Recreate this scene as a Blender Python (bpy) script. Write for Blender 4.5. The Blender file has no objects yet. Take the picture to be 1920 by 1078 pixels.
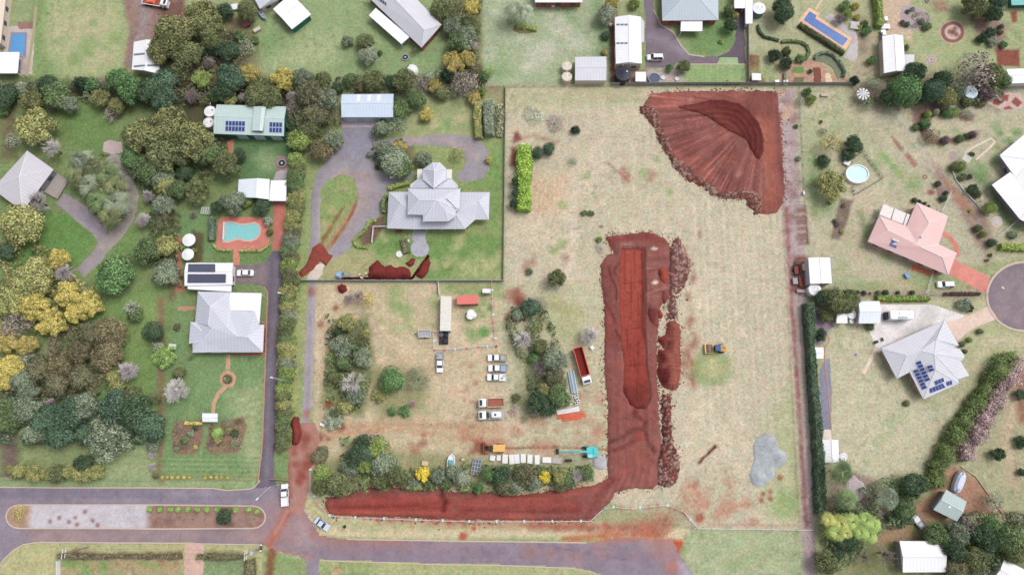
import bpy,math,random
import numpy as np
from mathutils import Vector,Matrix
sc = bpy.context.scene
C = sc.collection
R = math.radians
# ---------------------------------------------------------------- camera
H,TILT,FPX,PW,PH = 186.0,R(12.5),1280.0,1920.0,1078.0
cam = bpy.data.cameras.new('camera'); camo = bpy.data.objects.new('camera',cam); C.objects.link(camo)
camo.location = (0,0,H); camo.rotation_euler = (TILT,0,0)
cam.lens = 24.0; cam.sensor_width = 36.0; cam.clip_start = 1.0; cam.clip_end = 6000.0
sc.camera = camo
# ---------------------------------------------------------------- sky, sun, exposure
SUN_EL,SUN_AZ = R(60),R(62)          # bright overcast; azimuth clockwise from +Y
world = bpy.data.worlds.new('World'); sc.world = world; world.use_nodes = True
wn = world.node_tree; wn.nodes.clear()
wo = wn.nodes.new('ShaderNodeOutputWorld'); wb = wn.nodes.new('ShaderNodeBackground')
sky = wn.nodes.new('ShaderNodeTexSky'); sky.sky_type = 'NISHITA'; sky.sun_disc = False
sky.sun_elevation = SUN_EL; sky.sun_rotation = SUN_AZ; sky.air_density = 1.0; sky.dust_density = 4.0
hs = wn.nodes.new('ShaderNodeHueSaturation'); hs.inputs['Saturation'].default_value = 0.28
wn.links.new(sky.outputs[0],hs.inputs['Color']); wn.links.new(hs.outputs[0],wb.inputs['Color'])
wb.inputs['Strength'].default_value = 0.15; wn.links.new(wb.outputs[0],wo.inputs[0])
sl = bpy.data.lights.new('sun','SUN'); so = bpy.data.objects.new('sun',sl); C.objects.link(so)
sl.energy = 1.0; sl.angle = R(24); sl.color = (1.0,0.96,0.93)
sd = Vector((math.sin(SUN_AZ)*math.cos(SUN_EL),math.cos(SUN_AZ)*math.cos(SUN_EL),math.sin(SUN_EL)))
so.rotation_euler = (-sd).to_track_quat('-Z','Y').to_euler(); so.location = (60,60,150)
sc.view_settings.view_transform = 'Standard'; sc.view_settings.look = 'None'
sc.view_settings.gamma = 1.0; sc.view_settings.exposure = 0.34
sc.cycles.max_bounces = 5; sc.cycles.diffuse_bounces = 3; sc.cycles.glossy_bounces = 2
sc.cycles.transparent_max_bounces = 4
# ---------------------------------------------------------------- plan coordinates
ct,st = math.cos(TILT),math.sin(TILT)
def ray(px,py):
    x = (px-PW/2)/FPX; y = (PH/2-py)/FPX
    return Vector((x,y*ct+st,y*st-ct))
def U(px,py,z=0.0):
    """plan position of a photo pixel on the level z"""
    r = ray(px,py); t = (H-z)/(-r.z)
    return Vector((r.x*t,r.y*t,z))
def Un(P,z=0.0): return [U(p[0],p[1],z) for p in P]
def proj(X,Y,Z=0.0):
    dz = Z-H; yc = Y*ct+dz*st; zc = -Y*st+dz*ct
    return PW/2+FPX*X/(-zc),PH/2-FPX*yc/(-zc)
def S(px,py):
    r = ray(px,py); return H/(-r.z)/FPX
rng = random.Random(7)
# ---------------------------------------------------------------- colours / materials
GAIN = 1.30
def lin1(c): c = c/255.0; return c/12.92 if c <= .04045 else ((c+.055)/1.055)**2.4
def L(r,g,b,k=1.0): return tuple(min(.9,lin1(v)*k/GAIN) for v in (r,g,b))
MATS = {}
def mat(name,rgb,rough=.7,metal=0.0,noise=.12,nscale=2.0,bump=0.0,rib=0.0,ribw=.76,emit=None,spec=.3):
    if name in MATS: return MATS[name]
    m = bpy.data.materials.new(name); m.use_nodes = True; nt = m.node_tree; n = nt.nodes; l = nt.links
    b = n['Principled BSDF']; b.inputs['Roughness'].default_value = rough; b.inputs['Metallic'].default_value = metal
    b.inputs['Specular IOR Level'].default_value = spec
    geo = n.new('ShaderNodeNewGeometry'); tx = n.new('ShaderNodeTexNoise'); tx.inputs['Scale'].default_value = nscale
    tx.inputs['Detail'].default_value = 5; tx.inputs['Roughness'].default_value = .65
    l.new(geo.outputs['Position'],tx.inputs['Vector'])
    mr = n.new('ShaderNodeMapRange'); mr.inputs['From Min'].default_value = .3; mr.inputs['From Max'].default_value = .7
    mr.inputs['To Min'].default_value = 1-noise; mr.inputs['To Max'].default_value = 1+noise*.6
    l.new(tx.outputs['Fac'],mr.inputs['Value'])
    mx = n.new('ShaderNodeVectorMath'); mx.operation = 'SCALE'; mx.inputs[0].default_value = rgb
    l.new(mr.outputs[0],mx.inputs['Scale']); out = mx.outputs[0]; hgt = tx.outputs['Fac']
    if rib:
        at = n.new('ShaderNodeAttribute'); at.attribute_name = 'rib'
        fr = n.new('ShaderNodeMath'); fr.operation = 'MULTIPLY'; fr.inputs[1].default_value = 2*math.pi/ribw
        l.new(at.outputs['Fac'],fr.inputs[0])
        sn = n.new('ShaderNodeMath'); sn.operation = 'SINE'; l.new(fr.outputs[0],sn.inputs[0])
        m2 = n.new('ShaderNodeMapRange'); m2.inputs['From Min'].default_value = .2; m2.inputs['From Max'].default_value = 1
        m2.inputs['To Min'].default_value = 1; m2.inputs['To Max'].default_value = 1-rib
        l.new(sn.outputs[0],m2.inputs['Value'])
        mx2 = n.new('ShaderNodeVectorMath'); mx2.operation = 'SCALE'; l.new(out,mx2.inputs[0]); l.new(m2.outputs[0],mx2.inputs['Scale']); out = mx2.outputs[0]
    l.new(out,b.inputs['Base Color'])
    if bump:
        bp = n.new('ShaderNodeBump'); bp.inputs['Strength'].default_value = bump; bp.inputs['Distance'].default_value = .3
        l.new(hgt,bp.inputs['Height']); l.new(bp.outputs[0],b.inputs['Normal'])
    MATS[name] = m; return m
def ground_mat(name,fine=.22,med=.12,scale=1.3,bump=.4,warm=(1.05,.985,.97),cool=(.95,1.0,.99)):
    """colour comes from the 'Col' attribute (which soil, grass or stone lies there), broken up by procedural noise"""
    m = bpy.data.materials.new(name); m.use_nodes = True; nt = m.node_tree; n = nt.nodes; l = nt.links
    b = n['Principled BSDF']; b.inputs['Roughness'].default_value = .95; b.inputs['Specular IOR Level'].default_value = .1
    at = n.new('ShaderNodeAttribute'); at.attribute_name = 'Col'
    geo = n.new('ShaderNodeNewGeometry'); out = at.outputs['Color']; last = None
    for sc_,amp,det in ((scale,fine,6),(scale*.22,med,4)):
        tx = n.new('ShaderNodeTexNoise'); tx.inputs['Scale'].default_value = sc_; tx.inputs['Detail'].default_value = det
        tx.inputs['Roughness'].default_value = .75; l.new(geo.outputs['Position'],tx.inputs['Vector'])
        mr = n.new('ShaderNodeMapRange'); mr.inputs['From Min'].default_value = .32; mr.inputs['From Max'].default_value = .68
        mr.inputs['To Min'].default_value = 1-amp; mr.inputs['To Max'].default_value = 1+amp; l.new(tx.outputs['Fac'],mr.inputs['Value'])
        v = n.new('ShaderNodeVectorMath'); v.operation = 'SCALE'; l.new(out,v.inputs[0]); l.new(mr.outputs[0],v.inputs['Scale']); out = v.outputs[0]
        last = last or tx.outputs['Fac']
    t3 = n.new('ShaderNodeTexNoise'); t3.inputs['Scale'].default_value = .45; t3.inputs['Detail'].default_value = 5; l.new(geo.outputs['Position'],t3.inputs['Vector'])
    cr = n.new('ShaderNodeMix'); cr.data_type = 'RGBA'; cr.inputs['A'].default_value = (*warm,1); cr.inputs['B'].default_value = (*cool,1)
    m3 = n.new('ShaderNodeMapRange'); m3.inputs['From Min'].default_value = .4; m3.inputs['From Max'].default_value = .6; l.new(t3.outputs['Fac'],m3.inputs['Value'])
    l.new(m3.outputs[0],cr.inputs['Factor'])
    v = n.new('ShaderNodeVectorMath'); v.operation = 'MULTIPLY'; l.new(out,v.inputs[0]); l.new(cr.outputs['Result'],v.inputs[1])
    l.new(v.outputs[0],b.inputs['Base Color'])
    bp = n.new('ShaderNodeBump'); bp.inputs['Strength'].default_value = bump; bp.inputs['Distance'].default_value = .25
    l.new(last,bp.inputs['Height']); l.new(bp.outputs[0],b.inputs['Normal'])
    return m
# ---------------------------------------------------------------- mesh helpers
def tag(o,label=None,cat=None,group=None,kind=None):
    if label: o['label'] = label
    if cat: o['category'] = cat
    if group: o['group'] = group
    if kind: o['kind'] = kind
    return o
def empty(name,loc,rz=0.0,label=None,cat=None,group=None):
    o = bpy.data.objects.new(name,None); C.objects.link(o); o.location = loc; o.rotation_euler = (0,0,rz)
    o.empty_display_size = .3
    return tag(o,label,cat,group)
class MB:
    def __init__(s): s.v = []; s.f = []; s.m = []
    def add(s,vs,fs,m=0):
        k = len(s.v); s.v += [tuple(v) for v in vs]; s.f += [tuple(i+k for i in f) for f in fs]; s.m += [m]*len(fs); return s
    def box(s,c,d,rz=0.0,m=0,tx=1.0,ty=1.0):
        """tx,ty shrink the top"""
        ca,sa = math.cos(rz),math.sin(rz); vs = []
        for z,kx,ky in ((-1,1,1),(1,tx,ty)):
            for a,b in ((-1,-1),(1,-1),(1,1),(-1,1)):
                x = a*d[0]/2*kx; y = b*d[1]/2*ky
                vs.append((c[0]+x*ca-y*sa,c[1]+x*sa+y*ca,c[2]+z*d[2]/2))
        return s.add(vs,[(3,2,1,0),(4,5,6,7),(0,1,5,4),(1,2,6,5),(2,3,7,6),(3,0,4,7)],m)
    def rbox(s,c,d,r=.15,rz=0.0,m=0,top=1.0):
        """box with rounded plan corners and a chamfered top"""
        P = []
        for q in range(4):
            for a in (0,45,90):
                t = R(q*90+a); ox = (d[0]/2-r)*(1 if q in (0,3) else -1); oy = (d[1]/2-r)*(1 if q in (0,1) else -1)
                P.append((ox+r*math.cos(t),oy+r*math.sin(t)))
        ca,sa = math.cos(rz),math.sin(rz); n = len(P); vs = []
        ch = min(r*.6,d[2]*.3)
        for z,k in ((-d[2]/2,1),(d[2]/2-ch,1),(d[2]/2,0)):
            for x,y in P:
                if k == 0: x *= (d[0]/2-ch)/(d[0]/2)*top; y *= (d[1]/2-ch)/(d[1]/2)*top
                vs.append((c[0]+x*ca-y*sa,c[1]+x*sa+y*ca,c[2]+z))
        fs = [tuple(range(n-1,-1,-1)),tuple(range(2*n,3*n))]
        for k in range(2):
            fs += [(k*n+i,k*n+(i+1) % n,(k+1)*n+(i+1) % n,(k+1)*n+i) for i in range(n)]
        return s.add(vs,fs,m)
    def prism(s,P,z0,z1,m=0,k=1.0):
        n = len(P); cx = sum(p[0] for p in P)/n; cy = sum(p[1] for p in P)/n
        vs = [(p[0],p[1],z0) for p in P]+[(cx+(p[0]-cx)*k,cy+(p[1]-cy)*k,z1) for p in P]
        return s.add(vs,[tuple(range(n-1,-1,-1)),tuple(range(n,2*n))]+[(i,(i+1) % n,n+(i+1) % n,n+i) for i in range(n)],m)
    def cyl(s,a,b,r,r2=None,n=12,m=0):
        a = Vector(a); b = Vector(b); r2 = r if r2 is None else r2; d = (b-a).normalized()
        u = d.cross(Vector((0,0,1)) if abs(d.z) < .9 else Vector((1,0,0))).normalized(); w = d.cross(u)
        vs = [a+(u*math.cos(t)+w*math.sin(t))*r for t in (2*math.pi*i/n for i in range(n))]+[b+(u*math.cos(t)+w*math.sin(t))*r2 for t in (2*math.pi*i/n for i in range(n))]
        return s.add(vs,[tuple(range(n)),tuple(range(2*n-1,n-1,-1))]+[(i,n+i,n+(i+1) % n,(i+1) % n) for i in range(n)],m)
    def tube(s,pts,r,n=6,m=0):
        for i in range(len(pts)-1): s.cyl(pts[i],pts[i+1],r if not isinstance(r,list) else r[i],None if not isinstance(r,list) else r[i+1],n,m)
        return s
    def build(s,name,mats,parent=None,rib=False,smooth=False):
        me = bpy.data.meshes.new(name); me.from_pydata(s.v,[],s.f)
        if not isinstance(mats,(list,tuple)): mats = [mats]
        for m in mats: me.materials.append(m)
        if len(mats) > 1: me.polygons.foreach_set('material_index',s.m)
        if smooth: me.polygons.foreach_set('use_smooth',[True]*len(me.polygons))
        if rib:
            at = me.attributes.new('rib','FLOAT','CORNER'); vals = []
            for p in me.polygons:
                nx,ny = p.normal.x,p.normal.y; l = math.hypot(nx,ny)
                e = (-ny/l,nx/l) if l > .02 else (1,0)
                for vi in p.vertices: v = me.vertices[vi].co; vals.append(v.x*e[0]+v.y*e[1])
            at.data.foreach_set('value',vals)
        me.validate(); me.update()
        o = bpy.data.objects.new(name,me); C.objects.link(o)
        if parent: o.parent = parent
        return o
def copy_tree(o,parent=None):
    c = o.copy(); C.objects.link(c); c.parent = parent
    for ch in list(o.children): copy_tree(ch,c)
    return c
def child(name,mb,m,parent,**k):
    """mb is in the coordinates of its parent"""
    return mb.build(name,m,parent,**k)
ORD = ['first','second','third','fourth','fifth','sixth','seventh','eighth','ninth','tenth','eleventh','twelfth','thirteenth','fourteenth','fifteenth','sixteenth','seventeenth','eighteenth','nineteenth','twentieth',
       'twenty-first','twenty-second','twenty-third','twenty-fourth','twenty-fifth','twenty-sixth','twenty-seventh','twenty-eighth','twenty-ninth','thirtieth','thirty-first','thirty-second','thirty-third','thirty-fourth','thirty-fifth','thirty-sixth','thirty-seventh','thirty-eighth']
# ---------------------------------------------------------------- numpy noise and painting
def vnoise(x,y,seed=0):
    xi = np.floor(x).astype(np.int64); yi = np.floor(y).astype(np.int64); fx = x-xi; fy = y-yi
    fx = fx*fx*(3-2*fx); fy = fy*fy*(3-2*fy)
    def h(a,b):
        k = (a*374761393+b*668265263+seed*982451653) & 0xFFFFFFFF
        k = ((k ^ (k >> 13))*1274126177) & 0xFFFFFFFF
        return ((k ^ (k >> 16)) & 0xFFFF)/65535.0
    return (h(xi,yi)*(1-fx)+h(xi+1,yi)*fx)*(1-fy)+(h(xi,yi+1)*(1-fx)+h(xi+1,yi+1)*fx)*fy
def fbm(x,y,seed=0,o=4):
    s = 0; a = .5; t = 0
    for i in range(o): s = s+a*vnoise(x*2**i,y*2**i,seed+i*17); t += a; a *= .55
    return s/t
def sdist(PX,PY,poly):
    """signed distance in px, positive inside"""
    d = np.full(PX.shape,1e9); ins = np.zeros(PX.shape,bool); n = len(poly)
    for i in range(n):
        x0,y0 = poly[i]; x1,y1 = poly[(i+1) % n]; ex,ey = x1-x0,y1-y0
        wx = PX-x0; wy = PY-y0; t = np.clip((wx*ex+wy*ey)/(ex*ex+ey*ey+1e-9),0,1)
        d = np.minimum(d,(wx-t*ex)**2+(wy-t*ey)**2)
        c = ((y0 > PY) != (y1 > PY)) & (PX < (x1-x0)*(PY-y0)/((y1-y0) if y1 != y0 else 1e-9)+x0)
        ins ^= c
    d = np.sqrt(d); return np.where(ins,d,-d)
def ldist(PX,PY,line):
    d = np.full(PX.shape,1e9)
    for i in range(len(line)-1):
        x0,y0 = line[i]; x1,y1 = line[i+1]; ex,ey = x1-x0,y1-y0
        wx = PX-x0; wy = PY-y0; t = np.clip((wx*ex+wy*ey)/(ex*ex+ey*ey+1e-9),0,1)
        d = np.minimum(d,(wx-t*ex)**2+(wy-t*ey)**2)
    return np.sqrt(d)
class Canvas:
    def __init__(s,X,Y,Z=0.0,base=(170,170,130)):
        s.X = X; s.Y = Y; s.px,s.py = proj(X,Y,Z); s.c = np.empty(X.shape+(3,)); s.c[:] = L(*base)
    def _ap(s,sel,a,col):
        a = np.clip(a,0,1)[...,None]; s.c[sel] = s.c[sel]*(1-a)+np.array(L(*col))*a
    def _sel(s,P,pad):
        xs = [p[0] for p in P]; ys = [p[1] for p in P]
        return (s.px > min(xs)-pad) & (s.px < max(xs)+pad) & (s.py > min(ys)-pad) & (s.py < max(ys)+pad)
    def poly(s,P,col,a=1.0,soft=4,rag=4,seed=1,mott=0.0,ms=.5):
        sel = s._sel(P,soft+rag+2)
        if not sel.any(): return
        x,y = s.X[sel],s.Y[sel]; d = sdist(s.px[sel],s.py[sel],P)
        d = d+(fbm(x*.6,y*.6,seed)-.5)*2*rag
        k = np.clip(d/soft*.5+.5,0,1)*a
        if mott: k = k*np.clip(1-mott+mott*2.2*(fbm(x*ms,y*ms,seed+5,5)-.22),0,1)
        s._ap(sel,k,col)
    def line(s,P,w,col,a=1.0,soft=2,rag=1,seed=1,mott=0.0,ms=.8):
        sel = s._sel(P,w+soft+rag+2)
        if not sel.any(): return
        x,y = s.X[sel],s.Y[sel]; d = w/2-ldist(s.px[sel],s.py[sel],P)+(fbm(x*.7,y*.7,seed)-.5)*2*rag
        k = np.clip(d/soft*.5+.5,0,1)*a
        if mott: k = k*np.clip(1-mott+mott*2.2*(fbm(x*ms,y*ms,seed+5,5)-.22),0,1)
        s._ap(sel,k,col)
    def blob(s,x,y,r,col,a=1.0,soft=None,rag=None,ry=None,**k):
        ry = ry or r
        s.poly([(x+r*math.cos(t*math.pi/8),y+ry*math.sin(t*math.pi/8)) for t in range(16)],col,a,soft or r*.5,rag if rag is not None else r*.4,seed=int(x*7+y) % 997,**k)
    def patches(s,P,col,n,r0,r1,a=.8,seed=3,**k):
        g = random.Random(seed); xs = [p[0] for p in P]; ys = [p[1] for p in P]
        for _ in range(n):
            for _t in range(30):
                x = g.uniform(min(xs),max(xs)); y = g.uniform(min(ys),max(ys))
                if sdist(np.array([x]),np.array([y]),P)[0] > 0: break
            r = g.uniform(r0,r1); s.blob(x,y,r,col,a*g.uniform(.5,1),ry=r*g.uniform(.5,1.1),**k)
def set_col(me,c):
    at = me.attributes.new('Col','FLOAT_COLOR','POINT')
    f = np.ones((c.reshape(-1,3).shape[0],4),np.float32); f[:,:3] = c.reshape(-1,3); at.data.foreach_set('color',f.ravel())
def grid_obj(name,X,Y,Z,col,m,keep=None,smooth=True,parent=None):
    ny,nx = X.shape; idx = np.arange(nx*ny).reshape(ny,nx)
    q = np.stack([idx[:-1,:-1],idx[:-1,1:],idx[1:,1:],idx[1:,:-1]],-1).reshape(-1,4)
    co = np.stack([X,Y,Z],-1).reshape(-1,3).astype(np.float32); cc = col.reshape(-1,3)
    if keep is not None:
        k = keep.reshape(-1); q = q[k[q].all(1)]
        used = np.unique(q); mp = np.full(nx*ny,-1); mp[used] = np.arange(len(used)); q = mp[q]; co = co[used]; cc = cc[used]
    me = bpy.data.meshes.new(name); me.vertices.add(len(co)); me.vertices.foreach_set('co',co.ravel())
    me.loops.add(q.size); me.loops.foreach_set('vertex_index',q.ravel().astype(np.int32))
    me.polygons.add(len(q)); me.polygons.foreach_set('loop_start',np.arange(0,q.size,4,dtype=np.int32))
    me.polygons.foreach_set('loop_total',np.full(len(q),4,np.int32))
    me.polygons.foreach_set('use_smooth',[smooth]*len(q)); me.update(calc_edges=True); me.validate()
    set_col(me,cc); me.materials.append(m)
    o = bpy.data.objects.new(name,me); C.objects.link(o); o.parent = parent
    return o
def patch(name,P,base,m,height=.3,slope=.12,res=.28,rag=3,seed=1,paint=None,rough=.15,z0=.02,hfn=None,strk=None):
    """a heap or sheet of loose earth or stone: relief grid clipped to a ragged outline"""
    W = Un(P); x0 = min(p.x for p in W)-1; x1 = max(p.x for p in W)+1; y0 = min(p.y for p in W)-1; y1 = max(p.y for p in W)+1
    X,Y = np.meshgrid(np.arange(x0,x1,res),np.arange(y0,y1,res)); cv = Canvas(X,Y,0.0,base)
    d = sdist(cv.px,cv.py,P)+(fbm(X*.8,Y*.8,seed)-.5)*2*rag+(fbm(X*2.7,Y*2.7,seed+1,2)-.5)*rag*1.1
    h = height*(1-np.exp(-np.clip(d,0,None)*slope/max(height,.05)))
    if hfn is not None: h = h+hfn(X,Y,cv.px,cv.py,d)
    h = h+rough*(fbm(X*1.3,Y*1.3,seed+3)-.5)*np.clip(d/4,0,1)+rough*.5*(fbm(X*4,Y*4,seed+4,2)-.5)*np.clip(d/3,0,1)
    if paint: paint(cv,d)
    sv = (fbm(X*.35,Y*.35,seed+8)-.5)*.3+(fbm(X*2.2,Y*2.2,seed+9,3)-.5)*.3
    if strk is not None: sv = sv+strk(X,Y,cv.px,cv.py)
    if m.name == 'loose_red_earth': g_ = cv.c.mean(-1,keepdims=True); cv.c = (cv.c*.86+g_*.14)*1.05
    cv.c *= (1+sv)[...,None]; cv.c = np.clip(cv.c,.004,.9)
    return grid_obj(name,X,Y,np.where(d > 0,np.maximum(h,0)+z0,-.05),cv.c,m,keep=d > -res*10)
# ================================================================ GROUND
def axis(a,b,st_,far):
    core = list(np.arange(a,b+st_,st_)); o = [4,12,30,80,200,500,far]
    return np.array([a-k for k in reversed(o)]+core+[b+k for k in o])
gx = axis(-172,172,.42,1800); gy = axis(-46,146,.42,1800)
GX,GY = np.meshgrid(gx,gy)
G = Canvas(GX,GY,0.0,(158,166,124))
far_ = (np.abs(GX) > 200) | (GY > 170) | (GY < -60)
G.px = np.where(far_,9999,G.px); G.py = np.where(far_,9999,G.py)
GREEN,LUSH,DRY,STRAW,RED,REDB,DUST,MULCH,PUR,SOIL = (133,152,100),(112,150,76),(203,191,167),(216,199,172),(138,66,54),(168,84,60),(178,132,112),(128,100,92),(160,140,140),(92,66,58)
# --- properties on the left
G.poly([(-60,-40),(70,-40),(62,155),(-60,150)],(150,165,120),1,3,1)
G.poly([(-60,140),(560,140),(560,920),(-60,930)],(128,148,92),1,6,3)
G.poly([(60,0),(245,0),(245,60),(232,150),(60,152)],(160,172,122),1,4,2)
G.poly([(95,15),(215,15),(225,120),(165,140),(95,90)],(186,180,146),.9,16,14,mott=.6)
G.poly([(60,0),(82,0),(80,100),(120,148),(58,150)],(118,150,86),.75,10,5)
G.patches([(70,5),(240,5),(230,140),(70,140)],(120,156,84),12,5,18,.6)
for k in range(7): G.line([(100+k*18,8),(96+k*18,140)],3,(150,168,116),.35,2,1)
G.poly([(230,0),(345,-20),(345,60),(290,90),(240,135),(232,120),(243,60)],(150,122,118),1,4,3,mott=.2)
G.line([(260,-10),(275,30),(262,80),(250,120)],16,(158,146,148),.7,6,3)
G.poly([(290,0),(345,0),(345,40),(310,60)],(112,74,66),.7,8,5)
G.poly([(320,70),(470,20),(500,90),(470,135),(400,180),(330,190)],(112,88,76),.8,14,8,mott=.3)
G.poly([(0,150),(330,150),(330,200),(0,180)],(92,84,70),.75,10,8)
G.poly([(0,180),(30,180),(30,300),(0,300)],(110,84,78),.7,10,6)
G.poly([(120,190),(200,200),(235,300),(180,300),(110,260)],(112,142,78),.9,10,6)
G.poly([(330,150),(560,150),(560,300),(450,260),(400,300),(330,300)],(84,74,62),.85,12,8)
G.poly([(440,255),(545,255),(545,300),(520,340),(440,335),(430,290)],(98,132,84),1,4,2)
G.blob(500,305,22,(150,168,120),.7)
G.poly([(80,400),(175,400),(185,445),(150,495),(60,500),(0,510),(0,470),(75,440)],(104,146,74),.9,8,5)
G.poly([(185,500),(260,420),(262,520),(200,560)],(116,150,82),.8,8,5)
G.poly([(60,640),(190,560),(300,530),(318,560),(312,760),(240,830),(60,700)],(122,152,84),.9,8,6)
G.poly([(235,560),(300,560),(295,640),(250,660)],(140,166,96),.6,14,8)
G.poly([(60,640),(130,620),(120,690),(70,690)],(138,144,108),.7,14,8)
G.poly([(0,720),(60,700),(80,760),(0,800)],(104,84,76),.8,10,6)
G.poly([(0,810),(30,815),(40,860),(30,900),(0,900)],(122,100,98),.9,8,6)
G.poly([(40,835),(200,830),(180,880),(30,880)],(152,162,116),.8,10,6,mott=.4)
G.poly([(190,840),(290,820),(292,898),(190,900)],(158,172,126),.8,8,4)
G.poly([(0,895),(478,897),(478,914),(0,914)],(150,168,120),.9,3,2)
G.line([(302,560),(302,900)],14,(140,110,96),.8,4,3)
G.line([(322,400),(330,440),(322,560)],14,(126,102,88),.7,4,3)
# formal garden lawn
G.poly([(335,560),(350,560),(350,660),(497,665),(490,890),(302,892),(312,760),(318,640)],(122,152,98),1,4,1)
G.poly([(430,740),(494,720),(488,885),(470,888),(440,800)],(170,176,134),.8,16,6)
for k in range(9): G.line([(430+k*2,735+k*13),(494,715+k*15)],3,(112,146,88),.35,2,1)
for k in range(8): G.line([(302,855+k*4.6),(488,858+k*4.6)],2.3,(160,174,124) if k % 2 else (112,142,86),.5,1,.5)
G.poly([(340,395),(400,395),(400,480),(345,490),(336,440)],(116,146,92),1,4,2)
G.poly([(398,460),(512,460),(505,492),(398,495)],(112,140,82),1,3,1)
for bx in ([(322,810),(330,790),(384,785),(378,830),(365,852),(325,852)],[(392,800),(455,780),(464,800),(448,848),(400,852),(384,840)]): G.poly(bx,(142,112,98),1,2,1,mott=.25)
G.poly([(360,430),(382,438),(380,490),(360,495)],(96,84,64),.9,3,2)
# --- grey house lot
G.poly([(560,240),(945,165),(944,527),(555,527),(575,300)],(146,160,104),1,5,3)
G.poly([(560,300),(600,300),(590,520),(556,520)],(150,162,110),1,5,3)
G.poly([(745,190),(900,165),(945,170),(944,260),(740,262)],(158,166,120),.9,6,5)
G.patches([(745,195),(940,190),(940,255),(750,255)],(100,156,72),9,3,9,.6)
G.patches([(745,195),(890,190),(890,250),(750,250)],(196,184,150),6,4,12,.6)
G.poly([(700,440),(944,440),(944,525),(790,525),(760,480),(700,480)],(112,150,76),.9,8,8,mott=.2)
G.poly([(850,490),(940,480),(940,525),(860,524)],(190,184,142),.8,14,12,mott=.5)
G.patches([(700,440),(940,440),(940,520),(700,500)],(182,178,138),14,4,12,.6)
G.poly([(862,350),(944,260),(944,350),(930,440),(920,440),(920,360)],(124,158,84),.9,8,8,mott=.3)
G.poly([(600,340),(660,330),(668,370),(640,420),(600,440)],(140,160,98),.95,4,4)
G.patches([(600,340),(660,330),(664,370),(600,440)],(182,170,132),10,4,11,.7)
G.patches([(600,340),(660,330),(664,370),(600,440)],(108,156,76),5,4,9,.6)
G.poly([(600,480),(700,470),(700,500),(790,490),(780,525),(560,525)],(178,168,132),.8,8,8,mott=.4)
G.line([(905,170),(945,175),(944,250)],22,(150,122,112),.55,8,6,mott=.4)
G.poly([(692,290),(720,275),(775,262),(778,320),(722,330),(700,318)],(124,112,92),.8,6,5)
G.poly([(670,440),(690,415),(720,405),(722,425),(700,455),(680,462)],(120,98,86),1,3,2)
G.poly([(895,120),(910,120),(912,145),(895,150)],(110,74,66),.9,4,3)
# trench spoil track and red smears
G.line([(682,340),(690,365),(670,395),(640,430),(612,470)],24,DUST,.8,8,5,mott=.3)
G.line([(684,345),(688,365),(672,380)],9,RED,.85,4,4)
G.line([(650,385),(630,430),(605,465)],5,(160,160,118),.9,2,1)
G.line([(666,385),(655,410),(625,455)],4,RED,.8,3,2)
G.line([(642,392),(605,450),(598,470)],6,(132,78,62),.8,3,3)
# --- middle: top lots
G.poly([(470,20),(640,-30),(840,-30),(830,60),(850,140),(760,155),(600,150),(500,130)],(146,166,116),1,8,6)
G.poly([(540,70),(640,60),(640,110),(560,130),(500,120)],(178,184,142),.7,18,12,mott=.3)
G.poly([(480,60),(530,60),(560,80),(500,110),(475,100)],(122,154,92),.6,14,8)
G.poly([(640,90),(830,80),(830,140),(640,150)],(136,160,108),.7,12,8)
G.poly([(830,0),(905,0),(900,160),(850,165)],(112,92,76),.7,12,8)
G.poly([(905,-30),(1145,-30),(1145,158),(905,160)],(164,176,142),1,4,3)
G.patches([(920,5),(1110,20),(1100,155),(910,155)],(192,192,172),22,6,20,.75)
G.patches([(905,5),(1140,5),(1140,155),(905,155)],(124,160,96),16,5,16,.55)
G.line([(1120,5),(1130,60),(1128,110)],18,(100,140,78),.6,10,5)
G.poly([(1143,20),(1156,20),(1158,158),(1143,158)],(112,78,72),.9,3,3)
# top right house block
G.poly([(1195,-30),(1400,-30),(1400,160),(1195,160)],(146,162,112),1,3,2)
G.poly([(1290,40),(1378,25),(1378,90),(1340,108),(1290,100)],(112,148,84),.8,8,6)
G.poly([(1283,122),(1392,122),(1388,156),(1283,156)],(152,176,118),1,2,1)
for k in range(6): G.line([(1284,126+k*5.4),(1388,126+k*5.4)],2,(118,152,88),.5,1.5,.6)
G.poly([(1212,130),(1280,125),(1284,158),(1192,158)],(186,172,164),1,3,2)
G.poly([(1155,128),(1212,130),(1212,160),(1155,160)],(158,128,118),.9,3,2)
G.poly([(1400,-30),(1640,-30),(1640,160),(1400,160)],(176,176,142),1,4,3)
G.poly([(1402,102),(1424,106),(1424,135),(1438,158),(1402,158)],(132,92,76),1,2,1)
G.patches([(1402,50),(1600,80),(1620,155),(1410,155)],(150,166,112),16,6,18,.6)
G.patches([(1402,5),(1500,5),(1500,80),(1402,90)],(188,186,156),8,8,20,.7)
G.poly([(1465,128),(1480,120),(1510,110),(1540,118),(1552,135),(1590,145),(1590,158),(1464,158)],(188,150,132),1,2,1)
G.poly([(1600,60),(1650,60),(1650,140),(1600,150)],(176,164,142),.8,8,6)
G.line([(1615,40),(1618,90)],16,(132,118,104),.7,8,5)
G.poly([(1648,-30),(1715,-30),(1712,90),(1695,66),(1650,68)],(202,180,158),1,3,2)
G.poly([(1712,-30),(2000,-30),(2000,140),(1710,140)],(166,174,130),1,6,5)
G.patches([(1712,0),(1910,0),(1910,140),(1712,130)],(188,182,150),14,6,20,.6)
G.patches([(1712,0),(1910,0),(1910,140),(1712,130)],(124,156,92),10,6,16,.5)
G.poly([(1805,15),(1850,30),(1890,45),(1880,95),(1865,95),(1830,60)],(152,124,118),.9,6,5)
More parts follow.
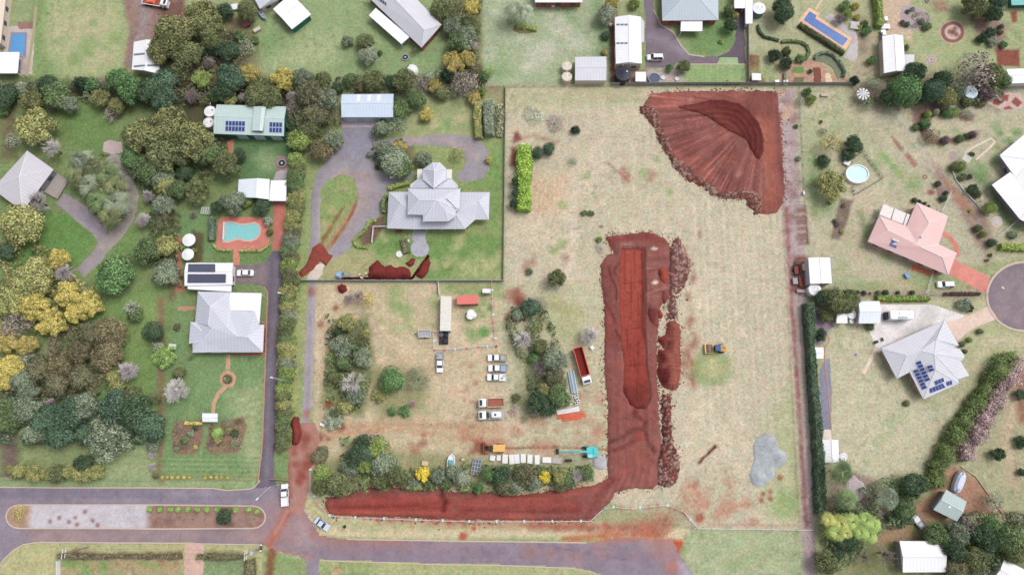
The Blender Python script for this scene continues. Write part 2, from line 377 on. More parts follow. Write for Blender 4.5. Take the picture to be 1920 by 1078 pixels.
for b_ in ([(1866,93),(1911,93),(1913,126),(1870,124)],[(1893,22),(1906,20),(1908,42),(1898,44)]): G.poly(b_,(142,82,72),.95,2,1.5)
G.poly([(1740,0),(1775,0),(1778,20),(1755,25)],(154,116,108),.8,5,4,mott=.3)
# --- right lots
G.poly([(1485,160),(2000,135),(2000,470),(1510,545),(1495,400)],(184,179,154),1,4,3)
G.poly([(1490,165),(1600,165),(1640,300),(1600,360),(1500,340)],(160,170,126),.6,24,12,mott=.3)
G.patches([(1510,180),(1860,240),(1700,400),(1520,460)],(126,158,92),26,5,16,.6)
G.patches([(1510,180),(1860,240),(1700,500),(1520,540)],(202,190,166),30,8,28,.7)
G.patches([(1560,420),(1680,420),(1830,545),(1560,545)],(150,164,116),18,6,20,.5)
G.line([(1655,290),(1690,330)],12,(126,168,82),.8,6,4)
G.line([(1545,330),(1555,390),(1530,400),(1525,300)],22,(112,152,82),.6,12,5)
G.line([(1590,330),(1625,380),(1600,440),(1620,500),(1700,540)],22,(202,182,160),.55,10,5)
G.line([(1612,400),(1630,455)],14,(98,130,74),.6,7,4)
G.poly([(1735,300),(1760,310),(1785,345),(1850,400),(1870,470),(1850,500),(1840,470),(1800,400),(1780,360),(1740,320)],(152,126,120),.9,6,4,mott=.3)
G.line([(1775,345),(1815,395)],14,(176,118,88),.6,6,4,mott=.4)
G.line([(1790,320),(1830,330),(1868,360),(1880,400),(1905,430)],24,(92,122,76),.75,10,5)
G.patches([(1810,270),(1860,250),(1880,300),(1830,350)],(114,154,80),8,6,14,.6)
G.patches([(1860,230),(1915,250),(1900,270),(1860,260)],(106,152,76),8,4,10,.7)
G.poly([(1610,165),(1640,160),(1680,175),(1700,195),(1650,200),(1600,190)],(152,136,128),.8,8,5)
G.poly([(1590,160),(1720,130),(1900,150),(1880,200),(1700,205),(1600,200)],(112,102,88),.6,12,8)
G.poly([(1710,205),(1745,195),(1830,215),(1824,228),(1750,215),(1738,250),(1770,262),(1840,245),(1830,262),(1740,272),(1716,240)],(136,104,100),.9,4,3)
G.line([(1650,180),(1690,225),(1730,285),(1750,320)],9,(190,190,172),.6,3,2)
for b_ in ([(1668,256),(1674,254),(1694,280),(1688,284)],[(1694,290),(1702,286),(1722,308),(1714,316)]): G.poly(b_,(168,122,110),1,1.5,.6,mott=.3)
G.poly([(1560,435),(1575,372),(1600,375),(1580,440),(1572,450),(1558,448)],(118,96,90),.9,3,2,mott=.2)
G.poly([(1845,455),(1920,455),(1920,475),(1850,480)],(160,168,122),.6,6,4)
G.poly([(1558,546),(1840,540),(1850,562),(1560,566)],(176,156,140),.7,5,4)
G.poly([(1540,560),(2000,560),(2000,900),(1540,880)],(186,183,152),.9,5,4)
G.poly([(1555,610),(1650,610),(1700,740),(1800,760),(1760,850),(1640,930),(1570,860),(1550,680)],(194,188,162),.8,14,6)
G.patches([(1560,620),(1650,640),(1780,780),(1640,880),(1570,840)],(206,196,176),22,8,26,.6)
G.patches([(1560,620),(1650,640),(1780,780),(1640,880),(1570,840)],(160,172,124),18,6,22,.5)
G.line([(1648,655),(1678,700),(1735,750)],12,(104,134,84),.5,8,3)
G.poly([(1820,640),(1870,590),(1930,610),(1900,680),(1820,740)],(170,176,132),.8,14,6)
G.line([(1830,690),(1850,640),(1910,640)],20,(202,188,164),.7,10,5)
G.line([(1740,870),(1790,790),(1840,710)],16,(112,124,84),.6,8,4)
G.poly([(1850,700),(1925,650),(1925,960),(1800,960),(1790,880)],(170,168,136),.95,6,5)
G.line([(1885,670),(1840,800),(1810,870)],9,(142,162,102),.6,4,2)
G.line([(1905,700),(1890,820),(1900,900)],26,(196,172,148),.6,10,6)
G.poly([(1560,950),(1700,900),(1760,965),(1925,965),(1925,1100),(1540,1100)],(128,132,92),.95,8,6)
G.poly([(1600,985),(1700,980),(1720,1010),(1650,1020)],(170,136,112),.8,8,6)
G.poly([(1540,1030),(1620,1010),(1600,1090),(1540,1090)],(150,148,110),.8,8,6)
G.poly([(1552,868),(1640,900),(1660,940),(1700,960),(1660,985),(1556,985)],(150,130,122),.95,5,4,mott=.2)
G.poly([(1764,868),(1790,872),(1825,895),(1870,940),(1890,965),(1720,978),(1700,985),(1712,950),(1740,930),(1760,900)],(170,132,112),1,4,3,mott=.15)
G.poly([(1900,700),(1925,690),(1925,800),(1910,790)],(150,108,92),.9,5,4)
# --- paddock
PAD = [(948,163),(1480,165),(1524,990),(1290,988),(1140,940),(945,780),(945,527)]
G.poly(PAD,(195,185,162),1,3,2)
G.patches(PAD,(214,200,176),60,12,46,.5,seed=11,mott=.3)
G.patches(PAD,(178,178,146),70,8,34,.3,seed=12,mott=.3)
G.poly([(950,165),(1200,165),(1200,190),(1150,200),(950,210)],(168,172,128),.6,12,10,mott=.4)
G.poly([(990,330),(1070,330),(1060,400),(1000,410),(985,370)],(212,184,156),.7,14,8)
for k in range(8): G.line([(1004+k*8,340),(1002+k*8,400)],2.4,(190,162,132),.5,2,1)
G.line([(1120,270),(1115,330),(1060,380),(1075,440),(1060,520)],18,(220,204,186),.6,10,6)
for k in range(26):
    x = 1302+k*6.7; G.line([(x,380),(x+(x-960)*.055,800)],2.6,(176,178,150) if k % 2 else (214,203,186),.42,2.6,2)
G.patches([(1290,380),(1480,380),(1500,900),(1300,900)],(200,188,168),40,6,18,.55,seed=95,mott=.3)
for k in range(22):
    x = 1075+k*14; G.line([(x,190+max(0,x-1200)*.9),(x+4,440)],3,(180,180,152) if k % 2 else (212,200,182),.4,3,2)
for k in range(18):
    x = 1288+k*13; G.line([(x,790),(x+8,975)],3,(184,182,152) if k % 2 else (214,202,186),.35,3,2)
G.patches([(1270,420),(1500,420),(1500,900),(1290,900)],(150,128,108),120,1.2,3.5,.5,seed=91)
G.patches(PAD,(152,150,116),160,1,3,.45,seed=92)
G.patches([(860,300),(944,300),(944,520),(700,520)],(92,140,66),20,2,6,.5,seed=93)
for k in range(12): G.line([(480+k*28,40+k*2),(500+k*28,140)],4,(132,156,104) if k % 2 else (166,178,132),.3,3,2)
for a_,b_,r_ in ((1285,478,8),(1292,500,6),(1300,520,6),(1290,560,7),(1296,600,8),(1302,640,9),(1290,665,12),(1296,690,14),(1300,712,10),(1312,440,5),(1220,330,8),(1170,322,7),(1178,335,8),(1000,488,8),(986,500,7),(1035,470,4),(1060,485,7)): G.blob(a_,b_,r_*.8,(150,84,72),.75,r_*.8,r_*1.1,ry=r_*1.6,mott=.5)
G.line([(1140,306),(1180,340)],3,(150,88,72),.8,2,2)
for a_,b_,r_ in ((1205,325,9),(1255,362,8),(1232,300,6),(1102,330,7),(1040,470,9),(1055,385,9),(1055,455,9)): G.blob(a_,b_,r_,(142,170,104),.7)
for s_ in ([(962,250),(972,245),(978,262),(962,268)],[(958,278),(970,275),(970,312),(956,312)]): G.poly(s_,(118,58,50),.9,4,3)
G.line([(965,262),(1000,255),(1045,268)],7,(150,88,74),.6,4,4,mott=.4)
G.line([(945,540),(950,600)],12,(180,160,120),.5,6,3)
G.blob(1335,690,36,(126,156,88),.75,10,6,ry=34)
G.blob(1337,690,21,(200,188,150),.6,10,6)
G.poly([(1440,780),(1505,700),(1515,960),(1440,985),(1420,930)],(164,178,126),.6,20,14,mott=.4)
G.blob(1478,945,26,(128,164,84),.6)
G.patches([(1290,900),(1400,900),(1420,985),(1290,985)],(184,128,106),22,3,15,.7,mott=.5)
G.blob(1305,935,26,(180,112,88),.8,14,12,mott=.6); G.blob(1312,970,9,(156,74,58),.9)
G.line([(1310,868),(1342,836)],5,(100,34,30),1,2,3)
for a_,b_ in ((1430,925),(1445,922),(1428,938),(1445,935),(1462,895)): G.blob(a_,b_,5,(156,84,70),.8)
G.line([(1290,989),(1520,990)],5,(206,186,174),.9,2,2)
G.line([(1330,984),(1500,986)],4,(156,96,84),.5,3,3,mott=.4)
G.poly([(1290,993),(1522,994),(1528,1100),(1300,1100),(1285,1040)],(168,178,140),1,5,4)
G.patches([(1290,996),(1520,996),(1525,1075),(1300,1075)],(194,188,160),24,6,22,.55)
G.patches([(1290,996),(1520,996),(1525,1075),(1300,1075)],(136,162,108),16,6,18,.55)
# gravel strip between the lots
G.poly([(1462,168),(1492,168),(1500,360),(1513,545),(1526,800),(1530,1100),(1508,1100),(1496,800),(1480,560),(1466,380)],(178,160,160),1,3,3)
G.patches([(1462,168),(1492,168),(1500,360),(1490,500),(1466,380)],(146,118,112),14,4,12,.8)
G.patches([(1464,170),(1492,180),(1490,230),(1466,230)],(206,170,146),8,4,9,.8)
G.line([(1474,390),(1484,560),(1494,700),(1506,900),(1512,985)],7,(146,86,78),.85,3,4,mott=.35)
G.line([(1466,390),(1480,640),(1498,980)],3,(134,100,92),.6,2,3,mott=.4)
G.poly([(1490,385),(1512,385),(1518,458),(1496,460)],(140,112,104),1,3,2)
for k,y_ in enumerate((388,402,411,424,435,445,453)): G.line([(1493,y_),(1510,y_-1)],5,[(168,150,146),(186,166,150),(150,126,122)][k % 3],.9,2,2,mott=.2)
G.poly([(1486,478),(1512,482),(1516,540),(1500,552),(1484,545)],(118,76,68),.95,4,3,mott=.2)
G.line([(1493,556),(1501,700),(1512,880)],4,(196,178,150),.7,2,2)
# --- building site compound
CMP = [(590,530),(945,530),(948,780),(1142,660),(1142,880),(1100,920),(620,930),(588,870)]
G.poly(CMP,(194,180,150),1,4,3)
G.poly([(940,527),(1140,527),(1140,900),(930,890)],(190,184,156),1,6,3)
G.patches(CMP,(212,192,166),50,10,34,.6,seed=21,mott=.3)
G.patches([(700,545),(820,535),(815,620),(720,640)],(136,160,98),14,5,18,.65,seed=22)
G.poly([(826,532),(942,532),(942,560),(830,552)],(128,158,90),.8,6,6,mott=.3)
G.patches([(862,570),(925,560),(928,640),(885,640)],(104,152,78),14,4,12,.85,seed=24)
G.patches([(1010,560),(1080,560),(1080,680),(1020,640)],(168,172,120),12,10,26,.6,seed=25)
G.line([(660,590),(720,620),(770,680),(860,740),(960,780)],16,(208,184,158),.6,10,8)
for a_ in (-7,7): G.line([(655,585+a_),(700,615+a_),(760,690+a_),(800,700+a_)],3,(186,160,130),.6,2,2)
G.line([(610,815),(660,800),(740,795),(840,800),(940,805)],12,(184,142,116),.75,8,6)
G.line([(600,835),(640,812),(740,806),(930,828)],8,(188,140,112),.6,5,5)
G.patches([(860,780),(1130,790),(1130,850),(870,850)],(176,116,96),34,4,18,.6,seed=26,mott=.5)
G.patches([(770,800),(800,800),(790,860),(760,860)],(160,104,88),7,4,10,.7)
G.patches([(870,680),(890,680),(890,760),(870,760)],(160,108,90),8,2,7,.6)
G.line([(905,838),(960,840),(1050,838),(1140,842)],3,(132,64,54),.8,2,2)
G.poly([(890,826),(908,826),(908,852),(880,850)],(142,72,60),.8,5,5)
G.patches([(1060,770),(1140,700),(1135,850),(1080,850)],(186,140,122),16,5,14,.55,seed=27)
G.poly([(620,620),(690,590),(700,700),(680,780),(600,770),(612,680)],(104,122,74),.8,8,6)
G.poly([(700,690),(800,690),(800,770),(720,785),(700,760)],(138,142,98),.7,12,8)
G.poly([(940,610),(1030,660),(1060,760),(1000,790),(960,760),(980,700)],(122,132,90),.7,12,8,mott=.2)
G.poly([(590,870),(660,840),(1110,868),(1110,905),(620,920)],(130,138,92),.7,8,6,mott=.3)
G.line([(597,545),(607,640),(604,780),(608,860)],12,(196,174,142),.6,5,4)
for a_,b_,r_ in ((638,541,9),(965,555,15),(975,565,12),(960,590,12),(962,605,9),(630,578,6),(620,615,5),(602,608,7),(618,756,9),(615,822,4),(602,820,8),(640,800,8)): G.blob(a_,b_,r_,(140,66,58),.85,r_*.5,r_*.7,mott=.3)
G.blob(584,545,9,(146,82,70),.6,mott=.5)
# verges
G.poly([(540,300),(580,300),(578,500),(556,780),(540,860),(520,860)],(150,164,106),.9,6,4)
G.line([(560,560),(552,780)],16,(168,172,116),.7,6,3)
G.poly([(520,850),(543,850),(541,905),(520,905)],(126,152,96),1,3,1)
G.poly([(585,910),(620,968),(1110,978),(1290,990),(1280,1015),(1150,1005),(740,1010),(600,1003),(568,965)],(206,192,160),1,4,3)
G.poly([(590,915),(625,972),(840,985),(1000,985),(700,1000),(600,990),(575,950)],(166,170,122),.6,8,6,mott=.3)
G.line([(720,975),(940,983),(1110,985),(1180,988),(1240,1000)],12,(166,108,92),.85,8,6,mott=.3)
G.line([(1000,984),(1120,990),(1250,985)],16,(160,92,78),.85,8,6,mott=.2)
G.line([(1060,1010),(1150,1002),(1240,1004)],12,(188,108,80),.9,6,5)
G.poly([(1130,955),(1290,945),(1290,985),(1150,985)],(170,160,128),.8,6,6,mott=.3)
G.poly([(1160,985),(1260,960),(1262,985),(1240,1005),(1170,1000)],(166,104,88),.75,10,8,mott=.3)
for a_,b_,r_ in ((708,974,5),(842,978,5),(868,1005,8),(888,990,4),(574,985,6)): G.blob(a_,b_,r_,(176,88,66),.9)
G.poly([(1252,1008),(1282,1012),(1272,1045),(1262,1030)],(186,94,66),1,3,3)
G.poly([(-60,1040),(20,1024),(70,1016),(490,1019),(490,1100),(-60,1100)],(180,178,134),1,4,3)
G.poly([(110,1036),(340,1034),(340,1050),(110,1050)],(130,108,84),.8,4,4)
G.poly([(375,1034),(460,1034),(460,1050),(375,1050)],(124,116,84),.8,4,4)
G.poly([(110,1050),(345,1050),(345,1090),(110,1090)],(170,150,118),.9,5,4,mott=.3)
G.patches([(115,1052),(345,1052),(345,1088),(115,1088)],(120,160,88),24,4,12,.8,seed=31)
G.patches([(115,1036),(345,1036),(345,1060),(115,1060)],(150,90,72),10,3,10,.7,seed=32)
G.poly([(382,1048),(462,1048),(462,1090),(382,1090)],(126,152,104),.85,4,4)
G.poly([(500,1035),(572,1050),(574,1090),(500,1090)],(142,160,106),1,4,3)
G.line([(512,1020),(504,1080)],16,(132,70,58),.9,5,5,mott=.25)
G.poly([(597,1050),(700,1052),(900,1056),(1100,1066),(1150,1090),(597,1090)],(172,176,128),1,4,3)
G.poly([(597,1052),(700,1054),(700,1090),(597,1090)],(134,158,98),.6,12,6)
G.blob(630,1070,9,(202,160,136),.8)
EARTH_LIGHT = None
gm = ground_mat('ground_grass_and_soil',.30,.10,1.5,.5)
gr = random.Random(44)
for _ in range(26):
    x,y = gr.uniform(990,1470),gr.uniform(220,940); a = gr.uniform(1.2,2.0); l = gr.uniform(30,110); q = [(x+math.cos(a)*l*t+math.sin(t*2.2)*8,y+math.sin(a)*l*t) for t in (0,.25,.5,.75,1)]
    for o in (-4.5,4.5): G.line([(u+o,v) for u,v in q],1.8,(176,160,138) if _ % 3 else (222,210,192),.4,1.5,1.2,mott=.3)
m_ = np.clip((fbm(GX*.07,GY*.07,81,3)-.38)*4,0,1); tf = np.clip((vnoise(GX*1.25,GY*1.25,82)-.66)*4,0,1)*m_; G.c *= (1-.22*tf)[...,None]
m_ = np.clip((fbm(GX*.06,GY*.06,83,3)-.42)*4,0,1); tf = np.clip((vnoise(GX*.9,GY*.9,84)-.6)*3,0,1)*m_; G.c *= (1+.14*tf)[...,None]
gl = G.c.mean(-1,keepdims=True); gk = np.clip((G.c[...,1:2]-G.c[...,0:1])/(gl+1e-6)*2.2,0,1); G.c = G.c*(1-.14*gk)+gl*1.08*.14*gk
G.c *= (1+(fbm(GX*.9,GY*.9,77,3)-.5)*.16)[...,None]
G.c = np.clip(G.c,.01,.85)
grid_obj('ground',GX,GY,np.zeros_like(GX),G.c,gm); tag(bpy.data.objects['ground'],kind='structure')
# ================================================================ PAVED SURFACES
def pave(name,P,base,z0=.03,res=.4,rag=.8,seed=1,paint=None,m=None,var=.12):
    o = patch(name,P,base,m or MATS.setdefault('pave',ground_mat('paving_surface',.10,.07,2.2,.15,(1.02,1,.98),(1,1,1.02))),0.0,.1,res,rag,seed,paint,0.0,z0)
    return tag(o,kind='structure')
def thick(P,w):
    """outline of a strip of width w (px) round a centre line; w may be a list"""
    n = len(P); A,B = [],[]
    for i in range(n):
        x0,y0 = P[max(i-1,0)]; x1,y1 = P[min(i+1,n-1)]; dx,dy = x1-x0,y1-y0; l = math.hypot(dx,dy) or 1
        k = (w[i] if isinstance(w,list) else w)/2; A.append((P[i][0]-dy/l*k,P[i][1]+dx/l*k)); B.append((P[i][0]+dy/l*k,P[i][1]-dx/l*k))
    return A+B[::-1]
def arc(cx,cy,r,a0,a1,n=12,ry=None): return [(cx+r*math.cos(R(a0+(a1-a0)*i/n)),cy+(ry or r)*math.sin(R(a0+(a1-a0)*i/n))) for i in range(n+1)]
ASPH = (144,134,146)
def road_paint(cv,d):
    for k in range(4): cv.line([(-50,922+k*8),(480,925+k*8)],4,(124,118,130) if k % 2 else (146,138,148),.5,3,1)
    cv.line([(-50,925),(200,922),(300,926)],14,(116,110,128),.5,8,3)
    cv.line([(60,1003),(480,1003),(560,1010)],22,(158,134,132),.7,8,4)
    cv.line([(620,1030),(1290,1050)],34,(140,124,138),.8,12,4)
    for k in range(4): cv.line([(620,1018+k*8),(1200,1026+k*10)],3,(156,138,148),.35,3,1)
    cv.poly([(490,940),(585,930),(700,1010),(900,1016),(680,1030),(470,1030)],(164,130,126),.6,18,10,mott=.3)
    cv.line([(545,950),(522,990),(500,1030),(490,1042)],17,(172,104,86),.85,6,4)
    cv.line([(540,955),(516,1000)],5,(196,150,134),.6,3,2)
    for q in ([(700,1020),(712,1052)],[(905,1022),(902,1056)],[(300,916),(303,944)],[(340,992),(338,1016)],[(1010,1020),(1180,1050)]): cv.line(q,1.3,(112,104,118),.7,1,1)
    cv.patches([(60,916),(470,916),(470,942),(60,942)],(112,106,120),14,2,7,.5); cv.patches([(620,1014),(1250,1020),(1250,1055),(620,1046)],(122,110,124),26,3,10,.45)
    cv.patches([(900,1014),(1262,1012),(1280,1060),(960,1040)],(168,128,118),22,5,18,.45,mott=.4); cv.patches([(60,996),(480,996),(480,1014),(60,1014)],(166,142,138),18,4,14,.4)
    cv.line([(560,960),(580,1000),(640,1012),(760,1014)],14,(170,118,104),.6,8,4)
    cv.line([(500,1030),(560,1042),(580,1045)],10,(176,126,112),.6,6,4)
    cv.poly([(560,960),(575,985),(590,1020),(560,1020)],(176,166,172),.35,10,8)
    cv.line([(1120,1014),(1200,1006),(1270,1016)],14,(184,116,92),.75,8,5)
    cv.poly([(1160,1003),(1262,1006),(1285,1060),(1230,1030)],(170,134,128),.6,10,8)
    cv.blob(1262,1065,14,(178,112,90),.6); cv.poly([(1270,1050),(1290,1060),(1310,1090),(1280,1090)],(186,180,190),.6,8,5)
RD = [(-60,912),(100,914),(270,914),(400,915),(425,919),(470,916),(478,912),(488,904),(520,905),(530,918),(545,936),(566,950),(590,985),(600,1003),(650,1011),(740,1013),(960,1016),(1100,1018),(1160,1006),(1262,1010),(1275,1040),(1300,1075),(1330,1100),(1160,1100),
      (1130,1079),(1110,1070),(1075,1063),(960,1058),(800,1055),(600,1048),(598,1100),(574,1100),(573,1052),(562,1042),(520,1034),(490,1020),(340,1017),(75,1015),(45,1019),(25,1030),(8,1046),(-10,1070),(-60,1090)]
pave('road',RD,ASPH,.03,.4,.6,3,road_paint)
ISL = arc(36,968,24,90,270,8,22)+[(300,946),(470,948)]+arc(474,969,24,-80,85,8,21)+[(300,991),(200,990)]
def isl_paint(cv,d):
    cv.poly([(-20,940),(60,940),(55,1000),(-20,1000)],(176,146,122),.95,6,5)
    cv.poly([(280,940),(510,940),(510,1000),(278,1000)],(160,130,118),1,6,4)
    cv.patches([(285,950),(495,950),(495,985),(285,985)],(130,96,88),26,3,9,.7)
    for a_,b_ in ((95,977),(130,977),(145,983),(160,959),(174,975),(183,984),(142,970),(112,970)): cv.blob(a_,b_,4,(134,96,84),.8)
    cv.line([(-20,945),(600,945)],1,(206,190,180),.01)
pave('traffic_island',ISL,(196,190,196),.14,.32,.3,5,isl_paint)
MK = mat('kerb_concrete',L(206,186,172),.9,noise=.12)
def kerb(name,P,w=.28,h=.12,m=None,z=.0):
    W = Un(P); b = MB(); hw = w/2; n = len(W); l,r = [],[]
    for i in range(n):
        d = (W[min(i+1,n-1)]-W[max(i-1,0)]).normalized(); nn = Vector((-d.y,d.x,0)); l.append(W[i]+nn*hw); r.append(W[i]-nn*hw)
    vs = [(p.x,p.y,z) for p in l]+[(p.x,p.y,z) for p in r]+[(p.x,p.y,z+h) for p in l]+[(p.x,p.y,z+h) for p in r]
    fs = []
    for i in range(n-1): fs += [(2*n+i,3*n+i,3*n+i+1,2*n+i+1),(i,2*n+i,2*n+i+1,i+1),(n+i,n+i+1,3*n+i+1,3*n+i)]
    b.add(vs,fs); return tag(b.build(name,m or MK),kind='structure')
kerb('kerb',ISL+[ISL[0]],.35,.17)
kerb('kerb',[(-60,912),(100,914),(270,914),(400,915),(425,919),(470,916),(478,912),(488,900)])
kerb('kerb',[(-10,1072),(8,1047),(25,1031),(45,1020),(75,1016),(340,1018),(490,1021)])
kerb('kerb',[(600,1050),(800,1057),(960,1060),(1075,1065),(1110,1072),(1150,1095)])
kerb('kerb',[(650,1010),(740,1012),(960,1015),(1100,1017)],.3,.1)
def drive_paint(cv,d):
    cv.line([(500,900),(505,700),(518,560),(520,490)],8,(142,132,142),.5,5,3)
    cv.poly([(440,500),(500,495),(498,535),(440,532)],(150,132,130),.7,8,5)
pave('driveway',[(478,916),(486,890),(493,830),(498,700),(501,600),(503,548),(495,537),(470,532),(436,533),(436,498),(470,497),(495,492),(505,482),(511,470),(531,470),(529,560),(521,700),(515,850),(514,895),(522,912)],(112,104,116),.036,.3,.3,7,drive_paint)
kerb('kerb',[(484,903),(492,830),(497,700),(500,600),(502,548),(495,538)],.3,.1,mat('brick_edge',L(196,146,122),.9))
BRK = (190,120,108)
pave('brick_driveway',[(511,470),(532,470),(535,374),(513,374)],BRK,.044,.3,.3,8)
pave('pool_paving',[(405,461),(408,420),(413,408),(425,406),(493,408),(504,424),(505,458),(497,468),(408,468)],(204,132,118),.05,.25,.3,9)
pave('brick_path',[(437,467),(449,467),(449,498),(437,498)],(206,140,118),.056,.25,.1,9)
pave('brick_path',[(330,445),(341,445),(342,520),(347,545),(330,548)],(186,122,104),.05,.25,.4,10)
pave('brick_path',[(333,575),(367,574),(367,582),(333,582)],(190,146,122),.05,.25,.1,10)
pave('brick_path',[(425,266),(440,260),(436,290),(430,290)],(190,130,110),.05,.25,.2,10)
pave('brick_path',thick([(428,664),(427,694)],8),(196,156,132),.05,.25,.1,11)
pave('brick_path',arc(427,711,15.5,0,360,20,16),(196,156,132),.054,.25,.1,12,lambda cv,d: cv.blob(427,711,9.5,(96,92,60),1,1.5,.5))
pave('brick_path',thick([(424,725),(409,738),(401,755),(398,776)],7),(196,156,132),.058,.25,.1,13)
pave('brick_path',[(492,606),(501,606),(497,666),(434,668),(434,664),(490,662)],(176,108,96),.048,.25,.1,13)
pave('garden_path',arc(529,307,14,0,360,20,14),(160,128,122),.05,.25,.4,14,lambda cv,d: cv.blob(529,307,9,(110,96,92),1,2,.5))
pave('garden_path',[(518,322),(540,316),(542,340),(512,338)],(172,166,168),.044,.25,.4,14)
GRV = (156,150,156)
def grv_paint(cv,d):
    cv.poly([(640,240),(700,240),(690,300),(640,290)],(142,140,156),.8,12,8)
    cv.line([(600,470),(598,400),(612,345),(650,315)],5,(180,168,160),.6,3,3)
    cv.line([(760,263),(830,262),(880,280),(895,300)],6,(184,158,150),.7,4,3)
    cv.line([(620,350),(640,322),(690,330)],7,(180,146,138),.6,4,3)
    cv.line([(580,440),(583,380),(600,330)],6,(136,132,150),.6,5,3)
    cv.patches([(590,440),(605,440),(600,500),(580,500)],(176,100,80),8,3,8,.6)
    cv.poly([(660,340),(700,340),(700,380),(650,440)],(176,152,146),.5,14,10)
DRV = [(578,492),(582,440),(583,370),(596,320),(622,290),(640,262),(640,238),(704,238),(702,262),(755,258),(800,254),(840,252),(880,256),(905,268),(918,292),(917,320),(905,335),(880,342),(862,340),(855,328),(868,318),(874,300),(868,285),(850,277),(800,273),(765,273),(735,278),(720,290),
       (700,306),(712,322),(775,322),(775,333),(745,345),(722,362),(716,400),(700,418),(672,440),(655,470),(625,486),(612,478),(640,440),(664,400),(672,370),(664,335),(640,327),(615,338),(602,355),(600,400),(600,450),(594,490)]
pave('gravel_driveway',DRV,GRV,.03,.32,2.2,15,grv_paint)
pave('gravel_track',[(580,530),(592,530),(592,600),(588,690),(586,760),(575,800),(566,795),(570,700),(574,600)],(168,160,164),.03,.32,2.2,16,
     lambda cv,d: (cv.line([(582,530),(580,640),(576,790)],5,(150,144,156),.6,3,2),cv.line([(588,600),(584,760)],3,(188,172,166),.6,2,2),cv.blob(583,547,8,(150,84,72),.7,mott=.4),cv.blob(578,775,10,(160,96,82),.7,mott=.3)))
pave('concrete_path',[(774,434),(800,434),(797,445),(799,452)]+arc(787,466,17.5,-50,230,16,16)+[(773,448)],(176,176,186),.05,.25,.1,17)
pave('concrete_apron',[(640,224),(704,224),(704,240),(641,240)],(190,176,184),.044,.3,.3,18)
pave('gravel_driveway',thick([(112,372),(150,398),(185,430),(198,455),(185,478),(150,512)],[26,34,30,26,24,22])[:],(158,148,152),.03,.32,1.5,19,lambda cv,d: cv.line([(150,396),(186,432)],12,(138,132,148),.7,6,3))
pave('gravel_driveway',thick([(205,292),(216,305),(238,330),(251,370),(243,410),(218,440),(190,470)],[20,30,24,20,18,24,20]),(164,156,150),.034,.32,1.5,20)
pave('gravel_bed',[(194,268),(206,262),(228,268),(232,286),(210,290),(193,284)],(190,172,170),.04,.3,1,21)
def trd(cv,d):
    cv.line([(1225,20),(1240,60),(1270,85)],10,(134,122,134),.7,6,3); cv.line([(1215,70),(1250,80),(1290,100)],14,(156,146,156),.6,8,4)
pave('driveway',[(1203,-20),(1224,-20),(1226,20),(1238,45),(1262,60),(1278,85),(1292,102),(1320,107),(1345,105),(1348,118),(1340,122),(1290,122),(1270,118),(1258,128),(1211,128),(1210,80),(1210,30)],(128,116,126),.036,.32,.3,22,trd)
pave('driveway',[(1346,106),(1366,98),(1378,80),(1381,40),(1378,10),(1396,12),(1396,60),(1398,122),(1384,122),(1383,108),(1346,121)],(108,96,108),.04,.32,.3,23)
pave('concrete_apron',[(1349,108),(1382,108),(1383,120),(1344,121)],(160,186,140),.046,.25,.2,23)
kerb('kerb',[(1226,20),(1238,46),(1262,61),(1277,86),(1292,103),(1320,107)],.35,.08)
kerb('kerb',[(1284,121),(1396,121)],.3,.08)
# pool surrounds
pave('pool_paving',[(1517,15),(1537,26),(1534,32),(1599,72),(1586,94),(1497,40)],(236,196,168),.05,.25,.1,24)
pave('gravel_bed',[(1545,32),(1560,25),(1580,45),(1608,65),(1608,108),(1598,116),(1582,108),(1588,96),(1600,74)],(196,188,190),.044,.28,1,25)
pave('stepping_path',thick([(1530,18),(1543,-4)],4),(226,188,160),.05,.25,.3,25)
pave('pool_paving',[(2,55),(20,50),(66,50),(60,140),(-20,140),(-20,100),(8,100)],(196,184,178),.044,.28,.4,26,lambda cv,d: cv.line([(4,0),(4,100)],8,(220,188,160),.8,3,2))
pave('brick_path',[(-30,-20),(18,-20),(13,60),(0,100),(-30,100)],(222,192,166),.036,.3,.3,26)
pave('gravel_bed',[(34,42),(62,42),(62,56),(34,56)],(150,116,108),.05,.25,.3,26)
# cul-de-sac side
CUL = (1921,556)
pave('pink_driveway',[(1768,470),(1790,485),(1800,492),(1855,518),(1852,550),(1838,546),(1790,520),(1768,510)],(214,142,130),.036,.3,.2,27)
pave('brick_path',thick([(1765,436),(1780,445),(1792,460),(1796,482)],9),(206,136,120),.042,.28,.2,27)
pave('brick_path',[(1712,492),(1748,510),(1744,518),(1709,506)],(204,128,100),.042,.28,.1,27)
pave('pink_driveway',[(1775,600),(1811,593),(1856,574),(1872,598),(1838,610),(1812,624),(1796,640),(1770,610)],(224,200,186),.036,.3,.2,28)
pave('concrete_driveway',[(1640,570),(1730,571),(1750,572),(1812,592),(1800,598),(1770,606),(1773,630),(1644,660),(1640,645),(1629,618),(1645,606)],(236,231,230),.042,.3,.2,29,
     lambda cv,d: (cv.patches([(1640,575),(1800,590),(1700,640),(1640,640)],(200,196,194),16,6,20,.5),cv.poly([(1650,590),(1690,590),(1690,605),(1650,605)],(206,202,200),.5,6,3)))
pave('concrete_path',thick([(1645,650),(1632,675),(1619,700)],7),(232,208,190),.05,.25,.1,29)
pave('road',arc(CUL[0],CUL[1],69,0,360,40,63),(132,120,128),.03,.35,.2,30,lambda cv,d: (cv.blob(1915,555,50,(146,132,138),.6),cv.patches([(1870,510),(1925,510),(1925,600),(1870,600)],(152,136,140),14,6,16,.5)))
kerb('kerb',arc(CUL[0],CUL[1],70.5,80,280,30,64.5),.6,.1)
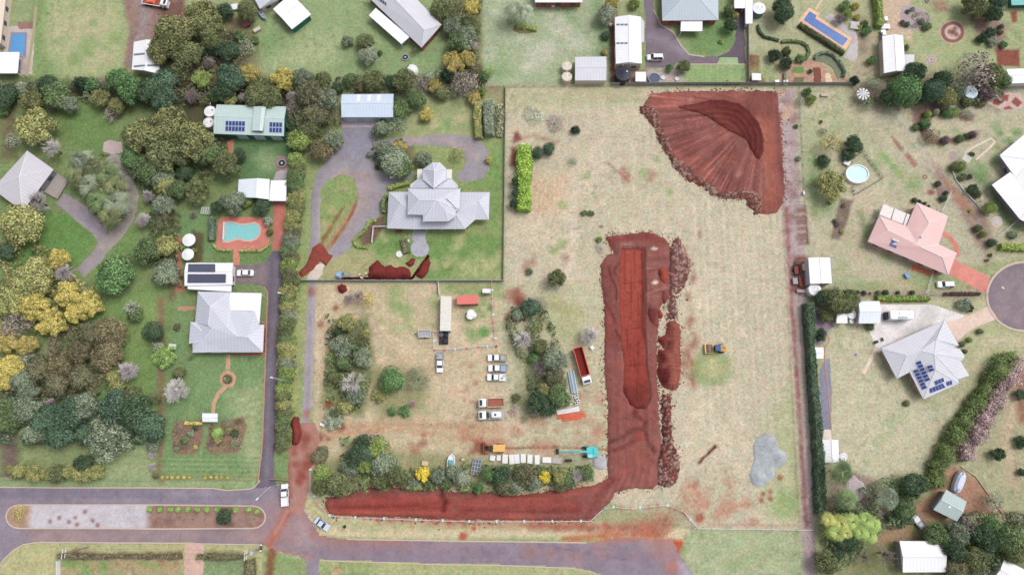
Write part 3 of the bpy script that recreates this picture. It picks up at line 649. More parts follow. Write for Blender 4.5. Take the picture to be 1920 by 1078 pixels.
pave('driveway',[(1545,674),(1556,672),(1560,740),(1558,806),(1540,806),(1536,700)],(142,142,160),.036,.28,.2,31)
kerb('kerb',[(1543,640),(1552,628),(1555,640),(1546,652),(1546,674),(1551,720),(1559,806)],.3,.1,mat('brick_edge',L(206,158,140),.9))
pave('concrete_apron',[(1534,806),(1558,804),(1560,826),(1532,826)],(230,216,206),.044,.28,.1,31)
pave('concrete_apron',[(1532,826),(1545,826),(1548,870),(1536,880)],(196,206,218),.048,.28,.1,31)
pave('garden_path',thick([(1538,878),(1544,920),(1550,960),(1556,965)],9),(184,154,136),.04,.28,.4,31)
pave('gravel_bed',[(1521,600),(1524,582),(1535,578),(1560,600),(1565,612),(1553,620),(1548,640),(1536,648),(1522,640)],(156,138,150),.03,.28,.5,31)
pave('garden_path',thick([(1528,650),(1521,635),(1521,590),(1527,580),(1540,577)],5),(206,186,188),.04,.25,.3,31)
pave('gravel_bed',[(1600,890),(1620,905),(1625,925),(1610,940),(1592,930),(1588,905)],(190,176,178),.04,.28,1,31)
pave('brick_path',[(346,1018),(382,1018),(381,1100),(345,1100)],(208,176,160),.04,.3,.3,32)
# circular garden beds
def ringbed(cx,cy,r,ry,cols,name='round_flower_bed',paintx=None):
    def pf(cv,d):
        for k,(f,c) in enumerate(cols): cv.poly(arc(cx,cy,r*f,0,360,20,ry*f),c,1,1.2,.4)
        if paintx: paintx(cv)
    return pave(name,arc(cx,cy,r,0,360,24,ry),(206,178,158),.06,.22,.2,int(cx),pf)
TAN,BED,GRY = (208,180,160),(142,98,90),(190,182,180)
ringbed(1786,61,24,22,[(.93,BED),(.62,(200,186,180)),(.42,(190,160,148)),(.2,BED)],paintx=lambda cv: [cv.blob(a,b,4,(146,98,86),.9) for a,b in ((1780,61),(1790,54),(1793,66),(1801,70))])
ringbed(1746,112,10,9,[(.8,(170,160,160)),(.5,(206,196,190)),(.25,(140,130,130))])
def fan_(cv):
    for q in ([(1860,196),(1866,184),(1880,192),(1872,199)],[(1875,178),(1892,178),(1889,190),(1880,190)],[(1895,192),(1904,182),(1916,193),(1908,202)],[(1882,202),(1892,199),(1900,205),(1882,206)]): cv.poly(q,(150,90,82),1,1,.4)
pave('flower_bed',[(1850,193),(1868,178),(1893,174),(1912,178),(1925,196),(1908,206),(1880,207)],(204,178,170),.06,.22,.2,40,lambda cv,d: fan_(cv))
ringbed(1787,292,10,9.5,[(.85,(176,160,156))],'gravel_bed')
ringbed(1734,332,6.5,6,[(.8,(132,110,96)),(.3,(190,180,170))]); ringbed(1746,361,10,7,[(.85,(160,132,118)),(.4,(136,96,82))])
ringbed(1869,416,11,11,[(.9,(196,184,178)),(.3,(206,200,196))],'gravel_bed'); ringbed(1604,665,7,6.5,[(.85,(192,184,178)),(.4,(130,120,122))])
ringbed(1699,756,8.5,8.5,[(.85,(98,112,72)),(.3,(230,230,230))])
pave('flower_bed',[(1753,345),(1762,337),(1770,350),(1783,352),(1774,375),(1762,378),(1757,365)],(150,126,120),.05,.25,.4,41)
pave('flower_bed',[(1692,10),(1712,12),(1738,22),(1748,40),(1732,55),(1712,58),(1695,50),(1687,30)],(176,160,162),.05,.25,.6,42)
pave('garden_path',thick([(1808,288),(1826,276),(1858,260),(1866,266),(1855,278),(1830,300)],4),(226,206,190),.05,.22,.2,43)
pave('vegetable_bed',[(1487,126),(1507,126),(1507,137),(1487,137)],(112,150,80),.08,.22,.2,44); pave('vegetable_bed',[(1488,146),(1507,146),(1507,158),(1488,158)],(120,120,84),.08,.22,.2,44)
pave('vegetable_bed',[(1525,127),(1539,128),(1540,156),(1526,155)],(130,84,74),.08,.22,.2,44); pave('concrete_slab',[(1547,138),(1556,138),(1561,155),(1548,155)],(226,204,176),.09,.22,.1,44)
pave('vegetable_bed',[(1465,133),(1482,130),(1482,146),(1465,146)],(176,158,136),.08,.22,.2,44)
pave('flower_bed',[(1523,106),(1545,98),(1565,110),(1580,130),(1582,145),(1570,150),(1560,128),(1545,118),(1528,116)],(128,134,112),.07,.25,.6,44)
pave('flower_bed',arc(985,52,26,30,160,8,12)+[(965,48),(1008,50)],(128,118,84),.06,.25,.4,44)
# ================================================================ EARTHWORKS
em = ground_mat('loose_red_earth',.20,.12,2.4,.8,(1.04,.99,.98),(.98,1.0,1.03))
Z1 = lambda P: [(1180+a/3.994,150+b/3.994) for a,b in P]
Z4 = lambda P: [(1100+a/4.491,420+b/4.491) for a,b in P]
Z5 = lambda P: [(1100+a/3.718,640+b/3.718) for a,b in P]
EB = (143,86,78)
FAN = Z1([(110,180),(160,105),(300,92),(420,88),(740,82),(1060,84),(1108,100),(1130,300),(1140,500),(1160,800),(1150,930),(1090,1000),(1030,1005),(950,1000),(900,950),(885,900),(800,880),(690,870),(620,840),(560,790),(430,730),(330,630),(300,560),(235,460),(215,380),(150,290),(120,230)])
CRES = Z1([(350,205),(420,193),(480,185),(600,155),(720,155),(830,185),(900,240),(970,330),(1000,420),(1008,540),(975,605),(940,595),(890,510),(875,460),(780,410),(700,370),(620,310),(540,270),(400,230)])
fc = U(1432,205)
def fan_paint(cv,d):
    cv.poly(Z1([(120,180),(300,95),(700,88),(560,160),(340,200),(250,230)]),(160,92,78),.7,10,6)
    cv.line(Z1([(1000,250),(1040,500),(1060,900),(1060,990)]),22,(168,96,74),.8,8,5)
    cv.line(Z1([(990,330),(1030,800)]),4,(190,132,106),.5,3,2)
    cv.line(Z1([(1100,200),(1130,600),(1150,850)]),6,(110,56,52),.6,4,2)
    cv.patches(FAN,(156,86,70),22,8,22,.5); cv.patches(FAN,(118,60,54),22,8,22,.5,seed=5)
    cv.blob(1382,325,8,(176,130,110),.5,3,8,mott=.9)
    for s_ in Z1([(470,155),(620,345),(960,300),(840,100)]): cv.blob(s_[0],s_[1],5,(176,130,110),.5,2,5,mott=.9)
def fan_strk(X,Y,px,py):
    a = np.arctan2(Y-fc.y,X-fc.x); r = np.hypot(X-fc.x,Y-fc.y)
    s = (fbm(a*26,r*.05,5,4)-.5)*1.05*np.clip((r-5)/8,0,1)+np.clip(fbm(a*75,r*.15,15,3)-.58,0,1)*3.2*np.clip((r-12)/8,0,1)
    return np.where(px > 1428,(fbm(X*1.6,Y*.05,6,4)-.5)*.4,s)
patch('red_earth_pad',FAN,EB,em,.5,.1,.3,2.5,51,fan_paint,.2,.02,None,fan_strk); tag(bpy.data.objects['red_earth_pad'],kind='structure')
UARC = Z1([(420,193),(480,185),(600,155),(720,155),(830,185),(900,240),(970,330),(1000,420),(1008,540),(975,605)])
def furrow(X,Y,px,py):
    u = ldist(px,py,UARC)+3.2*(fbm(X*.22,Y*.22,9,3)-.5); v = .5+.5*np.sin(u*.62+3.5*(fbm(X*.09,Y*.09,19,2)-.5)); return v**1.6*(.55+.9*(fbm(X*.12,Y*.12,29,2)-.2))
def cres_h(X,Y,px,py,d): return .38*np.clip(d/4,0,1)*furrow(X,Y,px,py)
def cres_paint(cv,d):
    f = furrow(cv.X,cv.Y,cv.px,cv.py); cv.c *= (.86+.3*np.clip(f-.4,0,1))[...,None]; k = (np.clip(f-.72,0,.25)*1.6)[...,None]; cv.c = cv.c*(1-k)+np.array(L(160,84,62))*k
    cv.poly(Z1([(350,205),(480,190),(620,200),(880,460),(780,410),(620,310),(400,235)]),(134,66,56),.6,6,6,mott=.2)
patch('excavated_furrows',CRES,(112,48,44),em,.5,.2,.26,1.5,52,cres_paint,.25,.42,cres_h); tag(bpy.data.objects['excavated_furrows'],kind='structure')
def debris_paint(cv,d):
    x,y = cv.X,cv.Y; n1 = fbm(x*1.1,y*1.1,61,4); n2 = fbm(x*2.6,y*2.6,62,3)
    k = np.clip((n1-.52)*5+(n2-.5)*7,0,1)[...,None]*.75; cv.c[:] = cv.c*(1-k)+np.array(L(188,158,140))*k; k = np.clip((fbm(x*.5,y*.5,66,3)-.5)*5,0,1)[...,None]*.5; cv.c[:] = cv.c*(1-k)+np.array(L(140,66,54))*k
def debris(name,P,base,seed,h=.7,label=None,k=1.0):
    o = patch(name,P,base,em,h,.2,.24,5,seed,debris_paint,.6,.03,
              lambda X,Y,px,py,d: .45*np.clip(d/4,0,1)*np.abs(fbm(X*2.1,Y*2.1,seed+2,4)-.5)*2.2)
    return tag(o,label,'soil pile','windrows of stripped topsoil') if label else tag(o,kind='stuff')
debris('soil_windrow',Z1([(75,245),(75,200),(130,185),(200,215),(240,260),(240,330),(280,400),(320,520),(350,580),(440,640),(520,720),(620,770),(680,840),(760,830),(850,820),(960,820),(985,880),(990,1000),(940,995),(895,950),(880,900),(800,895),(690,890),(610,860),(550,805),(420,745),(320,640),(290,560),(215,470),(200,380),(145,300)]),(116,74,66),53,.7,'lumpy windrow of soil and straw along the lower left edge of the fan-shaped pad')
# main cut
MAIN = Z4([(155,112),(200,100),(300,95),(380,84),(500,68),(580,85),(660,130),(700,190),(712,300),(705,600),(640,660),(620,700),(605,830),(600,920),(588,960),(590,1078)])+Z5([(488,60),(490,250),(500,500),(520,700),(505,850),(498,985)])+[(1225,917),(1190,914),(1153,923),(1146,938),(1131,951),(1108,974),(1050,975),(1000,974),(880,974),(780,971),(700,968),(640,966),(618,963),(607,942),(620,931),(654,929),(662,921),(684,913),(714,912),(756,915),(783,918),(811,913),(847,922),(920,921),(935,928),(971,929),(1046,918),(1084,914),(1118,908),(1140,896)]+Z5([(148,850),(148,600),(150,450),(130,300),(122,100)])+Z4([(150,1000),(150,700),(130,560),(113,350),(170,262),(240,250),(200,192)])
def main_paint(cv,d):
    for k in range(9): cv.line(Z4([(520,260+k*45),(690,250+k*45)]),4,(118,66,64) if k % 2 else (158,96,86),.5,3,2)
    cv.poly(Z4([(115,340),(270,330),(270,640),(300,1078),(160,1078),(140,560)]),(128,64,58),.6,8,5,mott=.3)
    for q in ([(180,370),(200,440),(250,560),(248,640)],[(150,660),(200,740),(240,830)],[(270,330),(225,400),(300,520)],[(240,900),(290,980),(310,1070)]): cv.line(Z4(q),3,(92,30,28),.85,2,2)
    cv.line(Z4([(160,690),(190,800),(180,1000)]),6,(162,72,58),.6,5,4)
    cv.line(Z4([(160,150),(300,130),(500,110),(640,150)]),14,(132,58,50),.8,6,5)
    cv.poly(Z4([(520,690),(600,740),(590,860),(560,860),(510,780)]),(106,46,44),.8,5,5)
    cv.line(Z4([(490,600),(560,570),(670,540)]),3,(176,116,104),.8,2,1); cv.line(Z4([(490,380),(560,378)]),2,(176,116,104),.7,1,1)
    cv.blob(1226,468,7,(214,190,170),1,2,3,ry=3); cv.blob(1227,531,6,(220,202,182),1,2,3,ry=4)
    cv.poly(Z4([(280,170),(380,160),(380,215),(300,205)]),(176,132,116),.6,4,4,mott=.5)
    # lower part
    cv.poly(Z5([(150,100),(490,100),(495,600),(150,620)]),(146,78,68),.5,10,6)
    for k in range(10): cv.line(Z5([(170+k*34,420),(172+k*34,640)]),3,(122,60,54) if k % 2 else (160,92,80),.4,3,2)
    cv.line(Z5([(340,470),(330,510),(400,560),(395,590)]),6,(118,50,44),.8,3,4)
    cv.line(Z5([(150,710),(240,670),(330,610),(390,620),(420,680),(470,770)]),7,(104,46,42),.75,4,5)
    cv.line(Z5([(130,775),(250,740),(330,690),(370,650)]),6,(108,44,40),.8,4,4)
    cv.blob(1198,818,8,(166,66,54),.7); cv.poly(Z5([(200,800),(330,720),(450,800),(480,960),(250,960)]),(156,84,70),.6,16,8,mott=.3)
    cv.poly([(607,940),(660,935),(720,925),(850,930),(850,966),(640,962)],(158,60,48),.75,8,6)
    cv.line([(620,958),(800,962),(1000,968)],6,(182,84,60),.7,4,3)
    cv.poly([(850,930),(920,930),(1050,925),(1100,940),(1090,965),(860,966)],(148,56,46),.6,10,8,mott=.2)
    cv.line([(830,928),(836,940),(832,955)],9,(92,32,28),.85,4,3); cv.line([(860,940),(930,938),(1050,930),(1120,915),(1180,880)],8,(166,78,62),.6,5,4)
    cv.line([(640,950),(780,948),(830,952)],4,(118,40,34),.6,3,3); cv.line([(870,956),(1000,958),(1090,955)],4,(118,42,36),.6,3,3)
    cv.line([(1105,965),(1120,930),(1150,900)],10,(116,52,44),.6,6,4)
    for k in range(12): cv.line([(1115+k*9,960-k*3),(1150+k*7,900-k*4)],3,(172,104,86) if k % 2 else (120,60,52),.35,3,2)
def main_strk(X,Y,px,py):
    v = (fbm(X*1.5,Y*.07,71,4)-.5)*.35; h = (fbm(X*.08,Y*1.5,72,4)-.5)*.5
    k = np.clip((py-890)/25,0,1); return v*(1-k)+h*k
TR = Z4([(298,202),(480,212),(487,500),(484,800),(488,900),(490,1078)])+Z5([(405,0),(412,170),(438,330),(436,400),(400,470),(350,470),(300,440),(252,350),(262,170),(242,0)])+Z4([(290,1078),(282,850),(272,500),(275,290)])
patch('earth_cut',MAIN,EB,em,.7,.15,.3,2.2,54,main_paint,.25,.02,lambda X,Y,px,py,d: -1.5*np.clip((sdist(px,py,TR)+2.5)/3,0,1),main_strk); tag(bpy.data.objects['earth_cut'],kind='structure')
def tr_paint(cv,d):
    cv.poly(Z5([(230,-100),(460,-100),(440,480),(250,480)]),(142,54,46),.85,60,6)
    cv.poly(Z5([(250,300),(450,300),(430,480),(280,480)]),(116,46,42),.8,16,5)
    cv.line(Z4([(468,220),(472,600),(468,860),(500,1000)]),5,(96,36,34),.9,3,2); cv.line(Z4([(300,206),(470,214)]),3,(92,30,28),.9,2,1)
    cv.line(Z5([(262,330),(300,430),(350,462),(400,455)]),6,(84,30,28),.8,3,2)
    for q in ([(320,210),(325,560)],[(375,430),(370,800)],[(400,240),(405,540)],[(330,570),(370,590),(375,630)],[(300,900),(470,870)],[(340,880),(345,1070)],[(430,560),(435,860)],[(310,500),(440,490)]): cv.line(Z4(q),1.4,(112,34,28),.7,1,1)
    for q in ([(300,20),(305,180)],[(360,0),(350,420)],[(270,170),(400,160)],[(290,250),(400,320)],[(330,120),(345,200)]): cv.line(Z5(q),1.6,(106,30,28),.7,1,1)
patch('excavated_trench',TR,(164,72,54),em,.12,.1,.28,2.2,55,tr_paint,.15,.05,None,lambda X,Y,px,py: (fbm(X*1.5,Y*.12,73,3)-.5)*.3); tag(bpy.data.objects['excavated_trench'],kind='structure')
debris('soil_windrow',Z4([(705,195),(735,128),(770,115),(795,165),(800,220),(852,262),(864,380),(832,500),(800,575),(740,592),(757,640),(762,740),(745,805),(690,800),(690,640),(680,450),(700,300)]),(118,76,72),56,.9,'lumpy purple-brown topsoil windrow along the upper right side of the long trench')
debris('soil_windrow',Z5([(530,370),(585,375),(595,560),(600,700),(640,800),(652,880),(632,985),(580,1020),(500,995),(490,850),(520,750),(530,600),(520,460),(500,430)]),(104,56,52),57,1.1,'dark red-brown windrow widening to a heap right of the lower earth cut')
def heap(P,base,label,seed,h=1.6,slope=.35,name='soil_pile',cat='soil pile',group=None,paint=None,rough=.3,hfn=None,m=None,z0=.03):
    o = patch(name,P,base,m or em,h,slope,.24,1.2,seed,paint,rough,z0,hfn); return tag(o,label,cat,group)
pb = Z4([(680,830),(740,813),(785,850),(788,1000),(786,1078)])+Z5([(648,60),(655,200),(640,322),(600,340),(540,322),(505,275),(488,205),(500,170),(490,100),(500,60),(545,60),(562,20)])+Z4([(660,1050),(602,990),(600,960),(662,930)])
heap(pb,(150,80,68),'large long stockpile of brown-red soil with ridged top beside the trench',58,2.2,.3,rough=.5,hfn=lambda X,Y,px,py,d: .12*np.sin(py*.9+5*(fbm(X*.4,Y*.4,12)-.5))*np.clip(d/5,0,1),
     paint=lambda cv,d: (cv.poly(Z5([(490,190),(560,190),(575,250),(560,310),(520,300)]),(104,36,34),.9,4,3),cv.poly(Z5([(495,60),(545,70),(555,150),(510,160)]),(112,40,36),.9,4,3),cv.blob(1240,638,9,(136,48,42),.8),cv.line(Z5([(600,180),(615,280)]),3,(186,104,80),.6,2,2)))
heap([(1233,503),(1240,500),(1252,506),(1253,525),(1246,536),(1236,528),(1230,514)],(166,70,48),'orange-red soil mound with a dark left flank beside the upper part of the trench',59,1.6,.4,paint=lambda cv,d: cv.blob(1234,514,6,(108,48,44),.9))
heap([(1238,545),(1250,543),(1252,560),(1246,570),(1238,562)],(134,62,54),'small brown-red soil mound just below the orange-red one',60,1.0,.35)
heap([(1231,582),(1238,580),(1244,592),(1240,598),(1232,594)],(160,68,50),'smallest bright red soil mound at the bare straw gap right of the trench',61,1.0,.4)
heap([(1212,575),(1224,576),(1230,600),(1226,612),(1216,605),(1210,590)],(112,50,48),'low dark gouged soil heap on the right shoulder of the trench',62,1.3,.3)
heap([(634,537),(640,533),(648,536),(650,545),(642,551),(635,547)][:],(122,40,40),'round dark red soil pile just inside the site boundary fence',63,1.0,.4)
heap([(548,806),(545,790),(550,782),(560,780),(562,796),(567,812),(560,832),(548,834)],(134,56,50),'red soil heap beside the shrub row at the site entrance track',64,1.3,.4)
# trench spoil beside the grey house
heap([(691,520),(693,500),(708,488),(714,495),(720,500),(732,497),(740,503),(756,500),(768,506),(770,520),(740,523)],(124,46,42),'long red spoil heap beside the narrow trench in the grey house garden',65,1.4,.35)
heap([(760,494),(772,484),(778,486),(776,496),(768,501)],(128,52,46),'tiny red spoil heap below the round concrete terrace',66,.7,.4)
heap([(780,518),(788,500),(797,488),(804,484),(807,492),(802,512),(792,523)],(130,48,44),'tapering red spoil heap right of the diagonal garden trench',67,1.2,.4)
b_ = [(640,519),(640,525),(774,525),(806,480),(802,477),(770,520)]
pave('narrow_trench',b_,(60,18,20),.026,.25,.3,68)
heap([(586,465),(598,455),(606,460),(615,475),(624,480),(612,498),(600,490),(588,505),(566,520),(560,512),(575,495)],(146,68,54),'flat red soil smear with tyre marks where the gravel drive meets the yard',69,.35,.2,rough=.2)
pave('gravel_bed',[(582,505),(590,495),(606,495),(604,515),(590,527),(576,524)],(214,200,190),.04,.28,2,70)
def entr(cv,d):
    cv.line([(556,850),(560,900),(548,950)],14,(176,140,130),.6,6,4); cv.line([(560,790),(552,850)],10,(142,66,56),.7,5,4); cv.line([(540,860),(545,930)],6,(138,74,64),.6,4,3)
    cv.patches([(545,800),(585,800),(580,900),(545,930)],(140,66,56),14,4,12,.7)
pave('entrance_track',[(566,790),(590,790),(600,812),(596,850),(584,880),(582,905),(572,950),(560,968),(530,952),(540,915),(541,850),(540,842),(552,830)],(172,128,116),.033,.3,2.5,71,entr)
# gravel stockpiles
sm = ground_mat('crushed_stone',.2,.1,3,.6,(1,1,1),(1,1,1)); GS = (178,183,186)
GPc = [(1438,832,20,.9),(1462,856,17,.8),(1420,892,15,.9),(1444,884,12,.5),(1438,856,20,.4)]
def gp_h(X,Y,px,py,d):
    h = np.zeros_like(X)
    for a,b,r,k in GPc: h = np.maximum(h,k*np.clip(1-np.hypot(px-a,py-b)/r,0,1))
    return h
heap([(1412,835),(1420,818),(1438,812),(1454,820),(1458,840),(1472,848),(1476,862),(1466,876),(1452,876),(1452,896),(1436,906),(1425,913),(1410,908),(1404,890),(1412,868),(1414,855)],GS,'pale blue-grey crushed stone stockpile of overlapping cones in the lower right of the paddock',72,.3,.2,'gravel_pile','gravel pile',rough=.15,hfn=gp_h,m=sm)
heap([(1110,862),(1118,854),(1132,853),(1138,860),(1136,880),(1122,880),(1112,874)],(182,182,186),'small flat grey gravel pile behind the teal excavator',73,.5,.2,'gravel_pile','gravel pile',rough=.1,m=sm)

def clods(name,loops,n,spread,m,seed,smax=.32):
    g = np.random.default_rng(seed); v,f,c = [],[],[]
    for P in loops:
        k = len(P); Ls = [math.hypot(P[(i+1) % k][0]-P[i][0],P[(i+1) % k][1]-P[i][1]) for i in range(k)]; tot = sum(Ls)
        for _ in range(int(n*tot/1000)):
            i = g.choice(k,p=np.array(Ls)/tot); t = g.random(); x = P[i][0]*(1-t)+P[(i+1) % k][0]*t; y = P[i][1]*(1-t)+P[(i+1) % k][1]*t
            vn = float(fbm(np.array([x*.07]),np.array([y*.07]),3,2)[0])
            if vn < .42: continue
            o = g.normal(size=2)*spread*(.2+2.2*(vn-.3)*2); w = U(x+o[0],y+o[1]); s_ = g.uniform(.06,smax)**1; a = g.uniform(0,6.28); b = len(v)
            q = [(math.cos(a+j*1.571)*s_*g.uniform(.6,1.1),math.sin(a+j*1.571)*s_*g.uniform(.6,1.1)) for j in range(4)]
            v += [(w.x+x_,w.y+y_,-.02) for x_,y_ in q]+[(w.x+x_*.5,w.y+y_*.5,s_*.7) for x_,y_ in q]
            f += [(b+4,b+5,b+6,b+7)]+[(b+j,b+(j+1) % 4,b+4+(j+1) % 4,b+4+j) for j in range(4)]; cc = L(*[(150,74,60),(128,62,54),(170,104,84),(112,60,54)][g.integers(4)]); c += [cc]*8
    me = bpy.data.meshes.new(name); me.from_pydata(v,[],f); set_col(me,np.array(c)); me.materials.append(m); o = bpy.data.objects.new(name,me); C.objects.link(o); return tag(o,kind='stuff')
clods('soil_clods',[MAIN,FAN],1300,3.2,em,5); clods('soil_clods',[pb,Z4([(705,195),(770,115),(852,262),(864,380),(800,575),(757,640),(745,805),(690,800),(680,450)]),Z5([(530,370),(585,375),(600,700),(652,880),(632,985),(500,995),(490,850),(530,600)])],1300,3.6,em,6)
# ================================================================ BUILDINGS
def roofm(name,rgb,rib=.10,w=.9): return mat(name,L(*rgb),.5,noise=.05,nscale=.5,rib=rib,ribw=w,spec=.4)
RW = roofm('white_steel_roof',(250,250,253),.07); RG = roofm('grey_steel_roof',(208,210,222)); RS = roofm('silver_steel_roof',(216,216,224),.10)
RP = roofm('pink_tile_roof',(242,200,196),.07,.6); RGR = roofm('pale_green_steel_roof',(196,216,212)); RB = roofm('blue_grey_steel_roof',(186,198,208)); RSG = roofm('sage_steel_roof',(178,194,192))
WW = mat('white_wall',L(226,222,220),.8); WC = mat('cream_wall',L(214,200,182),.8); WBK = mat('red_brick_wall',L(166,96,82),.9,noise=.2,nscale=6)
WGN = mat('green_steel_wall',L(46,112,104),.6); WBL = mat('pale_blue_wall',L(176,188,204),.6); WGY = mat('grey_wall',L(150,146,150),.8); WPK = mat('pink_brick_wall',L(198,160,150),.9)
MTR = mat('trim_white',L(240,240,242),.6); GLS = mat('dark_glass',(.02,.025,.035),.08,spec=.8); MWIN = mat('window_glass',(.05,.06,.08),.15,spec=.7)
DRD = mat('garage_door_panel',L(196,206,216),.6); SOL = mat('solar_cells',L(52,72,146),.25,spec=.5,noise=.1); SOLK = mat('dark_solar_film',L(88,90,110),.4)
ALU = mat('aluminium_frame',L(210,214,220),.4,.3); SKL = mat('skylight_sheet',L(120,134,148),.4); SKW = mat('white_skylight_sheet',L(250,250,252),.4)
WOOD = mat('grey_timber',L(172,162,156),.9,noise=.2,nscale=3); MET = mat('galvanised_steel',L(176,178,184),.5,.4); DARK = mat('dark_recess',(.012,.012,.015),.9); BLK = mat('black_rubber',(.018,.018,.02),.8)
RCAP = mat('ridge_capping',L(236,236,242),.5); GUT = mat('gutter_grey',L(170,170,178),.5)
BLD = {}
def inset(P,k):
    n = len(P); area = sum(P[i].x*P[(i+1) % n].y-P[(i+1) % n].x*P[i].y for i in range(n)); s = 1 if area > 0 else -1; out = []
    for i in range(n):
        a,b,c = P[i-1],P[i],P[(i+1) % n]; d1 = (b-a).to_2d().normalized(); d2 = (c-b).to_2d().normalized()
        n1 = Vector((-d1.y,d1.x))*s; n2 = Vector((-d2.y,d2.x))*s; m = n1+n2; q = m.length_squared
        m = m*(2/q) if q > .15 else n1
        if m.length > 3: m = m.normalized()*3
        out.append(Vector((b.x+m.x*k,b.y+m.y*k,0)))
    return out
def building(name,label,cat,V,F,loop,roof,wall,zs=0.0,ins=.45,parent=None,tname='roof',wins=True,walls=True,group=None,doors=0):
    """V: list of (px,py,z) or Vectors; F: facets; loop: outline indices; zs: level the walls start from"""
    V3 = [v if isinstance(v,Vector) else U(*v) for v in V]; lp = [V3[i] for i in loop]; c = sum(lp,Vector())/len(lp)
    if parent is None:
        root = empty(name,(c.x,c.y,0),0,label,cat,group); off = Vector((c.x,c.y,0))
    else: root = parent; off = Vector(root.location)
    ze = min(v.z for v in lp)-.2; b = MB(); W = [v-off for v in V3]
    for f in F: b.add([W[i] for i in f],[tuple(range(len(f)))])
    n = len(loop); k0 = len(b.v)
    lo = [W[i] for i in loop]; b.add(lo+[Vector((p.x,p.y,ze)) for p in lo],[(i,(i+1) % n,n+(i+1) % n,n+i) for i in range(n)]+[tuple(range(n,2*n))],1)
    ro = b.build(tname,[roof,MTR if wall is not WGN else WGN],root,rib=True)
    # make facets face up
    me = ro.data
    import bmesh
    bm = bmesh.new(); bm.from_mesh(me); bmesh.ops.remove_doubles(bm,verts=bm.verts,dist=.005); bmesh.ops.recalc_face_normals(bm,faces=bm.faces); bm.to_mesh(me); bm.free()
    fn_ = lambda f: (W[f[1]]-W[f[0]]).cross(W[f[-1]]-W[f[0]]).normalized()
    ed = {}
    for f in F:
        for a,q in zip(f,f[1:]+f[:1]): ed.setdefault((min(a,q),max(a,q)),[]).append(f)
    rc = MB()
    for (a,q),fs_ in ed.items():
        if len(fs_) == 2 and (W[a]-W[q]).length > .8 and abs(fn_(fs_[0]).dot(fn_(fs_[1]))) < .994: rc.cyl(W[a]+Vector((0,0,.02)),W[q]+Vector((0,0,.02)),.09,n=6)
    if rc.v: rc.build('ridge_cap',RCAP,root)
    gt = MB(); LO = [W[i] for i in loop]
    for i in range(n):
        a,q = LO[i],LO[(i+1) % n]
        if abs(a.z-q.z) < .05: gt.cyl(a-Vector((0,0,.07)),q-Vector((0,0,.07)),.085,n=6)
    if gt.v: gt.build('gutter',GUT,root)
    if walls:
        ip = [p-off for p in inset([v.copy() for v in lp],ins)]; w = MB(); w.prism([(p.x,p.y) for p in ip],zs,ze+.02)
        wo_ = w.build('wall',wall,root)
        if wins:
            m_ = len(ip); cen = sum(ip,Vector())/m_; done = 0
            for i in range(m_):
                a,q = ip[i],ip[(i+1) % m_]; l = (q-a).length
                if l < 3: continue
                d = (q-a)/l; nn = Vector((d.y,-d.x,0)); mid = (a+q)/2
                if sdist(np.array([(mid+nn*.3).x]),np.array([(mid+nn*.3).y]),[(p.x,p.y) for p in ip])[0] > 0: nn = -nn
                k = max(1,int(l/4.2))
                for j in range(k):
                    p = a+d*(l*(j+.5)/k); wb_ = MB(); rz = math.atan2(d.y,d.x)
                    isd = doors and done < doors and l > 4.5 and nn.y < -.3
                    if isd: wb_.box(p+nn*.03+Vector((0,0,zs+1.2)),(min(3.0,l/k*.8),.08,2.4),rz); wb_.build('garage_door',DRD,root); done += 1
                    elif not doors: wb_.box(p+nn*.03+Vector((0,0,zs+1.5)),(1.5,.08,1.1),rz); wb_.build('window',MWIN,root)
    BLD.setdefault(id(root),[]).extend([[V3[i] for i in f] for f in F])
    return root
def on_roof(root,px,py):
    o = Vector((0,0,H)); r = ray(px,py); best = None
    for f in BLD[id(root)]:
        n = None
        for i in range(2,len(f)):
            n = (f[1]-f[0]).cross(f[i]-f[0])
            if n.length > 1e-3: break
        n.normalize(); n = n if n.z > 0 else -n
        if n.z < .2 or abs(r.dot(n)) < 1e-6: continue
        t = (f[0]-o).dot(n)/r.dot(n); p = o+r*t
        dd = sdist(np.array([p.x]),np.array([p.y]),[(v.x,v.y) for v in f])[0]
        if dd > -.05 and (best is None or p.z > best[0].z): best = (p,n)
        elif best is None and dd > -1.5: best2 = (p,n); best = best or None
    if best is None:
        for f in BLD[id(root)]:
            n = (f[1]-f[0]).cross(f[2]-f[0]).normalized(); n = n if n.z > 0 else -n
            if n.z < .2: continue
            t = (f[0]-o).dot(n)/r.dot(n); p = o+r*t
            dd = sdist(np.array([p.x]),np.array([p.y]),[(v.x,v.y) for v in f])[0]
            if best is None or dd > best[2]: best = (p,n,dd)
    return best[0],best[1]
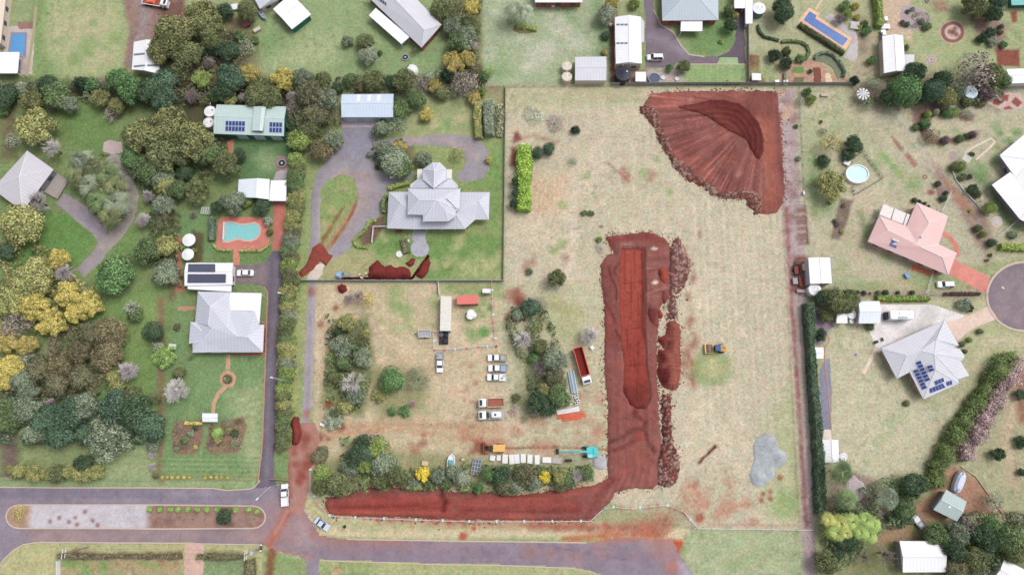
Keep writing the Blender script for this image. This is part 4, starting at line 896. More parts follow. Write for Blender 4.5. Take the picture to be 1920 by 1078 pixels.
def panels(root,Q,nx,ny,m=None,name='solar_panel',gap=.06,up=.12):
    """Q: four pixels of the array; nx by ny panels, each a part"""
    m = m or SOL; off = Vector(root.location)
    g = lambda u,v: (Q[0][0]*(1-u)*(1-v)+Q[1][0]*u*(1-v)+Q[2][0]*u*v+Q[3][0]*(1-u)*v,Q[0][1]*(1-u)*(1-v)+Q[1][1]*u*(1-v)+Q[2][1]*u*v+Q[3][1]*(1-u)*v)
    for i in range(nx):
        for j in range(ny):
            cs = []
            for u,v in ((i+gap,j+gap),(i+1-gap,j+gap),(i+1-gap,j+1-gap),(i+gap,j+1-gap)):
                p,n = on_roof(root,*g(u/nx,v/ny)); cs.append((p,n))
            p0,n0 = on_roof(root,*g((i+.5)/nx,(j+.5)/ny)); b = MB(); T = []
            for (p,n) in cs:
                q = p-n0*((p-p0).dot(n0)); T.append(q-off)
            b.add([q+n0*(up-.05) for q in T]+[q+n0*up for q in T],[(0,1,2,3),(4,5,6,7),(0,1,5,4),(1,2,6,5),(2,3,7,6),(3,0,4,7)],1)
            cc = sum(T,Vector())/4; b.add([cc+(q-cc)*.93+n0*(up+.006) for q in T],[(0,1,2,3)],0)
            b.build(name,[m,ALU],root)
def sheet_on(root,Q,m,name,up=.04):
    off = Vector(root.location); b = MB(); T = []
    pc,n0 = on_roof(root,sum(q[0] for q in Q)/4,sum(q[1] for q in Q)/4)
    o = Vector((0,0,H))
    for q in Q:
        r = ray(*q); t = (pc-o).dot(n0)/r.dot(n0); T.append(o+r*t-off)
    b.add([q+n0*(up-.03) for q in T]+[q+n0*up for q in T],[(3,2,1,0),(4,5,6,7),(0,1,5,4),(1,2,6,5),(2,3,7,6),(3,0,4,7)])
    return b.build(name,m,root)
def vent(root,px,py,m=None,s=.35,name='roof_vent'):
    p,n = on_roof(root,px,py); off = Vector(root.location); b = MB(); b.cyl(p-off-Vector((0,0,.1)),p-off+Vector((0,0,.35)),s*.6,n=10); b.cyl(p-off+Vector((0,0,.35)),p-off+Vector((0,0,.6)),s,s*.4,n=10)
    return b.build(name,m or MET,root)
def gable(name,label,cat,P,z,rise,roof,wall,along='01',**k):
    """P: four eave pixels in order; ridge from middle of edge 0-1 to middle of edge 2-3 ('01') or 1-2 to 3-0 ('12')"""
    W = [U(p[0],p[1],z) for p in P]; t = k.pop('rt',.5)
    if along == '12': W = W[1:]+W[:1]
    r1 = W[0].lerp(W[1],t)+Vector((0,0,rise)); r2 = W[3].lerp(W[2],t)+Vector((0,0,rise))
    return building(name,label,cat,W+[r1,r2],[(0,4,5,3),(4,1,2,5)],[0,4,1,2,5,3],roof,wall,**k)
def hip(name,label,cat,P,z,rise,roof,wall,f=.5,**k):
    """hip roof, ridge parallel to edges 1-2 and 3-0"""
    W = [U(p[0],p[1],z) for p in P]; m1 = W[0].lerp(W[1],.5); m2 = W[3].lerp(W[2],.5); l = (m2-m1).length; w = (W[1]-W[0]).length
    q = min(.499,w*f/l); r1 = m1.lerp(m2,q)+Vector((0,0,rise)); r2 = m2.lerp(m1,q)+Vector((0,0,rise))
    return building(name,label,cat,W+[r1,r2],[(0,1,4),(1,2,5,4),(2,3,5),(3,0,4,5)],[0,1,2,3],roof,wall,**k)
def flat(name,label,cat,P,z,roof,wall,tilt_=.0,group=None,posts=True,parent=None,walls=False,tname='roof',wins=False):
    V = [(p[0],p[1],z+(tilt_ if i < 2 else 0)) for i,p in enumerate(P)]
    r = building(name,label,cat,V,[tuple(range(len(P)))],list(range(len(P))),roof,wall,walls=walls,group=group,parent=parent,tname=tname,wins=wins)
    if posts and not walls:
        off = Vector(r.location)
        for p in inset([U(*v) for v in V],.35):
            b = MB(); q = p-off; b.box((q.x,q.y,(z-.15)/2),(.14,.14,z-.15)); b.build('post',MTR,r)
    return r
def tank(x,y,r,h,m,label,cat='tank',group=None,lid=None,ry=None,wallm=None):
    s = S(x,y); k = H/(H-h)
    c = U(x,y,h); rm = r*s/k; root = empty('water_tank',(c.x,c.y,0),0,label,cat,group); n = 28
    b = MB(); b.cyl((0,0,0),(0,0,h),rm,n=n)
    for z in np.arange(.4,h,.45): b.cyl((0,0,z),(0,0,z+.08),rm+.03,n=n)
    b.build('wall',wallm or m,root)
    b = MB(); b.cyl((0,0,h+.005),(0,0,h+rm*.16),rm+.05,.25,n=n)
    for i in range(12): t = i*math.pi/6; b.cyl((math.cos(t)*rm,math.sin(t)*rm,h+.03),(math.cos(t)*.3,math.sin(t)*.3,h+rm*.16+.02),.05,n=4)
    b.build('lid',lid or m,root,smooth=False)
    b = MB(); b.cyl((rm*.45,rm*.2,h+rm*.02),(rm*.45,rm*.2,h+rm*.16),.28,n=12); b.build('hatch',MET,root)
    b = MB(); b.tube([(0,rm+.05,.3),(0,rm+.06,h+.25),(0,rm+1.0,h+.3)],.05); b.build('pipe',MTR,root)
    return root
ZA = lambda x0,y0: (lambda P: [(x0+p[0]/3.994,y0+p[1]/3.994)+tuple(p[2:]) for p in P])
A0,A1,A2,A3,A4,A5 = ZA(0,0),ZA(320,0),ZA(640,0),ZA(960,0),ZA(1280,0),ZA(1590,0)
B0,B1,B2,B3,B4,B5 = ZA(0,260),ZA(320,260),ZA(640,260),ZA(960,260),ZA(1280,260),ZA(1590,260)
C0,C1,C2,C3,C4,C5 = ZA(0,520),ZA(320,520),ZA(590,520),ZA(880,520),ZA(1280,520),ZA(1590,520)
ZD = lambda x0: (lambda P: [(x0+p[0]/3.618,780+p[1]/3.618)+tuple(p[2:]) for p in P])
D0,D1,D2,D3,D4,D5 = ZD(0),ZD(320),ZD(590),ZD(880),ZD(1280),ZD(1590)
# --- top row
r = flat('pool_pavilion','flat white pavilion roof over the end of the left edge pool','pavilion',[(-28,98),(37,98),(33,138),(-28,138)],2.7,RW,WW)
b = MB(); b.box((0,-1.6,.9),(7.5,.1,1.8)); b.box((3.2,0,.9),(.1,4.6,1.8)); b.build('screen',mat('navy_screen',L(52,52,84),.7),r)
gable('beach_house','cream building with dark windows cut by the top left corner','house',[(-60,-30),(14,-30),(1,82),(-60,90)],3,1.2,roofm('cream_roof',(232,214,196)),WC)
r = gable('farm_shed','white gabled shed with two grey skylight strips half under the big olive trees','shed',[(251,79),(302,76),(298,139),(247,131)],3,.8,RW,WW,doors=1)
for y in (102,124):
    sheet_on(r,[(251,y-.5),(272.5,y-2.5),(272.5,y+1),(251,y+3)],SKL,'skylight'); sheet_on(r,[(276,y-2.5),(296,y-2.5),(296,y+1),(276,y+1)],SKL,'skylight')
r = gable('open_shed','white roofed shed with teal side walls standing on the green lawn at the top','shed',A1([(765,70),(900,-45),(1052,110),(908,222)]),2.8,.5,RW,WGN,'12',wins=False)
gable('farmhouse','white and lilac roofed house cut by the top edge behind the boat','house',[(462,-30),(515,-52),(540,-8),(487,17)],3,1.4,roofm('lilac_white_roof',(226,226,240)),WC,'01')
# long brick house, top centre left
A = A2([(180,-40,3),(600,358,3),(750,188,3),(500,-70,3),(330,-75,5),(620,225,5)])
r = building('brick_house','long silver ridged house with white veranda roof lying diagonally at the top','house',A,[(0,1,5,4),(1,2,5),(2,3,4,5)],[0,1,2,3],RS,WBK)
flat('','','',A2([(257,62),(512,278),(450,333),(206,118)]),2.75,RW,WW,parent=r,tname='veranda_roof')
for k in range(4): sheet_on(r,A2([(272+k*17,2+k*12),(284+k*17,10+k*12),(296+k*14,-10+k*12),(284+k*14,-20+k*12)])[:4],SOLK,'solar_panel')
r = gable('blue_shed','pale blue steel shed with three white skylights above the grey house driveway','shed',[(641,177.5),(738,176.5),(737,220),(640,220)],3.4,.7,roofm('pale_blue_roof',(208,222,240),.08),WBL,'12',doors=3,rt=.45,ins=.2)
for x in (670,690,708): sheet_on(r,[(x,178.5),(x+6,178.5),(x+4.5,190),(x-1.5,190)],SKW,'skylight')
# green shed with cross gable
r = gable('green_shed','long pale green roofed shed with two solar arrays and a raised middle gable','shed',A1([(345,785),(868,800),(848,1020),(320,1002)]),3.4,.9,RGR,WGN,'12',wins=True,doors=3,rt=.45,ins=.2)
W4 = [U(a,b,4.45) for a,b in A1([(622,800),(712,803),(690,985),(608,980)])]; r1 = W4[0].lerp(W4[1],.75); r2 = W4[3].lerp(W4[2],.75); r1.z = r2.z = 4.75
building('','','',W4+[r1,r2],[(0,4,5,3),(4,1,2,5)],[0,4,1,2,5,3],RGR,WGN,zs=2.6,ins=.1,parent=r,tname='cross_roof',wins=False)
panels(r,A1([(412,905),(560,908),(556,990),(408,986)]),6,2); panels(r,A1([(740,914),(838,918),(834,998),(738,996)]),4,2)
tank(393.5,209,10.5,2.4,WW,'white round tank at the top left corner of the green roofed shed',group='tanks beside the green roofed shed',lid=RW); tank(391,230,10,2.2,WW,'lower white round tank left of the green roofed shed, part hidden by the tree',group='tanks beside the green roofed shed',lid=RW)
gable('brick_house','white roofed red brick building cut by the top edge right of the palm','house',[(1004,-24),(1091,-24),(1092,5),(1003,5)],3,.8,RW,WBK,'12')
# white steel shed
r = gable('white_shed','long white gabled shed with blue skylight rows beside the black tank','shed',A3([(770,130),(966,128),(972,478),(778,480)]),3.6,.9,RW,WC,'01',ins=.15)
for y in (188,327):
    for k in range(3): sheet_on(r,A3([(782+k*30,y-7),(806+k*30,y-8),(806+k*30,y+5),(782+k*30,y+7)]),SKL,'skylight')
flat('','','',A3([(968,130),(990,165),(990,318),(970,318)]),2.4,RS,WW,parent=r,tname='awning',posts=False)
gable('silver_shed','square silver gabled shed next to two cream tanks by the long fence','shed',A3([(472,428),(706,426),(706,604),(472,604)]),2.8,.6,RS,WC,'12',rt=.5,ins=.15,wins=False)
tank(1063,124,9.5,2.2,WC,'cream round tank, upper of the pair left of the silver shed',group='cream tanks by the silver shed',lid=mat('cream_lid',L(236,228,212),.6)); tank(1063,144,9.5,2.2,WC,'cream round tank, lower of the pair left of the silver shed',group='cream tanks by the silver shed',lid=MATS['cream_lid'])
tank(1169,138,14.5,3.2,mat('black_poly',L(50,52,66),.5),'large ribbed black water tank below the long white shed')
flat('lean_to','small white roofed lean-to between the black tank and the round blue pool','shed',A3([(925,540),(1003,540),(1003,612),(925,612)]),2.2,RW,WW)
# round blue pool/trampoline
def roundpool(x,y,rx,ry,h,rim,water,label,name='round_pool',cat='pool',rot=0.0,n=32):
    c = U(x,y,h); s = S(x,y); root = empty(name,(c.x,c.y,0),rot,label,cat); b = MB()
    P = [(rx*s*math.cos(2*math.pi*i/n),ry*s*math.sin(2*math.pi*i/n)) for i in range(n)]; Q = [(p[0]*.88,p[1]*.88) for p in P]
    vs = [(p[0],p[1],0) for p in P]+[(p[0],p[1],h) for p in P]+[(p[0],p[1],h) for p in Q]+[(p[0],p[1],h-.35) for p in Q]
    b.add(vs,[(k*n+i,k*n+(i+1) % n,(k+1)*n+(i+1) % n,(k+1)*n+i) for k in range(3) for i in range(n)]); b.build('wall',rim,root)
    b = MB(); b.add([(p[0],p[1],h-.2) for p in Q],[tuple(range(n))]); b.build('water',water,root)
    b = MB(); b.tube([(rx*s*.95,0,h+.5),(rx*s*.95,0,h),(rx*s*1.15,0,0)],.05); b.build('ladder',ALU,root); return root
def water(name,rgb): return mat(name,L(*rgb),.12,noise=.10,nscale=1.2,bump=.15,spec=.5)
roundpool(1227,147,11.5,11,.9,mat('blue_liner',L(130,160,186),.5),water('dark_mat',(70,78,104)),'round dark topped trampoline with a blue rim by the long white fence','trampoline','trampoline')
# blue-grey house
r = hip('brick_house','blue-grey hip roofed house with a white patio cover at the top right of centre','house',[(1346,-45),(1347,38),(1242,39),(1240,-45)],3,2.0,RB,WBK,.5)
flat('','','',[(1277,39),(1317,39),(1317,59),(1276,59)],2.6,RW,WW,parent=r,tname='patio_roof')
flat('carport','white carport roof cut by the top edge over the dark driveway','carport',[(1376,-20),(1397,-20),(1397,16),(1377,16)],2.6,RW,WW)
flat('slim_shed','narrow white stepped shed beside the ribbed round white tank at the top','shed',[(1397,-20),(1412,-20),(1411,45),(1398,45)],2.5,RW,WW,walls=True)
tank(1423.5,16,12,2.6,mat('teal_tank_wall',L(90,130,130),.6),'white ribbed round tank with a teal wall right of the narrow white shed',lid=RW)
# lap pool
def inground(label,P,copingm,waterm,name='swimming_pool',wid=.5,lw=True):
    W = Un(P); c = sum(W,Vector())/len(W); root = empty(name,(c.x,c.y,0),0,label,'swimming pool'); n = len(W); I = inset([w.copy() for w in W],-wid)
    b = MB(); vs = [(w-c+Vector((0,0,.10))) for w in W]+[(w-c+Vector((0,0,.13))) for w in I]+[(w-c) for w in I]
    b.add(vs,[(i,(i+1) % n,n+(i+1) % n,n+i) for i in range(n)]+[(n+i,n+(i+1) % n,2*n+(i+1) % n,2*n+i) for i in range(n)]); b.build('coping',copingm,root)
    b = MB(); b.add([(w-c+Vector((0,0,.085))) for w in W],[tuple(range(n))]); b.build('water',waterm,root)
    return root
inground('long blue lap pool with a peach edge set diagonally behind a clipped hedge',A4([(950,88),(1003,122),(990,142),(1238,296),(1195,350),(903,155)]),mat('peach_coping',L(240,196,164),.8),water('blue_pool_water',(44,100,176)))
inground('light blue rectangular pool beside the white pavilion at the left edge',A0([(95,258),(190,258),(182,420),(70,420)]),mat('grey_coping',L(150,140,150),.8),water('light_blue_water',(98,160,216)))
FP = B1([(412,640),(440,628),(470,632),(505,645),(545,650),(590,645),(630,636),(655,650),(668,675),(662,715),(640,745),(600,762),(560,760),(525,748),(495,748),(460,760),(425,770),(400,764),(408,700)])
pr_ = inground('turquoise freeform pool in a pink brick surround at the left',FP,mat('pale_pink_coping',L(224,176,160),.8),water('turquoise_water',(140,206,206)))
b = MB(); o = Vector(pr_.location); b.tube([U(421,417)-o+Vector((0,0,.4)),U(419,451)-o+Vector((0,0,.4))],.22,10); b.build('cover_roller',mat('pale_blue_cover',L(210,226,240),.5),pr_)
r = roundpool(1608,326,22,18.5,1.1,MTR,water('pale_pool_water',(104,184,220)),'oval above-ground pool with white rim inside a small fenced pen','above_ground_pool',rot=R(8))
# right top shed and neighbours
r = gable('white_shed','white gabled shed with a side annexe on the tan gravel yard at upper right','shed',A5([(257,272),(412,268),(432,535),(270,550)]),3.2,.8,RW,WC,'01',doors=1)
flat('','','',A5([(425,410),(498,410),(496,466),(428,500)]),2.6,RS,WC,parent=r,walls=True,tname='annexe_roof',wins=False)
gable('white_shed','white roofed shed cut by the right edge beside the red vegetable bed','shed',[(1887,130),(1950,128),(1952,155),(1892,157)],2.8,.5,RW,WW,'12',wins=False)
flat('teal_shed','small teal structure in the top right corner','shed',[(1896,-10),(1950,-10),(1950,9),(1897,10)],2.2,roofm('teal_roof',(110,190,184)),WGN,walls=True)
# white house at right edge
V = B5([(1135,126,3),(1320,-30,3),(1500,200,3),(1500,700,3),(1290,606,3),(1078,346,3),(1215,252,3),(1255,292,3)])+[(1935,300,4.2),(1935,380,4.2)]
building('white_house','large brilliant white roofed house cut by the right edge above the cul-de-sac','house',V,[(0,1,2,8),(0,8,7),(8,2,3,9),(3,4,9),(4,5,6,7,9),(7,8,9)],[0,1,2,3,4,5,6,7],RW,mat('lilac_grey_wall',L(150,140,154),.8),ins=1.4)
# --- second row, left
r = hip('old_homestead','weathered grey hip roofed house at the far left beside the bare trees','house',[(-14,354),(51,283),(100,318),(42,396)],3.2,1.9,roofm('weathered_steel_roof',(212,208,214),.12),WGY,.5)
b = MB(); c_ = Vector(r.location)
P_ = [U(a,b_,.6)-c_ for a,b_ in B0([(430,258),(512,318),(428,452),(332,398)])]; b.prism([(p.x,p.y) for p in P_],.35,.6); b.build('deck',WOOD,r)
for q in ((0,1),(1,2),(2,3)): b = MB(); b.tube([P_[q[0]]+Vector((0,0,.9)),P_[q[1]]+Vector((0,0,.9))],.05,4); b.build('railing',WOOD,r)
V = B1([(510,306,2.8),(650,300,2.8),(741,305,2.8),(736,456,2.8),(620,446,2.8),(500,440,2.8)])
r = gable('pool_shed','white and pale blue gabled shed above the turquoise pool','shed',B1([(510,306),(741,304),(736,456),(500,441)]),2.8,.8,roofm('ice_white_roof',(232,240,248),.06),WGN,'01',rt=.62,wins=False)
flat('carport','square white carport with a rusty stain at the top of the brick driveway','carport',B1([(750,312),(868,312),(864,468),(735,466)]),2.5,RW,WW)
# garage with big panels + left house
r = gable('garage','white roofed garage covered with large dark solar sheets above the grey hip roofed house','garage',[(349,493),(437,493),(436,534),(346,536)],3,.7,RW,WW,'12',rt=.42)
sheet_on(r,B1([(133,940),(335,940),(335,1000),(130,1000)]),SOLK,'solar_sheet',.12); sheet_on(r,[(352.5,514),(424,514),(423.5,530.5),(351.5,530.5)],SOLK,'solar_sheet',.12)
flat('','','',[(352,535.5),(434,535.5),(434,547),(352,542)],2.8,RW,WW,parent=r,tname='rear_roof',posts=False)
e = 3.0
V = C1([(205,107,e),(441,112,e),(440,247,4.6),(297,222,5.4),(283,357,5.2),(312,382,5.2),(425,377,5.2),(497,441,4.9),(577,446,4.9),(628,252,4.2),(665,352,e),(699,356,e),(690,560,e),(452,560,e),(165,562,e),(165,496,e),(137,494,e),(150,334,e),(184,336,e),(236,406,4.0),(234,478,4.0),(680,118,3.0),(620,250,3.4),(625,352,e)])
F = [(0,1,3),(0,3,4,5,19,18),(1,2,3),(2,6,5,4,3),(2,9,7,6),(7,9,10,11,8),(11,12,8),(8,12,13,14,20,5,6,7),(17,18,19),(16,17,19,20),(15,16,20),(14,15,20),(5,20,19)]
house = building('hip_roofed_house','large light grey hip roofed house on the formal garden lawn at left','house',V,F,[0,1,2,9,10,11,12,13,14,15,16,17,18],RG,WBK)
flat('','','',C1([(441,113),(682,118),(664,352),(612,250),(441,246)]),3.25,RW,WW,parent=house,tname='patio_roof')
building('','','',C1([(228,480,3.55),(318,556,3.08),(222,562,3.08)]),[(0,1,2)],[0,1,2],RS,WW,parent=house,walls=False,tname='front_gable')
building('','','',C1([(413,518,3.5),(450,556,3.08),(380,556,3.08)]),[(0,1,2)],[0,1,2],RS,WW,parent=house,walls=False,tname='porch_gable')
gable('gate_shelter','small white roofed garden shelter at the end of the curved brick path','shelter',D1([(216,-20),(318,-18),(318,38),(216,38)]),2.3,.3,RW,WW,'12',walls=False)
# --- main grey homestead (three tiers)
e = 3.0
V = B2([(357,400,e),(500,400,e),(890,402,e),(1110,402,e),(1104,606,e),(1002,606,e),(926,676,e),(545,678,e),(343,671,e),(440,482,4.9),(500,530,4.9),(1028,468,4.5),(886,466,4.5),(545,570,4.6),(860,570,4.6),(720,470,4.8)])
F = [(0,1,9),(0,9,10,7,8),(1,12,15,10,9),(1,2,12),(2,3,11,12),(3,4,11),(4,5,14,12,11),(5,6,14),(6,7,13,14),(7,10,13),(10,15,13),(15,12,14),(13,15,14)]
gh = building('two_storey_homestead','big grey steel roofed two storey homestead with a wrap-around veranda in the centre left','house',V,F,[0,1,2,3,4,5,6,7,8],RG,WC,ins=2.0)
u = 6.0
V = B2([(500,376,u),(890,376,u),(886,526,u),(856,548,u),(856,582,u),(800,620,u),(612,620,u),(612,571,u),(496,567,u),(583,461,7.6),(712,461,7.6),(800,500,7.2),(780,545,7.0)])
F = [(0,1,10,9),(0,9,8),(8,9,10,7),(7,10,6),(6,10,12,5),(10,11,12),(11,3,4,12),(4,5,12),(1,2,11),(1,11,10),(2,3,11)]
building('','','',V,F,list(range(9)),RG,WPK,zs=3.4,parent=gh,tname='upper_roof',ins=.4)
V = B2([(516,372,4.2),(516,346,4.2),(576,301,4.2),(608,298,5.2),(692,372,5.6),(786,298,5.2),(826,301,4.2),(871,346,4.2),(872,372,4.2)])
building('','','',V,[(0,1,2),(0,2,3,4),(4,5,6,8),(6,7,8)],[0,1,2,3,4,5,6,7,8],RG,WC,zs=0,parent=gh,tname='wing_roof',ins=.3,wins=False)
V = B2([(610,232,5.6),(682,179,5.6),(738,179,5.6),(785,226,5.6),(785,305,5.6),(692,372,6.6),(608,305,5.6),(695,243,7.4)])
building('','','',V,[(0,1,7),(1,2,7),(2,3,7),(3,4,5,7),(5,6,0,7)],[0,1,2,3,4,5,6],RG,WC,zs=0,parent=gh,tname='tower_roof',ins=.35)
for q in ([(568,229),(607,229),(607,300),(568,300)],[(787,231),(830,231),(828,300),(787,300)]): flat('','','',B2(q),2.8,roofm('cream_awning',(240,236,230),.12,.5),WW,parent=gh,tname='awning')
sheet_on(gh,B2([(782,443),(800,445),(872,520),(858,526)]),RG,'dormer',.35)
for x in (545,640,748,850,930,1004,1096):
    p = U(640+x/3.994,260+(684 if x < 950 else 612)/3.994,1.4)-Vector(gh.location); b = MB(); b.box((p.x,p.y+.2,1.4),(.16,.16,2.8)); b.build('veranda_post',MTR,gh)
# --- right: pink house
e = 3.0
V = B5([(150,770,e),(235,577,e),(440,657,e),(516,477,e),(750,580,e),(712,700,e),(680,790,e),(815,856,e),(750,1022,e),(300,690,5.0),(515,785,5.0),(605,630,5.2),(548,815,5.0),(708,890,4.8)])
F = [(0,1,9),(1,2,10,9),(2,3,11,12,10),(3,4,11),(4,5,6,12,11),(6,7,13,12),(7,8,13),(8,0,9,10,12,13)]
pk = building('pink_roofed_house','pale pink tiled roof house with a white pergola at its upper left side','house',V,F,list(range(9)),RP,WPK,ins=.6)
building('','','',B5([(664,655,3.6),(730,652,e),(696,728,e)]),[(0,1,2)],[0,1,2],RP,WW,parent=pk,walls=False,tname='porch_gable')
for q in ([(266,488),(344,520),(318,604),(234,570)],[(350,523),(436,558),(410,640),(325,608)],[(442,561),(466,570),(438,655),(416,644)]): flat('','','',B5(q),2.6,mat('pergola_sheet',L(236,228,224),.6),WW,parent=pk,tname='pergola_roof',posts=(q[0][0] == 266))
sheet_on(pk,B5([(330,748),(380,768),(358,822),(306,800)]),mat('solar_heater_panel',L(96,124,168),.3),'solar_heater',.15); sheet_on(pk,B5([(332,742),(384,762),(378,778),(326,757)]),MTR,'heater_tank',.35)
vent(pk,1590+545/3.994,260+738/3.994,MTR)
# shed + tank at the strip
gable('white_shed','white square shed beside the gravel strip with a round white tank below','shed',[(1515.5,483.5),(1556.5,483),(1560,531),(1519,532)],3.4,.25,RW,mat('lilac_wall',L(196,190,206),.7),'01',ins=.1,doors=1)
tank(1528,543,11.5,2.3,WW,'round white tank tucked below the square white shed, part under the dark tree',lid=RW)
flat('garden_room','small white roof beneath the dark tree beside two round white tanks','shed',[(1570,587),(1589,588),(1589,606),(1568,606)],2.5,RW,WW,walls=True)
tank(1597,589,8.5,2,WW,'larger round white tank between two white roofed sheds',lid=RW); tank(1597,602,4,1.5,WW,'tiny round white tank between two white roofed sheds',lid=RW)
gable('white_shed','white and pale blue gabled garage at the end of the concrete driveway beside the caravan','garage',C5([(78,180),(236,178),(242,344),(80,344)]),3.2,.7,roofm('ice_white_roof',(232,240,248),.06),WW,'12',doors=1)
e = 3.0
V = C5([(248,532,e),(725,320,e),(830,508,e),(790,522,e),(840,540,e),(870,582,e),(872,604,e),(845,628,e),(910,735,e),(822,764,e),(835,792,e),(565,912,e),(462,708,e),(365,758,e),(440,584,4.8),(542,548,4.9),(646,575,5.6),(662,465,5.2),(656,690,4.9)])
F = [(0,1,17,16,15,14),(1,2,17),(2,3,17),(3,4,16,17),(4,5,6,7,16),(7,8,9,16),(9,10,18,16),(10,11,18),(11,12,15,16,18),(12,13,14,15),(13,0,14)]
sh = building('solar_roofed_house','silver grey hip roofed house with many blue solar panels below the cul-de-sac','house',V,F,list(range(14)),RS,WPK,ins=.9)
panels(sh,C5([(503,634),(545,620),(620,768),(578,784)]),1,6); panels(sh,C5([(483,696),(522,683),(596,826),(556,844)]),1,6); panels(sh,C5([(586,662),(632,652),(650,696),(606,712)]),1,2)
panels(sh,C5([(606,830),(706,786),(732,826),(612,870)]),5,1); panels(sh,C5([(642,774),(712,746),(722,780),(652,810)]),3,1); panels(sh,C5([(730,780),(775,765),(782,802),(740,816)]),2,1)
vent(sh,1590+665/3.994,520+622/3.994)
gable('small_shed','small white shed straddling the dark hedge at the head of the grey driveway','shed',C4([(955,524),(1053,524),(1055,608),(965,608)]),2.4,.3,RW,WW,'12',wins=False)
gable('white_shed','white gabled shed with a hatch in its roof between the dark hedge and the palm','shed',D4([(948,160),(1056,160),(1062,311),(956,314)]),3,.6,RW,WW,'01',doors=1)
tank(1581.5,856,8,2.2,WW,'round white tank at the right side of the shed by the palm',lid=RW)
r = gable('sage_shed','sage green gabled shed with a small skylight in the gravel yard at lower right','shed',D5([(666,498),(806,580),(740,712),(580,632)]),3.2,.6,RSG,WGY,'12',doors=1)
sheet_on(r,D5([(680,612),(696,606),(700,618),(684,625)]),SKW,'skylight')
r = gable('white_shed','large white roofed shed with a notched corner near the bottom right','shed',D5([(350,846),(650,848),(664,1056),(372,1058)]),3.4,.8,RW,WGY,'12',doors=1)
r = gable('white_shed','white roof in the bottom right corner of the view','shed',D5([(1060,972),(1230,1055),(1160,1200),(985,1105)]),3,.6,RW,WW,'12',wins=False)
# site huts
def hut(name,label,cat,P,h,roof,wall,extra=None):
    W = [U(a,b_,h) for a,b_ in P]; c = sum(W,Vector())/4; d = (W[1]-W[0]); rz = math.atan2(d.y,d.x); lx = (W[1]-W[0]).length; ly = (W[2]-W[1]).length
    root = empty(name,(c.x,c.y,0),rz,label,cat)
    b = MB(); b.box((0,0,h/2-.02),(lx-.2,ly-.2,h-.25)); b.build('wall',wall,root)
    b = MB(); b.rbox((0,0,h-.05),(lx,ly,.16),.08)
    n = int(max(lx,ly)/1.0)
    for i in range(n):
        if lx > ly: b.box((-lx/2+(i+.5)*lx/n,0,h+.05),(.12,ly-.1,.05))
        else: b.box((0,-ly/2+(i+.5)*ly/n,h+.05),(lx-.1,.12,.05))
    b.build('roof',roof,root)
    for s_ in (-1,1):
        b = MB(); b.box((lx*.2*s_,-ly/2+.08,h*.55),(1.0 if lx > 3 else .5,.06,.8)); b.build('window',MWIN,root)
        b = MB(); b.box((lx*.3*s_,0,.08),(.2,ly-.3,.16)); b.build('skid',BLK,root)
    b = MB(); b.box((lx/2-.08,0,h*.45),(.06,.8,1.9 if h > 2.2 else 1)); b.build('door',MTR,root)
    return root
CR = mat('cream_hut_roof',L(230,226,216),.6)
hut('site_office','long cream transportable site office standing behind the white site fence','site office',C2([(936,140),(1018,140),(1030,400),(942,402)]),2.8,CR,WW)
hut('shipping_container','pink-red container with rounded corners beside the site office','container',C2([(1062,136),(1222,130),(1225,198),(1064,203)]),2.5,mat('salmon_steel',L(226,128,118),.6,noise=.1),mat('salmon_steel_side',L(190,90,80),.6))
hut('toilet_hut','small white portable toilet with a dark roof vent by the corner of the boundary fence','portable toilet',C3([(98,84),(159,86),(159,118),(98,116)]),2.2,MTR,WW)
# ================================================================ PLANTS
def leaf_mat(name,rough=.75):
    m = bpy.data.materials.new(name); m.use_nodes = True; nt = m.node_tree; n = nt.nodes; l = nt.links; b = n['Principled BSDF']
    b.inputs['Roughness'].default_value = rough; b.inputs['Specular IOR Level'].default_value = .25
    oi = n.new('ShaderNodeObjectInfo'); at = n.new('ShaderNodeAttribute'); at.attribute_name = 'tone'
    mr = n.new('ShaderNodeMapRange'); mr.inputs['To Min'].default_value = .3; mr.inputs['To Max'].default_value = 1.8; l.new(at.outputs['Fac'],mr.inputs['Value'])
    v = n.new('ShaderNodeVectorMath'); v.operation = 'SCALE'; l.new(oi.outputs['Color'],v.inputs[0]); l.new(mr.outputs[0],v.inputs['Scale'])
    hv = n.new('ShaderNodeHueSaturation'); l.new(v.outputs[0],hv.inputs['Color'])
    m2 = n.new('ShaderNodeMapRange'); m2.inputs['To Min'].default_value = .515; m2.inputs['To Max'].default_value = .48; l.new(at.outputs['Fac'],m2.inputs['Value']); l.new(m2.outputs[0],hv.inputs['Hue'])
    l.new(hv.outputs[0],b.inputs['Base Color']); return m
LEAF = leaf_mat('foliage'); BARK = mat('bark',(.11,.085,.07),.95,noise=.3,nscale=4,bump=.4); TWIG = leaf_mat('bare_twigs',.9)
def quads(cs,nr,size,g,asp=.75):
    """leaf-sized quads at cs facing nr"""
    k = len(cs); up = g.normal(size=(k,3)); t = np.cross(nr,up); t /= np.linalg.norm(t,axis=1,keepdims=True)+1e-9; bt = np.cross(nr,t)
    s = (size*g.uniform(.6,1.4,(k,1)))/2; v = np.stack([cs-t*s-bt*s*asp,cs+t*s-bt*s*asp*.6,cs+t*s+bt*s*asp,cs-t*s+bt*s*asp*.6],1)
    return v.reshape(-1,3),np.arange(k*4).reshape(k,4)
